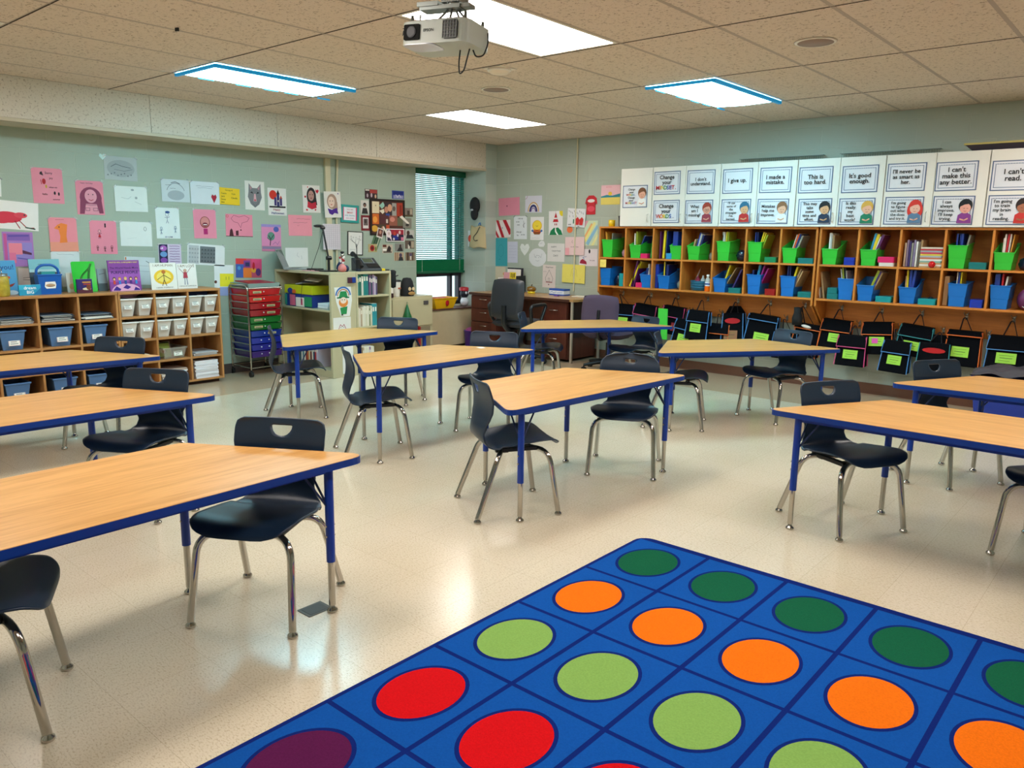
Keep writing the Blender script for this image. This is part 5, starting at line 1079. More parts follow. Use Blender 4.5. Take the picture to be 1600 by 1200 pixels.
frame3d('framed_picture',-1.983,1.293,.213,.262,'#1d1c1e',.008,.012,'#e3e2dc',[('L','#2a2a2a',[(.62,.02),(.58,.3),(.5,.5),(.25,.62)],.03),('L','#2a2a2a',[(.58,.3),(.75,.55),(.8,.75)],.018),('L','#2a2a2a',[(.5,.5),(.55,.7)],.014),('L','#2a2a2a',[(.3,.6),(.2,.75)],.012)]+[('A','#4a4a4a',(x,y,.04,.03,0,360,.01)) for x,y in((.2,.8),(.35,.76),(.55,.76),(.8,.82),(.68,.7),(.18,.66),(.86,.66))]+[scr('#5a5a5a',.12,.5,.22,.01)],'black framed drawing of a bare tree behind the office phone',-2)
frame3d('photo_collage',-1.505,1.592,.524,.41,'#1f100e',.024,.014,'#5a3024',[('R','#e6d4b0',(.02,.62,.24,.98)),('T','#5a3a1a','v',.13,.86,.1,.02),('P','#9ac8b8',[(.24,.86),(.36,.98),(.42,.86),(.32,.76)]),('P','#e9dcc8',[(.24,.7),(.34,.60),(.40,.66),(.38,.76)]),('R','#3a2a30',(.40,.55,.64,.98)),('E','#c98a70',(.46,.74,.06,.10)),('E','#d9a080',(.57,.80,.07,.12)),('R','#2a4a9a',(.44,.52,.56,.62)),('R','#a8a49c',(.64,.52,.78,.96)),('E','#6a5a50',(.70,.78,.05,.08)),('R','#b03a24',(.79,.55,.98,.97)),('R','#8a2a1a',(.88,.6,.95,.9)),('R','#d86a24',(.02,.28,.22,.60)),('E','#f0a040',(.1,.42,.07,.1)),('R','#5a2a2e',(.24,.30,.52,.56)),('R','#d9c8c0',(.44,.32,.50,.44)),('R','#9a5a48',(.54,.24,.80,.56)),('E','#d88a7a',(.64,.44,.08,.08)),('R','#6a6a50',(.80,.24,.98,.5)),('E','#e0a83a',(.08,.14,.10,.10)),('R','#4a4030',(.20,.04,.42,.26)),('E','#c8907a',(.34,.14,.05,.08)),('R','#c8502a',(.44,.0,.54,.26))],'crowded photo collage in a black frame on the left wall')
F_=[('dark group photo at the upper left of the collage frame',-1.738,1.844,.181,.108,0,'#3a2228',[('R','#a83a34',(.4,.6,.98,.98)),('R','#e6dcd0',(.04,.84,.36,.96)),('E','#b9a8b0',(.2,.35,.07,.2)),('E','#c9b0b8',(.52,.4,.07,.22)),('E','#d8b090',(.84,.3,.07,.2))],.0),
('blue team photo at the upper right of the collage frame',-1.337,1.855,.183,.094,0,'#2a3f94',[('R','#9a9ac0',(.1,.05,.95,.45)),('R','#1a2a7a',(.1,.55,.9,.9)),('L','#e0dcea',[(.3,.5),(.45,.2),(.6,.5),(.75,.2)],.04)],.0),
('tall portrait photo left of the collage frame',-1.834,1.698,.114,.149,0,'#d8d2ca',[('E','#2a1c1a',(.5,.66,.2,.16)),('E','#8a6250',(.5,.60,.13,.12)),('P','#2a2426',[(.1,.0),(.9,.0),(.75,.42),(.25,.42)])],.0),
('maroon framed card left of the collage frame',-1.828,1.521,.124,.172,0,'#7a1824',[('R','#e0d6d2',(.2,.15,.85,.85)),('R','#6a5a5a',(.28,.34,.78,.78)),('E','#3a2a2a',(.5,.6,.12,.14))],.0),
('small room photo right of the collage frame, upper one',-1.171,1.659,.129,.101,0,'#8a7a70',[('R','#4a3a34',(.3,0,.6,.7)),('R','#b9a890',(.65,.3,.9,.9)),('R','#5a4a30',(0,0,1,.2))],.0),
('snapshot tucked at the right edge of the collage frame with a white flap',-1.212,1.533,.135,.115,0,'#8a8478',[('P','#eee2d4',[(-.4,1.1),(-.1,1.25),(.75,.5),(.6,.35)]),('E','#3a3430',(.5,.3,.2,.14))],.016),
('snapshot of a person in dark clothes beside the blind',-1.163,1.402,.142,.100,0,'#c9c2ba',[('E','#4a2e24',(.35,.66,.17,.28)),('P','#26242c',[(.1,0),(.98,0),(.8,.42),(.2,.45)])],.0),
('snapshot of two people, second from the bottom beside the blind',-1.161,1.280,.149,.098,0,'#6a5a50',[('R','#e0d8cc',(.3,0,.5,.5)),('E','#2a2020',(.5,.6,.12,.3)),('R','#b9a890',(.65,.1,.95,.9))],.0),
('snapshot of a standing man, third from the bottom',-1.325,1.247,.138,.092,0,'#8a8a84',[('E','#3a2420',(.6,.66,.12,.22)),('P','#26242a',[(.2,0),(.9,0),(.75,.5),(.45,.5)])],.0),
('lowest left snapshot with striped curtain',-1.333,1.139,.151,.098,0,'#c4a88a',[('R','#8a6a50',(.1,0,.2,1)),('R','#8a6a50',(.3,0,.38,1)),('E','#4a3a54',(.66,.66,.15,.25)),('P','#2a2a30',[(.42,0),(.95,0),(.85,.45),(.5,.45)])],.0),
('lowest right snapshot with dark curtains',-1.157,1.138,.149,.099,0,'#8a745e',[('R','#4a3428',(.15,0,.35,1)),('R','#e0dcd8',(.5,.1,.62,.7)),('R','#5a4a6a',(.4,.55,.7,.9)),('R','#3a2a20',(.72,0,.8,1))],.0),
('snapshot of someone at a desk below the collage',-1.510,1.230,.157,.100,0,'#c9b8a4',[('R','#6a3020',(.05,.7,.4,.98)),('P','#2a1c1a',[(.4,.2),(.8,.2),(.85,.6),(.65,.9),(.5,.6)]),('R','#f2efe9',(.05,.3,.4,.5)),('R','#5a5048',(.1,.05,.9,.2))],.0),
('green striped ticket slanting below the collage frame',-1.684,1.305,.107,.175,-24,'#5a7a58',[('R','#23382a',(.25,.1,.4,.8)),('R','#23382a',(.5,.15,.62,.85)),('R','#d9d8c8',(.75,.1,.82,.9))],.001),
('small card with a dark red flower below the collage',-1.732,1.239,.129,.092,0,'#b9a878',[('E','#a8201c',(.45,.5,.26,.38)),('E','#5a1210',(.45,.5,.14,.2)),('E','#6a7a3a',(.85,.4,.1,.3))],.002),
('small angled portrait photo at the lower left of the collage',-1.63,1.41,.09,.11,-15,'#e0dad2',[('R','#6a3a34',(.12,.15,.88,.9)),('E','#c9907a',(.5,.6,.2,.2))],.0165),
('white framed team photo with a speech bubble below the collage',-1.399,1.389,.279,.149,0,'#efe8e6',[('R','#2a1a3a',(.05,.06,.96,.93)),('R','#a82438',(.25,.55,.96,.93)),('E','#f2dce0',(.14,.6,.13,.3)),('E','#d8b8b0',(.14,.62,.05,.12)),('P','#f2dce0',[(.12,.4),(.26,.4),(.30,.05)]),('E','#c8402a',(.45,.6,.07,.2)),('R','#22308c',(.35,.15,.65,.48)),('E','#e6c8c0',(.73,.72,.06,.14)),('E','#d0c8e0',(.62,.5,.05,.12)),('R','#e07a9a',(.8,.1,.94,.35)),('E','#e8d8d8',(.4,.2,.05,.1))],.0165)]
for lb,y,z,w_,h_,ro,base,it,n in F_:
    sheet('photo_print','A',y,z,w_,h_,ro,base,it,lb,'photo','snapshots around the collage frame',n=n+.001)
tag(MB().prism([(0,.0),(.03,.01),(-.03,.07),(-.075,.13),(-.085,.11),(-.04,.04)],0,-.001,ink('#eee4d8'),axis='y').build('ribbon_tag',loc=(XA+.018,-1.50,1.36),rot=(0,0,PI/2)),'white ribbon tag hanging over the lower left of the collage','ribbon')
# ================================================================ DRAWINGS ON THE BACK WALL (x, z, w, h, rot)
B=[
('plain pink sheet at the top left of the back wall group',.218,1.762,.351,.217,2,'#dd8aa0',[('P','#7a2a4a',[(.40,.48),(.44,.56),(.40,.58),(.37,.56)])],0,.001),
('white drawing of a rainbow arch',.615,1.786,.264,.202,0,'#d3d0dc',[('A','#c89a5a',(.5,.05,.34,.58,0,180,.05)),('A','#e6dcd0',(.5,.05,.29,.50,0,180,.04)),('A','#2a2a6a',(.5,.05,.25,.43,0,180,.10)),('A','#7a4a8a',(.5,.05,.15,.25,0,180,.04)),('A','#a86a8a',(.0,1,.14,.2,-90,0,.02))],0,.001),
('red and white candy-striped sheet',.113,1.488,.269,.216,2,'#e6dcdc',[('P','#b4182a',[(.10,1),(.26,1),(.62,0),(.44,0)]),('P','#b4182a',[(.52,1),(.74,1),(1,.45),(1,.18),(.92,.12)]),('P','#b4182a',[(0,.62),(0,.36),(.16,.0),(.3,0)]),('E','#4a5a9a',(.5,.55,.03,.03)),('L','#3a8a4a',[(.28,.95),(.34,.9)],.02)],0,.002),
('white sheet of loose handwriting',.412,1.502,.213,.282,1,'#dde0e4',[('T','#2a3444','I did my',.5,.90,.09),('T','#2a3444','to be',.3,.76,.09),('T','#2a3444','new',.35,.63,.09),('L','#2a3444',[(.75,.8),(.78,.5),(.7,.6),(.85,.7)],.02),('T','#2a3444','they go',.4,.32,.10),('T','#2a3444','by',.3,.18,.10),('T','#2a3444','to me',.7,.2,.09)],1,.003),
('white drawing of a yellow sun sitting on a burger',.680,1.494,.210,.278,0,'#e6e2e2',[('E','#e6b818',(.5,.62,.36,.24)),('E','#f2d43a',(.5,.64,.30,.19)),('P','#b8342a',[(.1,.44),(.9,.44),(.8,.34),(.2,.34)]),('E','#2a6ab0',(.18,.40,.10,.05)),('E','#2a6ab0',(.82,.40,.10,.05)),('P','#8a4a1a',[(.2,.34),(.8,.34),(.7,.24),(.3,.24)]),('L','#e8a01a',[(.2,.42),(.5,.37),(.8,.42)],.03),('L','#3a2a1a',[(.42,.62),(.5,.58),(.58,.62)],.015),scr('#8a8a90',.1,.7,.08,.01)],0,.002),
('drawing of a red roofed tower on a green hill',.966,1.560,.211,.281,1,'#e4e0e0',[('P','#e8d02a',[(1,1),(.76,1),(.78,.86),(.88,.79),(1,.78)]),('P','#0d7a4a',[(.05,0),(1,0),(.9,.18),(.62,.34),(.45,.34),(.15,.18)]),('P','#e9dcdc',[(.36,.30),(.64,.30),(.62,.56),(.38,.56)]),('P','#c01c2a',[(.30,.54),(.70,.54),(.52,.92),(.5,.92)]),('P','#e9e2e2',[(.36,.66),(.64,.66),(.61,.72),(.39,.72)]),('R','#a02a3a',(.42,.40,.48,.48)),('R','#a02a3a',(.54,.40,.60,.48)),('L','#2a2a3a',[(.51,.92),(.51,.99)],.012),('P','#dfe6e0',[(.46,.30),(.52,.30),(.56,.16),(.72,.0),(.60,0),(.46,.14)])],0,.001),
('white drawing of rain and two red figures',1.279,1.619,.259,.213,-3,'#e0dedf',[('L','#2a2a34',[(.06+.1*k,.90-.05*(k%3)),(.09+.1*k,.80-.05*(k%3))],.018) for k in range(9)]+[('L','#2a2a34',[(.12+.2*k,.62),(.14+.2*k,.52)],.018) for k in range(3)]+[('R','#24704a',(.34,.18,.40,.42)),('P','#c82a2a',[(.46,.12),(.66,.12),(.70,.40),(.60,.55),(.48,.45)]),('P','#c82a2a',[(.70,.12),(.88,.12),(.92,.44),(.82,.56),(.70,.42)]),('T','#2a2a34','with',.16,.12,.12),('T','#2a2a34','rain',.66,.05,.10)],0,.014),
('pastel striped sheet next to the wooden cubbies',1.490,1.444,.188,.285,1,'#c9d8b8',[('P','#e6a86a',[(0,.4),(.5,.9),(.62,.84),(.1,.3)]),('P','#e8dc8a',[(0,.25),(.7,.95),(.85,.9),(.1,.12)]),('P','#8ab8d0',[(.1,.1),(.95,.85),(1,.7),(.3,.0)]),('P','#e6e2a0',[(.5,.0),(1,.5),(1,.35),(.7,0)]),('P','#dca0a8',[(0,.7),(.3,1),(.0,1)])],0,.002),
('turquoise oblong sheet at the left of the lower group',.090,1.194,.218,.354,1,'#3aa0ac',[('A','#2a8a9a',(.5,.55,.22,.22,0,360,.02)),('L','#1d6a7a',[(.35,.24),(.45,.25)],.02)],0,.001),
('pale lavender sheet beside the turquoise one',.289,1.198,.169,.264,1,'#c8c8da',[scr('#9a9ab8',.15,.85,.8-.14*k,.012) for k in range(5)],0,.0035),
('white Happy Valentines Day card',.979,1.210,.261,.217,0,'#d9d4d0',[('T','#3a3c44','HAPPY',.38,.80,.13,.002),('T','#3a3c44','VALENTINES',.52,.58,.11,.002),('T','#3a3c44','DAY!',.5,.32,.15,.002)],0,.001),
('pale pink card with a short written line',1.267,1.292,.280,.212,1,'#e4c4c2',[('R','#e8a2aa',(0,0,.22,.4)),('T','#6a4a50','to: all of class',.5,.46,.10,.002),('L','#4a3a3a',[(.38,.82),(.36,.72),(.40,.66)],.012)],0,.014),
('white card with a dark red shoe and scribbles next to the cubbies',1.462,1.163,.264,.198,1,'#e2d8dc',[('P','#a01a3a',[(.03,.16),(.42,.10),(.40,.26),(.2,.42),(.08,.34)]),('E','#2a1a24',(.56,.86,.05,.12)),('T','#6a3a5a','for you',.72,.34,.12,.004),('L','#4a5a9a',[(.3,.4),(.2,.5),(.4,.56)],.02)],0,.0035),
('white drawing of a gingerbread house',.882,.920,.201,.276,-1,'#dcccc6',[('T','#3a3a3a','Gingerbread',.5,.90,.085,.006),('L','#7a6a64',[(.5,.78),(.22,.42),(.3,.26),(.74,.26),(.80,.42),(.5,.78)],.022),('L','#7a6a64',[(.44,.26),(.44,.42),(.56,.42),(.56,.26)],.02),('L','#a04a4a',[(.28,.24),(.76,.24)],.04),('E','#7a3a4a',(.5,.14,.04,.03)),scr('#6a6a70',.05,.3,.7,.012)],0,.001),
('yellow sheet with a faint pencil house',1.260,.967,.335,.218,-1,'#e8d866',[('L','#c2b24a',[(.38,.35),(.42,.72),(.52,.84),(.62,.72),(.66,.35)],.010),('L','#c2b24a',[(.48,.36),(.5,.6),(.56,.6),(.57,.36)],.010),('E','#b09a3a',(.8,.22,.012,.02))],0,.014),
('cream card standing behind the desk chair',.07,.921,.20,.17,0,'#d4c8ae',[('E','#d9a04a',(.85,.5,.06,.1))],0,.001),
('pink yellow and teal sunset picture beside the first white cupboard',1.740,1.872,.259,.216,0,'#efc0c8',[('R','#e8d46a',(0,0,1,.42)),('P','#2a8a9a',[(0,.42),(.3,.50),(.6,.46),(1,.56),(1,.38),(0,.36)]),('E','#f0c83a',(.48,.56,.10,.10)),('P','#2a8a9a',[(.2,.42),(.8,.46),(.8,.40),(.2,.38)]),('T','#e0607a','hello friends',.4,.9,.07,.002)],0,.001),
]
for lb,x,z,w_,h_,ro,base,it,tp,n in B:
    sheet('wall_drawing','B',x,z,w_,h_,ro,base,it,lb,'drawing','children drawings on the back wall',n=n,tape=bool(tp))
sheet('paper_cutout','B',1.479,1.763,.17,.215,1,'#c4202c',[('E','#e6dad6',(.5,.72,.30,.09)),('R','#8a1420',(.1,.5,.2,.62)),('R','#8a1420',(.8,.5,.9,.62)),('E','#e0485a',(.5,.3,.3,.15))],'red apron shaped paper cutout on the back wall','cutout',n=.004,outline=[(0,.55),(.1,.85),(.3,1),(.7,1),(.95,.85),(1,.5),(.86,.6),(.86,0),(.12,0),(.12,.6)])
sheet('paper_cutout','B',1.179,1.482,.085,.075,0,'#e8703a',[],'small orange round note on the back wall','cutout',n=.001,outline=[(.5+.5*math.cos(2*PI*k/16),.5+.5*math.sin(2*PI*k/16)) for k in range(16)])
hp=[(.5,.0),(.86,.38),(1,.7),(.86,.97),(.64,.95),(.5,.78),(.36,.95),(.14,.97),(0,.7),(.14,.38)]
sheet('paper_cutout','B',.487,1.235,.155,.15,0,'#dde0de',[('L','#b9c0c0',[(.3,.6),(.5,.5),(.7,.6)],.02)],'white paper heart on the back wall','cutout',n=.001,outline=hp)
sheet('paper_cutout','B',.695,1.142,.272,.225,0,'#d9dadc',[('L','#8a8e96',[(.3,.7),(.35,.5),(.45,.62),(.6,.6),(.7,.5),(.75,.72)],.012),('L','#8a8e96',[(.4,.35),(.5,.3),(.6,.35)],.012),('E','#6a6e76',(.42,.5,.015,.02)),('E','#6a6e76',(.58,.5,.015,.02))],'large white rounded cat-face cutout on the back wall','cutout',n=.001,outline=[(.5+.5*math.cos(2*PI*k/20)*(1+.04*(k%2)),.5+.5*math.sin(2*PI*k/20)) for k in range(20)])
sheet('paper_cutout','B',.754,1.312,.107,.075,0,'#dcdcdc',[('L','#8a8e96',[(.3,.5),(.6,.6)],.03)],'small white cloud shaped scrap above the cat-face cutout','cutout',n=.001,outline=[(0,.3),(.2,0),(.8,.0),(1,.4),(.85,.9),(.5,1),(.2,.8)])
# cap and tote on the pillar
t=thing('baseball_cap','black baseball cap with a white patch hanging on the pillar by the window','cap',(-.13,-PD-.005,1.72))
CP=mat('cap_black','#14151b',.8)
m=MB(); m.sphere((0,-.055,.05),.085,CP,n=20,k=12,sx=.9,sy=.62,sz=1.25); m.build('crown',t)
m=MB(); m.sphere((.012,-.075,-.055),.07,CP,n=18,k=10,sx=.85,sy=.5,sz=1.1); m.build('brim',t)
m=MB(); m.sphere((.0,-.112,-.005),.025,mat('cap_patch','#b9b9c2',.6),n=10,k=6,sx=1.1,sy=.15,sz=.5); m.build('patch',t)
t=thing('tote_bag','cream cloth tote bag hanging under the black cap on the pillar','bag',(-.115,-PD-.005,1.38))
m=MB()
def tb(u,v): 
    a,b=2*u-1,2*v-1; return (a*(.125+.012*(1-b)),-.012-.030*(1-a*a)*(1-b)*.6,b*.135+.01*math.sin(5*a))
m.grid(tb,12,12,mat('canvas_cream','#cbb58c',.9,bump=.4,bscale=500)); m.build('bag_body',t,solid=.004)
m=MB(); m.tube([(.05,-.03,.13),(.01,-.045,.05),(-.05,-.05,.0),(-.02,-.055,-.05),(.03,-.05,-.04)],.004,BK,6,round_=.03); m.build('strap',t)
tag(MB().box(-.06,-.004,-.10,.06,0,.10,ink('#d6d9de')).build('paper_bag',loc=(-.235,-PD-.008,1.36)),'white paper bag with an orange mark hanging beside the cream tote','bag')
tag(MB().sphere((0,0,0),.035,mat('orange_mark','#d8452a',.6),sy=.15,sz=1.3).build('keyring',loc=(-.25,-PD-.020,1.36)),'red orange tag hanging in front of the white paper bag','tag')
tag(MB().tube([(0,0,0),(.015,-.02,.01),(.03,-.01,.03),(.05,-.02,.0)],.006,mat('blue_lanyard','#3a6ab0',.5),8,round_=.01).build('lanyard',loc=(-.10,-PD-.018,1.53)),'blue lanyard tangled between the cap and the cream tote','lanyard')
# ================================================================ WHITE WALL CUPBOARDS + POSTERS
CW=mat('white_cupboard','#ebe6dc',.35,var=.02); CWD=mat('cupboard_gap','#7a756c',.6)
YC=-.33
spans=[(2.09,2.475,1),(2.48,3.238,2),(3.242,3.993,2),(3.997,4.750,2),(4.754,5.522,2),(5.526,6.29,2)]
names=['single-door white wall cupboard at the left end, with one small poster','white wall cupboard with the Change your MINDSET poster','white wall cupboard with the I give up poster','white wall cupboard with the This is too hard poster','white wall cupboard with the never be as smart as her poster','white wall cupboard cut by the right edge of the frame']
for k,(a,b,nd) in enumerate(spans):
    t=thing('wall_cupboard',names[k],'cupboard',(a,0,1.517),0,'white cupboards over the cubbies')
    W=b-a; z1=.60; m=MB(); m.box(0,YC+.02,0,W,-.002,z1,CW); m.build('carcass',t)
    dw=W/nd
    for q in range(nd):
        m=MB(); m.box(q*dw+.002,YC,.003,(q+1)*dw-.002,YC+.018,z1-.002,CW); d=m.build('door',t,bevel=.0015)
        m=MB(); xk=(q+1)*dw-.035 if (q==0) else q*dw+.035
        m.tube([(xk,YC,.045),(xk,YC-.02,.05),(xk,YC-.02,.12),(xk,YC,.125)],.0035,mat('handle_nickel','#cfc9bf',.3,.8),8); m.build('handle',d)
RB=[('#c8202a'),('#e87a1a'),('#e8c81a'),('#1f8a4a'),('#1f5ab0'),('#5a2a8a'),('#c8202a')]
BD='#5a6a8c'
def rainbow_word(wd,u,v,s,cw):
    out=[]; n=len(wd)
    for k,ch in enumerate(wd): out.append(('T',RB[k%7],ch,u+(k-(n-1)/2)*cw,v,s,.02))
    return out
def border(): return [('R',BD,(.0,.0,1,.035)),('R',BD,(.0,.965,1,1)),('R',BD,(.0,.0,.028,1)),('R',BD,(.972,.0,1,1)),('L','#7a86a0',[(.08,.11),(.92,.11),(.92,.89),(.08,.89),(.08,.11)],.018)]+[('R','#e6e6ea',(.09+.06*k,.885,.10+.06*k,.905)) for k in range(14)]
def kid(skin,hair,shirt,long_=False,glass=False):
    o=[]
    if long_: o.append(('E',hair,(.80,.52,.20,.33)))
    o+=[('P',shirt,[(.62,.06),(.97,.06),(.95,.34),(.86,.42),(.73,.42),(.64,.34)]),('E',hair,(.80,.66,.165,.235)),('E',skin,(.80,.57,.13,.175)),('P',hair,[(.66,.62),(.68,.80),(.80,.88),(.94,.80),(.95,.60),(.88,.72),(.78,.70)]),('L','#5a2a24',[(.755,.56),(.775,.575),(.79,.56)],.008),('L','#5a2a24',[(.83,.56),(.85,.575),(.865,.56)],.008),('L','#9a3a34',[(.77,.48),(.80,.465),(.83,.48)],.010),('L',skin,[(.70,.2),(.80,.16),(.88,.22)],.035)]
    if glass: o+=[('A','#3a2a24',(.76,.56,.04,.055,0,360,.008)),('A','#3a2a24',(.85,.56,.04,.055,0,360,.008))]
    return o
def lines_c(ls,u,s,v0,dv): return [('T','#101014',t_,u,v0-dv*k,s,.017) for k,t_ in enumerate(ls)]
POS=[
(2.272,1.826,'extra',lines_c(['Change','your'],.36,.115,.82,.125)+rainbow_word('WORDS.',.36,.575,.115,.068)+lines_c(['Change','your'],.36,.115,.45,.12)+rainbow_word('MINDSET',.36,.21,.115,.066)+kid('#e2a58a','#7a4a2a','#efece8'),'small poster of a brown-haired child on the single-door cupboard'),
(2.650,1.954,'t',lines_c(['Change','your'],.5,.20,.74,.22)+rainbow_word('MINDSET.',.5,.29,.20,.098),'poster reading Change your MINDSET'),
(3.030,1.952,'t',lines_c(["I don't","understand."],.5,.165,.60,.18),"poster reading I don't understand"),
(3.416,1.947,'t',lines_c(["I give up."],.5,.19,.52,.18),'poster reading I give up'),
(3.792,1.944,'t',lines_c(["I made a","mistake."],.5,.19,.61,.20),'poster reading I made a mistake'),
(4.163,1.932,'t',lines_c(["This is","too hard."],.5,.19,.61,.20),'poster reading This is too hard'),
(4.547,1.926,'t',lines_c(["It's good","enough."],.5,.19,.62,.20),"poster reading It's good enough"),
(4.920,1.928,'t',lines_c(["I'll never be","as smart as","her."],.5,.165,.70,.19),"poster reading I'll never be as smart as her"),
(5.296,1.922,'t',lines_c(["I can't","make this","any better."],.5,.19,.72,.21),"poster reading I can't make this any better"),
(5.693,1.914,'t',lines_c(["I can't","read."],.5,.20,.62,.22),"poster reading I can't read"),
(2.655,1.667,'t',lines_c(['Change','your'],.5,.20,.74,.22)+rainbow_word('WORDS.',.5,.29,.20,.115),'poster reading Change your WORDS'),
(3.024,1.662,'b',lines_c(['What','am I','missing?'],.36,.15,.72,.18)+kid('#e0a088','#a03a28','#9a3a4a',glass=True),'poster reading What am I missing with a red-haired child in glasses'),
(3.417,1.663,'b',lines_c(["I'll use","some of","the","strategies","I've","learned."],.35,.105,.84,.132)+kid('#dca87a','#2a6a8a','#c02a2a'),"poster reading I'll use some of the strategies I've learned"),
(3.785,1.659,'b',lines_c(['Mistakes','help me','improve.'],.36,.135,.70,.17)+kid('#e6b090','#8a6040','#ecebe8'),'poster reading Mistakes help me improve'),
(4.177,1.653,'b',lines_c(['This may','take','some','time and','effort.'],.36,.125,.80,.15)+kid('#d9a478','#15171d','#22304a'),'poster reading This may take some time and effort'),
(4.542,1.650,'b',lines_c(['Is this','really','my','best','work?'],.34,.135,.81,.155)+kid('#eab092','#dca94a','#1d7a5a'),'poster reading Is this really my best work'),
(4.925,1.653,'b',lines_c(["I'm going","to figure","out what","she does","and try it."],.36,.115,.78,.14)+kid('#eab4a0','#d8342a','#5a7a9a',True),"poster reading I'm going to figure out what she does and try it"),
(5.298,1.652,'b',lines_c(['I can','always','improve.',"I'll keep",'trying.'],.34,.125,.79,.145)+kid('#e6a290','#16161c','#8a3a8a'),"poster reading I can always improve, I'll keep trying"),
(5.693,1.651,'b',lines_c(["I'm going",'to train','my brain','in','reading.'],.34,.125,.79,.145)+kid('#a8674a','#2a1a16','#c8302a'),"poster reading I'm going to train my brain in reading"),
]
for x,z,kd,it,lb in POS:
    m=MB(); w_,h_=.303,.230; m.box(-w_/2,-.0012,-h_/2,w_/2,0,h_/2,mat('laminated_poster','#e4e4ea',.18,var=.02)); kk={'t':1.22,'b':1.22,'extra':1.1}[kd]; it=[(q[:5]+(q[5]*kk,)+q[6:]) if q[0]=='T' else q for q in it]
    art(m,w_,h_,(border() if kd!='extra' else border()[:4])+it,.0012)
    o=m.build('poster',loc=(x,YC-.001,z),rot=(0,math.radians(random.uniform(-.6,.6)),0),recalc=False)
    tag(o,lb+' on the cupboards','poster','mindset posters on the white cupboards')
# flat trays on the cupboards
GYT=mat('grey_wire','#8c948c',.5,.3)
for a,b,lb in((3.30,4.12,'left thin grey rack lying on top of the white cupboards'),(4.27,5.10,'right thin grey rack lying on top of the white cupboards')):
    t=thing('wire_rack',lb,'rack',((a+b)/2,-.05,2.1175),0,'grey racks on the cupboards'); W=b-a
    m=MB(); m.box(-W/2,-.03,.055,W/2,.03,.06,GYT); m.build('top_rail',t)
    m=MB()
    for k in range(40): xx=-W/2+W*(k+.5)/40; m.box(xx-.0015,-.004,0,xx+.0015,0,.056,GYT)
    m.build('wires',t)
t=thing('wooden_tray','yellow rimmed dark tray on the right end of the white cupboards','tray',(5.66,-.16,2.1175))
m=MB(); m.hexa([(-.28,-.13,0),(.28,-.13,0),(.28,.13,0),(-.28,.13,0),(-.33,-.15,.045),(.33,-.15,.045),(.33,.13,.045),(-.33,.13,.045)],mat('tray_dark','#2c2430',.6)); m.build('tray_body',t)
m=MB(); m.box(-.34,-.155,.045,.34,.135,.06,mat('tray_rim','#b9a860',.5)); m.build('rim',t,bevel=.002)
# mugs on the cubby top
t=thing('yellow_mug','small yellow mug on top of the cubbies left of the cupboards','mug',(1.905,-.20,1.5165),2.6)
m=MB(); m.lathe([(.030,0),(.036,.004),(.037,.07),(.032,.072),(.031,.01),(.0001,.008)],mat('mug_yellow','#f0c414',.25),22); m.build('mug_body',t)
m=MB(); m.tube([(.034,0,.058),(.058,0,.055),(.058,0,.022),(.034,0,.016)],.005,mat('mug_yellow','#f0c414',.25),8,round_=.014); m.build('handle',t)
t=thing('black_cup','black cup with a lid beside the yellow mug','cup',(2.02,-.17,1.5165))
m=MB(); m.lathe([(.034,0),(.038,.004),(.043,.10)],BK,22); m.build('cup_body',t)
m=MB(); m.lathe([(.046,.10),(.046,.112),(.04,.116),(.0001,.117)],BK,22); m.build('lid',t)
# ================================================================ WOODEN CUBBIES
CO=wood('cubby_oak','#d88838','#b86a28','X',.38,1.0,12,.45,contrast=1.2); COV=wood('cubby_oak_upright','#d88838','#b86a28','Z',.38,1.0,12,.45,contrast=1.2); COB=wood('cubby_back_birch','#b06e2e','#945620','X',.55,.8,7,.3)
def cubby_unit(x0,n,pitch,label):
    t=thing('wall_cubbies',label,'cubby unit',(x0,0,0),0,'wooden cubbies on the back wall'); W=n*pitch; D=-.30
    m=MB(); m.box(-.0,D-.004,1.497,W,-.002,1.5155,CO); m.build('top_board',t,bevel=.0015)
    m=MB(); m.box(0,D,.853,W,-.012,.872,CO); m.build('bottom_board',t,bevel=.0015)
    m=MB(); m.box(0,D+.001,1.165,W,-.012,1.183,CO); m.build('shelf_board',t,bevel=.0015)
    m=MB(); m.box(0,-.012,.66,W,-.002,1.497,COB); m.build('back_panel',t)
    m=MB(); m.box(.004,-.022,.60,W-.004,-.012,.853,CO); m.build('hook_board',t)
    for k in range(n+1):
        xx=min(max(k*pitch-.009,0),W-.018)
        m=MB()
        if k in(0,n): m.prism([(D-.001,1.497),(-.012,1.497),(-.012,.62),(-.06,.62),(D-.001,.80)],xx,xx+.018,COV,axis='x')
        else: m.box(xx,D,.872,xx+.018,-.012,1.497,COV)
        m.build('side_panel' if k in(0,n) else 'divider',t,bevel=.001)
    return t
U1,P1,U2,P2=1.812,.3435,4.232,.3437
cubby_unit(U1,7,P1,'left wooden wall cubby unit of seven columns over the lunch bags')
cubby_unit(U2,6,P2,'right wooden wall cubby unit, running past the right edge of the frame')
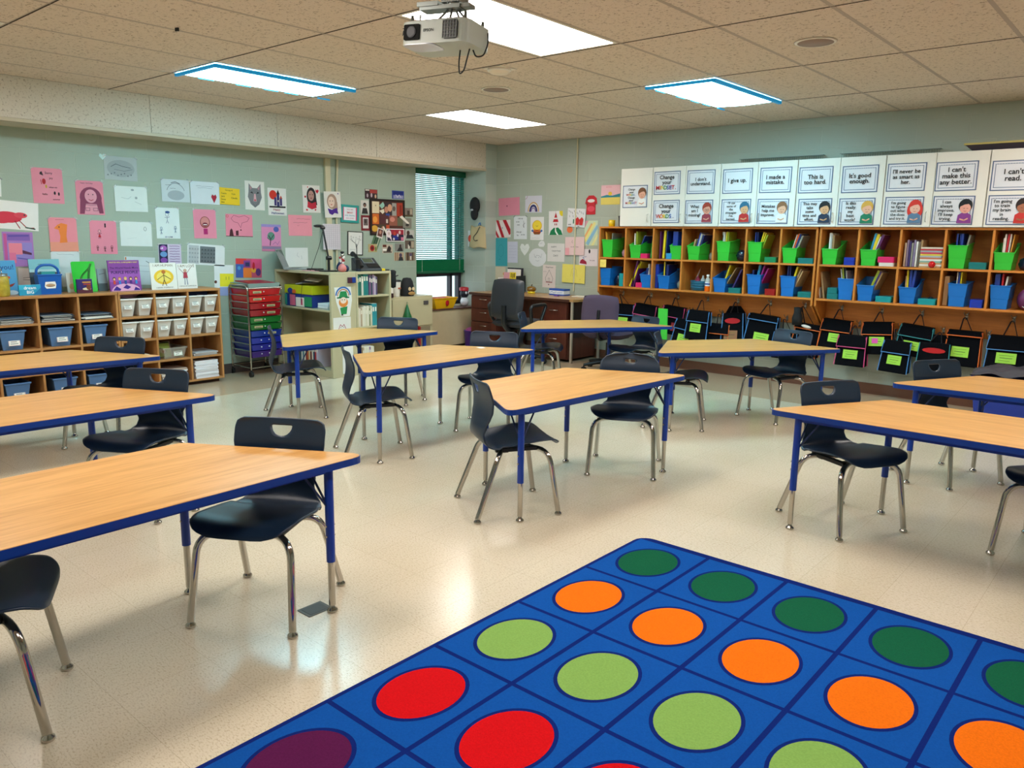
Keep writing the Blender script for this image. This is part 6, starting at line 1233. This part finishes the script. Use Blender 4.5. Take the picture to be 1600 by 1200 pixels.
# --- bins
GB=mat('lime_bin','#35c43a',.35,var=.03); BB2=mat('azure_bin','#0f72c8',.35,var=.03)
def cub_bin(mm,h,hb,name):
    t=thing(name,'','bin',(0,0,0))
    m=MB(); w0,w1,d=.114,.140,.235
    def R(w,dd,zf,zb): return [(-w/2,-dd/2,zf),(w/2,-dd/2,zf),(w/2,dd/2,zb),(-w/2,dd/2,zb)]
    O0=R(w0,d*.9,0,0); Oh=R(w0+.006,d*.92,h*.42,h*.42); Os=R(w0+.012,d*.93,h*.43,h*.43); O1=R(w1,d,h-.008,hb-.008); R0=R(w1+.010,d+.010,h-.008,hb-.008); R1=R(w1+.010,d+.010,h,hb); I1=R(w1-.006,d-.006,h,hb); I0=R(w0-.006,d*.9-.006,.003,.003)
    V=O0+Oh+Os+O1+R0+R1+I1+I0; F=[(3,2,1,0)]
    for a in range(7):
        for k in range(4): F.append((a*4+k,a*4+(k+1)%4,(a+1)*4+(k+1)%4,(a+1)*4+k))
    F.append((28,29,30,31)); m.add(V,F,mm); m.build('bin_body',t,bevel=.0015)
    m=MB()
    for q in(.28,.68): m.box(-w0/2-.003,-d/2+.002+(.012*(1-q)),h*q,w0/2+.003,-d/2+.006+.012*(1-q),h*q+.003,mm)
    m.build('ridges',t); return t
BP={('g',1):cub_bin(GB,.190,.215,'book_bin'),('g',0):cub_bin(GB,.140,.215,'book_bin'),('b',1):cub_bin(BB2,.190,.205,'book_bin'),('b',0):cub_bin(BB2,.140,.21,'book_bin')}
KIDS.clear()
usedp=set()
CNAME={'#e8a23a':'orange','#8a8a80':'grey','#e6e2da':'white','#9aa82a':'olive yellow','#1c3f9a':'royal blue','#142a6a':'navy','#1c9a3a':'green','#5a1a5a':'purple','#e6cc1a':'yellow','#c8a070':'tan','#7a6a5a':'brown','#2a8ab0':'teal','#e0561a':'orange red','#9a1a7a':'magenta','#16202a':'black','#a8845a':'kraft','#c8202a':'red','#8a7a9a':'lilac','#3a2a6a':'indigo','#c9b9a0':'cream','#e0286a':'hot pink','#1a7a7a':'teal','#1d8a5a':'emerald','#1a3ab0':'cobalt','#a01c1c':'red','#1a9aa0':'turquoise','#1c2f5a':'navy','#2f9ad0':'sky blue'}
def cell(u,row,items,col):
    """items: ('bin',kind,tall,frac) ('bk',hex,frac,thick,h,lean,fromz) ('bx',hex,f0,f1,h,depthpos)"""
    x0=(U1+u*P1 if u<7 else U2+(u-7)*P2)+.009; W=P1-.018; z0=1.1835 if row else .8725
    where='in the %s cubby from the left, %s row'%(ordn(u),'upper' if row else 'lower')
    gp='books and folders standing in the cubbies'
    nb=0; bf=[max(.225,min(.775,q[3])) for q in items if q[0]=='bin']
    for it in items:
        if it[0]=='bin':
            k=(it[1],it[2]); p=BP[k]; x=x0+max(.225,min(.775,it[3]))*W
            o=p if k not in usedp else dup(p); usedp.add(k)
            o.location=(x,-.165,z0+.0005); o.rotation_euler=(0,0,math.radians(it[4] if len(it)>4 else 0))
            o['label']='%s book bin %s'%('lime green' if it[1]=='g' else 'azure blue',where); o['group']='book bins in the wooden cubbies'
        elif it[0]=='bk':
            _,c,f,th,h,lean=it[:6]; zb=it[6] if len(it)>6 else .004; dp=it[7] if len(it)>7 else .19
            if bf and abs(f-bf[0])<=.33 and not (abs(lean)<1 and th>.03): f=bf[0]+(f-bf[0])*.38-(.04 if lean>8 else 0); zb=.012; lean*=1.15; h=min(h,.272/max(.5,math.cos(math.radians(lean)))); dp=min(dp,.18)
            m=MB(); m.box(-th/2,-dp/2,0,th/2,dp/2,h,mat('cover_'+c.lstrip('#'),c,.4,var=.04))
            if th>.006: m.box(-th/2+.0015,-dp/2+.004,.004,th/2-.0015,dp/2+.0006,h+.0006,ink('#e6e0d2'))
            o=m.build('folder',loc=(x0+f*W,-.15,z0+zb),rot=(0,math.radians(lean),0)); nb+=1
            tag(o,'%s %s %s'%(CNAME[c],['folder','book','notebook','workbook','binder','file'][nb%6],where),'folder',gp)
        elif it[0]=='bx':
            _,c,f0,f1,h=it[:5]; m=MB(); w_=(f1-f0)*W; zb=it[5] if len(it)>5 else 0
            m.prism(rrect(w_,.18,.012),0,h,mat('box_'+c.lstrip('#'),c,.25,var=.04)); 
            o=m.build('pencil_box',loc=(x0+(f0+f1)/2*W,-.19,z0+.0006+zb),bevel=.004)
            m=MB(); m.prism(rrect(w_+.004,.184,.012),h*.62,h*.72,mat('box_'+c.lstrip('#'),c,.25,var=.04)); m.build('lid_rim',o)
            tag(o,'%s pencil box %s%s'%(CNAME[c],where,'' if zb==0 else ', on top'),'pencil box','pencil boxes in the cubbies')
        elif it[0]=='bag':
            _,c,f,r,al=it[:5]; m=MB()
            m.sphere((0,0,r),r,mat('bagfilm_'+c.lstrip('#')+str(int(al*10)),c,.15,var=.3,scale=30,alpha=al),n=18,k=12,sx=1,sy=.8,sz=1.1)
            me_=m
            for i_,v in enumerate(me_.v): v.x*=1+.10*math.sin(9*v.z/r+5*v.y/r); v.y*=1+.1*math.cos(7*v.x/r)
            o=m.build('plastic_bag',loc=(x0+f*W,-.18,z0+.002)); tag(o,'%s bag %s'%('clear plastic' if al<.9 else 'dark stuffed' if c in('#1c2230','#12203a') else 'white stuffed',where),'bag')
O_='#e8a23a';GYc='#8a8a80';WH='#e6e2da';OY='#9aa82a';RBl='#1c3f9a';NV='#142a6a';GN='#1c9a3a';PU='#5a1a5a';YE='#e6cc1a';TN='#c8a070';TE='#2a8ab0';OR='#e0561a';MG='#9a1a7a';BKc='#16202a';KR='#a8845a';RD='#c8202a'
cell(0,1,[('bin','g',1,.27),('bk',O_,.08,.006,.27,-6),('bk',O_,.17,.006,.26,-6),('bk',GYc,.42,.010,.25,4),('bag','#c9a0b8',.82,.045,.5)],0)
cell(1,1,[('bin','g',0,.32),('bk',WH,.05,.012,.25,0),('bk',OY,.24,.012,.27,0),('bk',OY,.30,.010,.26,0),('bk',NV,.47,.014,.24,18),('bk',GN,.88,.030,.25,6),('bx','#e0286a',.52,.78,.05)],0)
cell(2,1,[('bk',PU,.14,.012,.28,0),('bk',YE,.27,.022,.29,2),('bk',NV,.36,.010,.285,2),('bk',RBl,.48,.055,.29,1),('bin','g',0,.82),('bx','#2f9ad0',.42,.62,.06)],0)
cell(3,1,[('bk',TN,.09,.012,.20,10),('bin','g',0,.34),('bk',RBl,.34,.014,.27,12),('bk',WH,.42,.008,.26,12),('bk',WH,.49,.008,.255,14),('bk',NV,.56,.02,.25,14),('bag','#b8b4a8',.86,.04,.5)],0)
cell(4,1,[('bin','g',1,.28),('bk',WH,.06,.006,.24,0),('bk',WH,.14,.007,.275,-2),('bk',WH,.25,.008,.275,-2),('bk',YE,.36,.018,.285,1),('bk',OY,.44,.016,.28,1),('bag','#1c2230',.75,.052,.95)],0)
cell(5,1,[('bin','g',1,.22),('bk',RBl,.16,.02,.285,0),('bk',NV,.24,.02,.285,0),('bk',YE,.34,.012,.28,12),('bk',YE,.42,.01,.275,14),('bk',OY,.50,.012,.26,16),('bx','#1d8a5a',.54,.90,.05)],0)
cell(6,1,[('bin','g',0,.20),('bk',WH,.16,.006,.26,13),('bk',OR,.24,.014,.27,14),('bk',NV,.33,.014,.27,15),('bk',GYc,.43,.016,.255,17),('bx','#1a7a7a',.48,.93,.05)],0)
cell(7,1,[('bin','g',0,.26),('bk',WH,.14,.02,.27,0),('bk',WH,.24,.012,.265,0),('bk',KR,.34,.02,.25,0),('bx','#1a3ab0',.66,.96,.035),('bx','#1a3ab0',.66,.96,.03,.0365)],0)
cell(8,1,[('bin','g',0,.24),('bk',TE,.20,.018,.275,10),('bk',YE,.31,.022,.27,12),('bk',WH,.40,.008,.25,14),('bk',PU,.46,.02,.27,16),('bx',WH,.52,.90,.03),('bx','#e0286a',.48,.90,.05,.031)],0)
mags=['#c9b9a0','#8a7a9a','#3a2a6a','#8a8a80','#8a7a9a','#e6e2da','#7a6a5a','#a8845a']
cell(9,1,[('bk',c,.07+.055*k,.014,.20+.012*((k*5)%3),0) for k,c in enumerate(mags)],0)
for k in range(12):
    c=['#c8a070','#e6e2da','#c8a070','#8ab0a0','#e6e2da','#c87a5a','#a8b0b4','#d8c44a','#c8405a','#9aa0a8','#b8303a','#d8d0c0'][k]
    tag(MB().box(-.085,-.11,0,.085,.11,.0135,ink(c)).build('book',loc=(U2+2*P2+.245,-.17,1.184+.0142*k),rot=(0,0,.03*((k*7)%3-1))),'thin book, %s from the bottom of the lying pile in the tenth cubby'%(ordn(k)),'book','lying pile of thin books in the tenth cubby')
tag(MB().sphere((0,0,.028),.028,mat('red_ball','#c8141c',.2)).build('toy_ball',loc=(U2+2*P2+.26,-.292,1.1838)),'red ball in front of the lying pile of books in the tenth cubby','ball')
cell(10,1,[('bin','g',1,.26),('bk',RBl,.14,.02,.285,0),('bk',RBl,.24,.02,.285,0),('bk',WH,.31,.006,.27,-2),('bk',RBl,.38,.022,.285,0),('bk',GYc,.50,.012,.265,8),('bx','#1a7a7a',.54,.93,.055)],0)
cell(11,1,[('bin','g',0,.22),('bk',WH,.08,.008,.24,0),('bk',WH,.16,.012,.28,0),('bk',RD,.26,.016,.275,2),('bk',WH,.34,.012,.28,2),('bk',O_,.42,.006,.27,5),('bag','#12203a',.66,.05,.95)],0)
cell(12,1,[('bin','g',1,.26),('bk',NV,.2,.02,.28,0),('bx','#1a7a7a',.55,.9,.05)],0)
# lower row
cell(0,0,[('bin','b',1,.20),('bag','#12203a',.62,.06,.95),('bx','#1a9aa0',.78,.96,.14)],0)
sheet('sticky_note',(U1+.009+.17*.325,-.302,1.115),0,0,.082,.085,2,'#f2d66a',[scr('#a8903a',.2,.8,.55,.02),scr('#a8903a',.3,.7,.4,.02)],'yellow sticky note on the first lower cubby above the azure bin','note')
cell(1,0,[('bk',PU,.16,.016,.285,14),('bk',PU,.24,.012,.28,16),('bk',YE,.10,.022,.30,26),('bin','b',0,.84,0),('bk',WH,.84,.012,.24,0),('bk',NV,.50,.03,.2,8),('bx','#e0286a',.38,.62,.05)],0)
cell(2,0,[('bk','#1a3ab0',.07,.035,.25,0),('bin','b',0,.38),('bk',YE,.25,.012,.285,0),('bk',BKc,.34,.01,.28,0),('bk',NV,.48,.025,.24,2),('bag','#a8c0b8',.86,.045,.5)],0)
# cell 3 : basket with bottles in a clear bag
x3=U1+3*P1+.009
t=thing('round_basket','teal round basket in the fourth lower cubby','basket',(x3+.16,-.19,.873))
m=MB(); m.lathe([(.075,0),(.09,.01),(.098,.095),(.102,.10),(.092,.10),(.085,.012),(.0001,.01)],mat('basket_teal','#1f6a8a',.35),24); m.build('basket_body',t)
m=MB()
for z in(.03,.055,.08): m.lathe([(.092+z*.06,z),(.096+z*.06,z+.004),(.092+z*.06,z+.008)],mat('basket_teal','#1f6a8a',.35),24)
m.build('rings',t)
for dx,c,nm in((-.03,'#c0405a','pink cup standing in the teal basket'),(.03,'#c8c8c4','clear cup standing in the teal basket')):
    tag(MB().lathe([(.018,0),(.024,.10),(.010,.12),(.010,.14),(.0001,.142)],mat('cup_'+c.lstrip('#'),c,.15,alpha=.8),16).build('cup',loc=(x3+.16+dx,-.19,.885)),nm,'cup')
tag(MB().grid(lambda u,v:(x3+.02+.10*u+.05*v,-.10-.14*v,.875+.26*u*(1-.3*v)+.01*math.sin(12*u)),10,10,mat('bag_film','#d8d4cc',.1,alpha=.35)).build('plastic_bag',solid=.001),'crumpled clear plastic bag leaning left of the teal basket','bag')
t=thing('drink_bottle','small bottle of orange drink with a white blue label in the fourth lower cubby','bottle',(x3+.285,-.27,.873))
m=MB(); m.lathe([(.026,0),(.028,.01),(.028,.07)],mat('orange_drink','#ee6a10',.2),18); m.build('drink',t)
m=MB(); m.lathe([(.0285,.055),(.0285,.095)],mat('bottle_label','#dfe2ea',.4),18); m.lathe([(.029,.068),(.029,.082)],mat('bottle_label_blue','#22408a',.4),18); m.build('bottle_label',t)
m=MB(); m.lathe([(.027,.095),(.024,.12),(.012,.14),(.012,.150)],mat('clear_bottle','#d8dcd8',.1,alpha=.6),18); m.build('neck',t)
m=MB(); m.lathe([(.014,.150),(.014,.168),(.0001,.169)],mat('cap_white','#eeeae4',.4),14); m.build('cap',t)
cell(4,0,[('bin','b',0,.20),('bk',BKc,.30,.010,.27,14),('bk',YE,.38,.014,.27,15),('bk',KR,.47,.01,.27,26),('bk','#3a2a6a',.56,.014,.25,24),('bx','#1a7a7a',.52,.92,.05)],0)
cell(5,0,[('bin','b',1,.27),('bk',NV,.04,.016,.22,0),('bk','#2f9ad0',.20,.014,.285,8),('bk',TE,.27,.012,.28,8),('bk',MG,.42,.014,.28,14),('bk',MG,.52,.012,.26,20),('bx','#a01c1c',.62,.95,.06)],0)
cell(6,0,[('bin','b',1,.24),('bk',NV,.14,.022,.285,0),('bk',NV,.24,.02,.28,0),('bk',YE,.38,.016,.275,12),('bk',KR,.48,.014,.26,17),('bk',TN,.54,.012,.25,20),('bx','#1a7a7a',.55,.95,.05)],0)
cell(7,0,[('bk',WH,.06,.006,.18,-8),('bk',KR,.17,.016,.24,-10),('bin','b',1,.80),('bk',WH,.66,.006,.27,-10),('bk',OY,.72,.010,.28,-8),('bk',BKc,.80,.014,.275,-6),('bk',WH,.86,.008,.25,-6),('bx','#1a7a7a',.28,.58,.05),('bx','#1a7a7a',.28,.55,.05,.052)],0)
cell(8,0,[('bin','b',0,.24),('bk',OY,.30,.012,.275,17),('bk',OY,.38,.008,.27,17),('bk','#3a2a6a',.45,.014,.27,18),('bk',KR,.54,.012,.26,19),('bx','#1a9aa0',.52,.93,.05)],0)
cell(9,0,[('bk',TN,.03,.012,.22,0),('bin','b',0,.25),('bk',YE,.20,.012,.285,-3),('bk',RBl,.30,.02,.28,0),('bk',RBl,.38,.02,.28,4),('bx','#1a9aa0',.52,.95,.05),('bag','#1c2230',.76,.030,.95)],0)
cell(10,0,[('bk',KR,.08,.035,.24,0),('bin','b',1,.36),('bk',WH,.24,.012,.27,0),('bk',RBl,.33,.022,.28,0),('bk',YE,.43,.014,.28,0),('bx','#1a3ab0',.66,.95,.065)],0)
cell(11,0,[('bin','b',1,.24),('bk',RBl,.14,.035,.275,0),('bk',RD,.27,.012,.27,0),('bk',WH,.36,.012,.25,4)],0)
t=thing('gym_bag','purple pink round bag with a silver clip in the last visible lower cubby','bag',(U2+4*P2+.27,-.19,.873))
m=MB(); m.sphere((0,0,.085),.075,mat('bag_plum','#6a2a5a',.4,var=.5,scale=20),n=20,k=14,sy=.8,sz=1.15); m.build('bag_body',t)
m=MB(); m.tube([(-.02,-.06,.03),(0,-.075,.02),(.02,-.06,.03),(.0,-.07,.05)],.005,CHR,8,round_=.01); m.build('clip',t)
cell(12,0,[('bin','b',1,.26),('bk',YE,.2,.02,.27,0),('bx','#1a3ab0',.6,.95,.06)],0)
# ================================================================ COAT HOOKS
HK=mat('hook_steel','#b8b0a4',.25,.9)
def make_hook():
    t=thing('coat_hook','','hook',(0,0,0),0,'steel coat hooks under the cubbies')
    m=MB(); m.prism(rrect(.022,.05,.005),-.003,0,HK,axis='y'); m.build('plate',t)
    for s_ in(-1,1): m=MB(); m.tube([(0,-.003,.008),(s_*.012,-.03,.012),(s_*.017,-.040,.034)],.0032,HK,8,round_=.01); m.sphere((s_*.017,-.040,.036),.005,HK,n=8,k=6); m.build('upper_prong',t)
    m=MB(); m.tube([(0,-.003,-.01),(0,-.022,-.026),(0,-.036,-.014)],.0034,HK,8,round_=.01); m.sphere((0,-.036,-.012),.005,HK,n=8,k=6); m.build('lower_prong',t)
    return t
H0=make_hook(); KIDS.clear()
HX=[1.98,2.345,2.68,3.03,3.365,3.71,4.055,4.40,4.755,5.09,5.435,5.78,6.12]; LXk=[2.20,2.53,2.86,3.20,3.54,3.885,4.57,4.925,5.27,5.615,5.95]
f=True
for k,x in enumerate(HX):
    o=H0 if f else dup(H0); f=False; o.location=(x,-.0225,.775); o['label']='steel coat hook, %s from the left in the upper line under the cubbies'%ordn(k)
for k,x in enumerate(LXk):
    o=dup(H0); o.location=(x,-.0225,.640); o['label']='steel coat hook, %s from the left in the lower line under the cubbies'%ordn(k)
# ================================================================ LUNCH BAGS
BKF=mat('lunch_bag_black','#06080e',.95,bump=.3,bscale=600,var=.15,spec=.15)
def lunch_bag(hx,hz,dx,ztop,w,h,trim,label,card='#a6e04a',tilt=0,yaw=0,dep=.10,flap=.36,open_=None,cardpos=(.5,.40),cardsz=(.48,.30),note=None,y=-.045):
    """bag hanging from hook at (hx,hz); body top centre at hx+dx, ztop"""
    TR=mat('trim_'+trim.lstrip('#'),trim,.5)
    t=thing('lunch_bag',label,'bag',(hx+dx,y-.025,ztop),0,'black lunch bags on the coat hooks',rot=(0,math.radians(tilt),math.radians(yaw)))
    b=.03; W=w/2
    m=MB(); m.hexa([(-W*.98,-dep,-h),(W*.98,-dep,-h),(W*.98,0,-h),(-W*.98,0,-h),(-W*.88,-dep*.55,0),(W*.88,-dep*.55,0),(W*.88,0,0),(-W*.88,0,0)],BKF); m.build('bag_body',t,bevel=.008)
    zf=-h*flap; yf=-dep*(.55+.45*flap)
    if not open_:
        m=MB(); m.add([(-W*.92,0.004,.006),(W*.92,.004,.006),(W*.92,-dep*.56,.006),(-W*.92,-dep*.56,.006),(-W*.98,yf-.012,zf),(W*.98,yf-.012,zf)],[(0,1,2,3),(3,2,5,4)],BKF)
        fl=m.build('flap',t,solid=.007)
        m=MB(); m.tube([(-W*.93,-dep*.56-.004,.006),(-W*.985,yf-.018,zf),(W*.985,yf-.018,zf),(W*.93,-dep*.56-.004,.006)],.005,TR,6); m.build('piping',fl)
    else:
        m=MB(); n=12; m.add([(W*.7*math.cos(2*PI*k/n),-dep*.62-.012+.0*k,-h*.24+h*.09*math.sin(2*PI*k/n)) for k in range(n)],[tuple(range(n))],mat('lining_'+open_.lstrip('#'),open_,.5)); m.build('lining',t,recalc=False,solid=.003)
        m=MB(); m.add([(-W*.88,0,0),(W*.88,0,0),(W*.5,-.01,.07),(-W*.5,-.01,.07)],[(0,1,2,3)],BKF); m.build('flap',t,solid=.006)
    for q in([(-W*.90,-dep*.56-.003,-.002),(-W*1.0,-dep-.003,-h+.004)],[(W*.90,-dep*.56-.003,-.002),(W*1.0,-dep-.003,-h+.004)],[(W*.90,-.002,-.002),(W*1.0,-.002,-h+.004)]):
        m=MB(); m.tube(q,.0048,TR,6); m.build('side_piping',t)
    # handle : loop up to the hook
    ra=math.radians(tilt); lx=(-dx)*math.cos(ra)-(hz-ztop)*math.sin(ra); lz=(hz-ztop)*math.cos(ra)+(-dx)*math.sin(ra)
    m=MB(); m.tube([(-W*.34,-dep*.3,.002),(lx-.012,-.012,lz-.012),(lx,-.012,lz-.003),(lx+.012,-.012,lz-.012),(W*.34,-dep*.3,.002)],.0065,mat('strap_'+'dark','#20161c',.7),6,round_=.012,flat=.4); m.build('handle',t)
    if card:
        cw,ch=w*cardsz[0],h*cardsz[1]; zc=-h*(1-cardpos[1]); xc=(cardpos[0]-.5)*w
        yy=-dep*(.55+.45*(1-cardpos[1]))-.007; sl=math.atan2(dep*.45,h)
        m=MB(); m.box(-cw/2,-.0015,-ch/2,cw/2,0,ch/2,ink(card)); art(m,cw,ch,[scr('#5a8a2a',.15,.85,.75,.02),scr('#3a5a2a',.2,.8,.5,.03),scr('#5a8a2a',.15,.7,.25,.02)]+([('R',note,(.2,.3,.6,.85))] if note else []),.0015)
        m.build('name_card',t,loc=(xc,yy,zc),rot=(-sl,0,0),recalc=False)
    return t
BLt='#4a8ac8';PKt='#d84a84';ORt='#e8702a';TLt='#2f8a90'
lunch_bag(1.98,.775,.085,.655,.27,.30,BLt,'black lunch bag with blue trim half hidden by the mauve task chair')
lunch_bag(2.345,.775,.00,.668,.29,.30,PKt,'black lunch bag with pink trim tilted behind the chair with the green handle hole',tilt=5,cardpos=(.6,.25))
lunch_bag(2.68,.775,.015,.672,.27,.29,PKt,'black lunch bag with pink trim and a red lining peeping out',tilt=5,card='#b02a30',cardpos=(.72,.3),cardsz=(.4,.3))
lunch_bag(2.86,.64,.03,.545,.27,.26,BLt,'lower black lunch bag with blue trim and a green speckled card',tilt=8,cardpos=(.5,.3),y=-.10)
lunch_bag(3.03,.775,-.005,.655,.25,.29,BLt,'black lunch bag with blue trim and a square lime card above the oak table',cardpos=(.45,.42),tilt=2,y=-.12)
lunch_bag(3.20,.64,.03,.53,.24,.25,ORt,'lower black lunch bag with orange trim wedged between two blue trimmed bags',cardpos=(.45,.15),y=-.06)
lunch_bag(3.365,.775,.0,.66,.24,.32,BLt,'black lunch bag hanging open with a red lining and a picture card',open_='#c01c26',card='#9a6a4a',cardpos=(.45,.32),cardsz=(.6,.28),tilt=-4)
lunch_bag(3.71,.775,-.02,.655,.32,.33,BLt,'wide black lunch bag with light blue trim and a tilted lime card',cardpos=(.55,.35),tilt=5,flap=.14)
lunch_bag(3.885,.64,.04,.52,.24,.26,BLt,'lower black lunch bag behind the chair against the hanging bags',y=-.05)
lunch_bag(4.055,.775,.08,.60,.26,.30,ORt,'black lunch bag with orange trim slumped under a dark boot-like pouch',card=None,tilt=6,flap=.12)
tag(MB().lathe([(.0001,-.17),(.045,-.165),(.05,-.10),(.035,-.05),(.038,.0),(.0001,.005)],mat('black_cloth','#131315',.8),12).build('cloth_pouch',loc=(4.055,-.21,.77)),'black boot-like pouch hanging at the right end of the left cubby unit','pouch')
tag(MB().sphere((0,0,0),.03,mat('white_mask','#d8d0c8',.7),sx=1.6,sy=.4,sz=.5).build('face_mask',loc=(4.16,-.25,.60),rot=(0,.2,0)),'crumpled white face mask on the orange trimmed bag','mask')
lunch_bag(4.40,.775,.0,.665,.28,.27,ORt,'black lunch bag with orange trim, leftmost under the right cubby unit',cardpos=(.55,.42),tilt=3)
lunch_bag(4.57,.64,.0,.54,.265,.27,PKt,'lower black lunch bag with pink trim',cardpos=(.5,.40),y=-.11)
lunch_bag(4.755,.775,.0,.672,.27,.28,ORt,'black lunch bag with orange trim and a pink note on its lime card',note='#ea5ab4',cardpos=(.5,.42),tilt=-4)
lunch_bag(4.925,.64,.03,.525,.24,.27,BLt,'lower black lunch bag with light blue trim and a curved lime card',cardpos=(.5,.42),tilt=3,y=-.11)
lunch_bag(5.09,.775,-.005,.668,.28,.26,TLt,'black lunch bag with teal trim behind the open one',tilt=6,cardpos=(.45,.35))
lunch_bag(5.27,.64,-.02,.545,.26,.26,TLt,'lower black lunch bag with teal trim hanging open on a red lining',open_='#c8141c',card=None,y=-.11)
lunch_bag(5.435,.775,.02,.655,.275,.29,ORt,'black lunch bag with orange trim hanging over the far right chair',cardpos=(.45,.42),tilt=1,flap=.12)
lunch_bag(5.78,.775,.0,.640,.30,.29,BLt,'black lunch bag with light blue trim at the right edge of the frame',cardpos=(.5,.42),dep=.13)
lunch_bag(6.12,.775,.0,.66,.27,.29,PKt,'black lunch bag with pink trim outside the right edge')
tag(MB().box(-.055,-.006,-.33,.055,.006,0,ink('#4ee04a')).build('green_folder',loc=(2.62,-.235,.66),rot=(.05,0,0)),'bright green folder hanging among the lunch bags behind the far table','folder')
# ================================================================ PROJECTOR
PJ=mat('projector_white','#b9c2b8',.35,var=.02); PJD=mat('projector_grey','#5c6058',.4,.3)
t=thing('projector','white ceiling projector with a dark square lens and a round vent, hung from a bracket','projector',(4.40,-5.20,2.19),0,rot=(math.radians(-3),math.radians(2),math.radians(14)))
m=MB(); m.prism(rrect(.315,.20,.035),-.044,.044,PJ); m.build('housing',t,bevel=.012)
m=MB(); m.prism(rrect(.28,.17,.03),.044,.052,mat('projector_top','#8a827a',.5)); m.build('top_plate',t)
m=MB(); m.prism(rrect(.075,.06,.006,cx=-.098,cy=.002),-.106,-.099,mat('lens_bezel','#08080a',.7,spec=.2),axis='y'); m.cyl((-.098,-.098,.002),(-.098,-.109,.002),.024,.022,mat('lens_rim','#141418',.5),22); m.cyl((-.098,-.1092,.002),(-.098,-.1102,.002),.018,.018,mat('lens_glass','#1a1218',.45),20); m.build('lens',t)
m=MB(); m.prism(rrect(.070,.072,.014,cx=.082,cy=.004),-.105,-.099,BK,axis='y')
for k in range(6): m.box(.050+.0128*k-.001,-.1075,-.030,.050+.0128*k+.001,-.105,.038,PJD); m.box(.048,-.1075,-.028+.013*k-.001,.116,-.105,-.028+.013*k+.001,PJD)
m.build('vent_grille',t)
m=MB(); art(m,.06,.02,[('T','#3a3e3c','EPSON',.5,.5,.8,.02)],.0,mtx=Matrix.Translation((-.02,-.1012,.006))); art(m,.02,.05,[('P','#2a2c2c',[(.2,.3),(.8,.5),(.4,.8)]),('R','#2a2c2c',(.2,.86,.8,.92))],.0,mtx=Matrix.Translation((-.142,-.0975,.0))); m.build('printed_mark',t,recalc=False)
m=MB(); m.prism(rrect(.15,.11,.03,cx=-.07,cy=-.05),-.047,-.0435,mat('projector_lamp_cover','#dfe4f4',.15)); m.build('lamp_cover',t)
for x,y in((-.12,-.07),(.13,.07),(-.12,.07),(.13,-.07)): m=MB(); m.cyl((x,y,.05),(x,y,.075),.008,.006,PJD,10); m.build('foot',t)
STL=mat('bracket_steel','#8e9490',.3,.8)
m=MB(); m.tube([(-.13,.0,.052),(-.13,0,.10)],.004,STL,8); 
for x,y in((-.02,-.05),(.05,-.06),(.10,.03),(-.02,.04),(.05,.05)): m.tube([(x,y,.05),(.03+(x-.03)*.3,y*.3,.105)],.0045,STL,8)
m.box(-.11,-.04,.105,.08,.02,.120,STL); m.box(-.12,-.045,.118,-.02,.03,.135,STL); m.sphere((.035,-.01,.125),.024,STL,n=14,k=8); m.box(.06,-.03,.108,.12,.02,.122,STL)
m.box(-.01,-.035,.13,.075,.04,.25,STL); m.cyl((.03,0,.2),(.03,0,.325),.022,.022,STL,16); m.build('mount_bracket',t)
m=MB(); m.tube([(.06,.02,-.044),(.062,.01,-.10),(.075,.0,-.145),(.095,.0,-.13),(.11,.01,-.044)],.0032,BK,8,round_=.03); m.tube([(.115,.03,-.044),(.135,.02,-.075),(.165,.03,-.07),(.172,.05,-.02),(.158,.07,.03)],.0032,BK,8,round_=.02); m.build('cable',t)
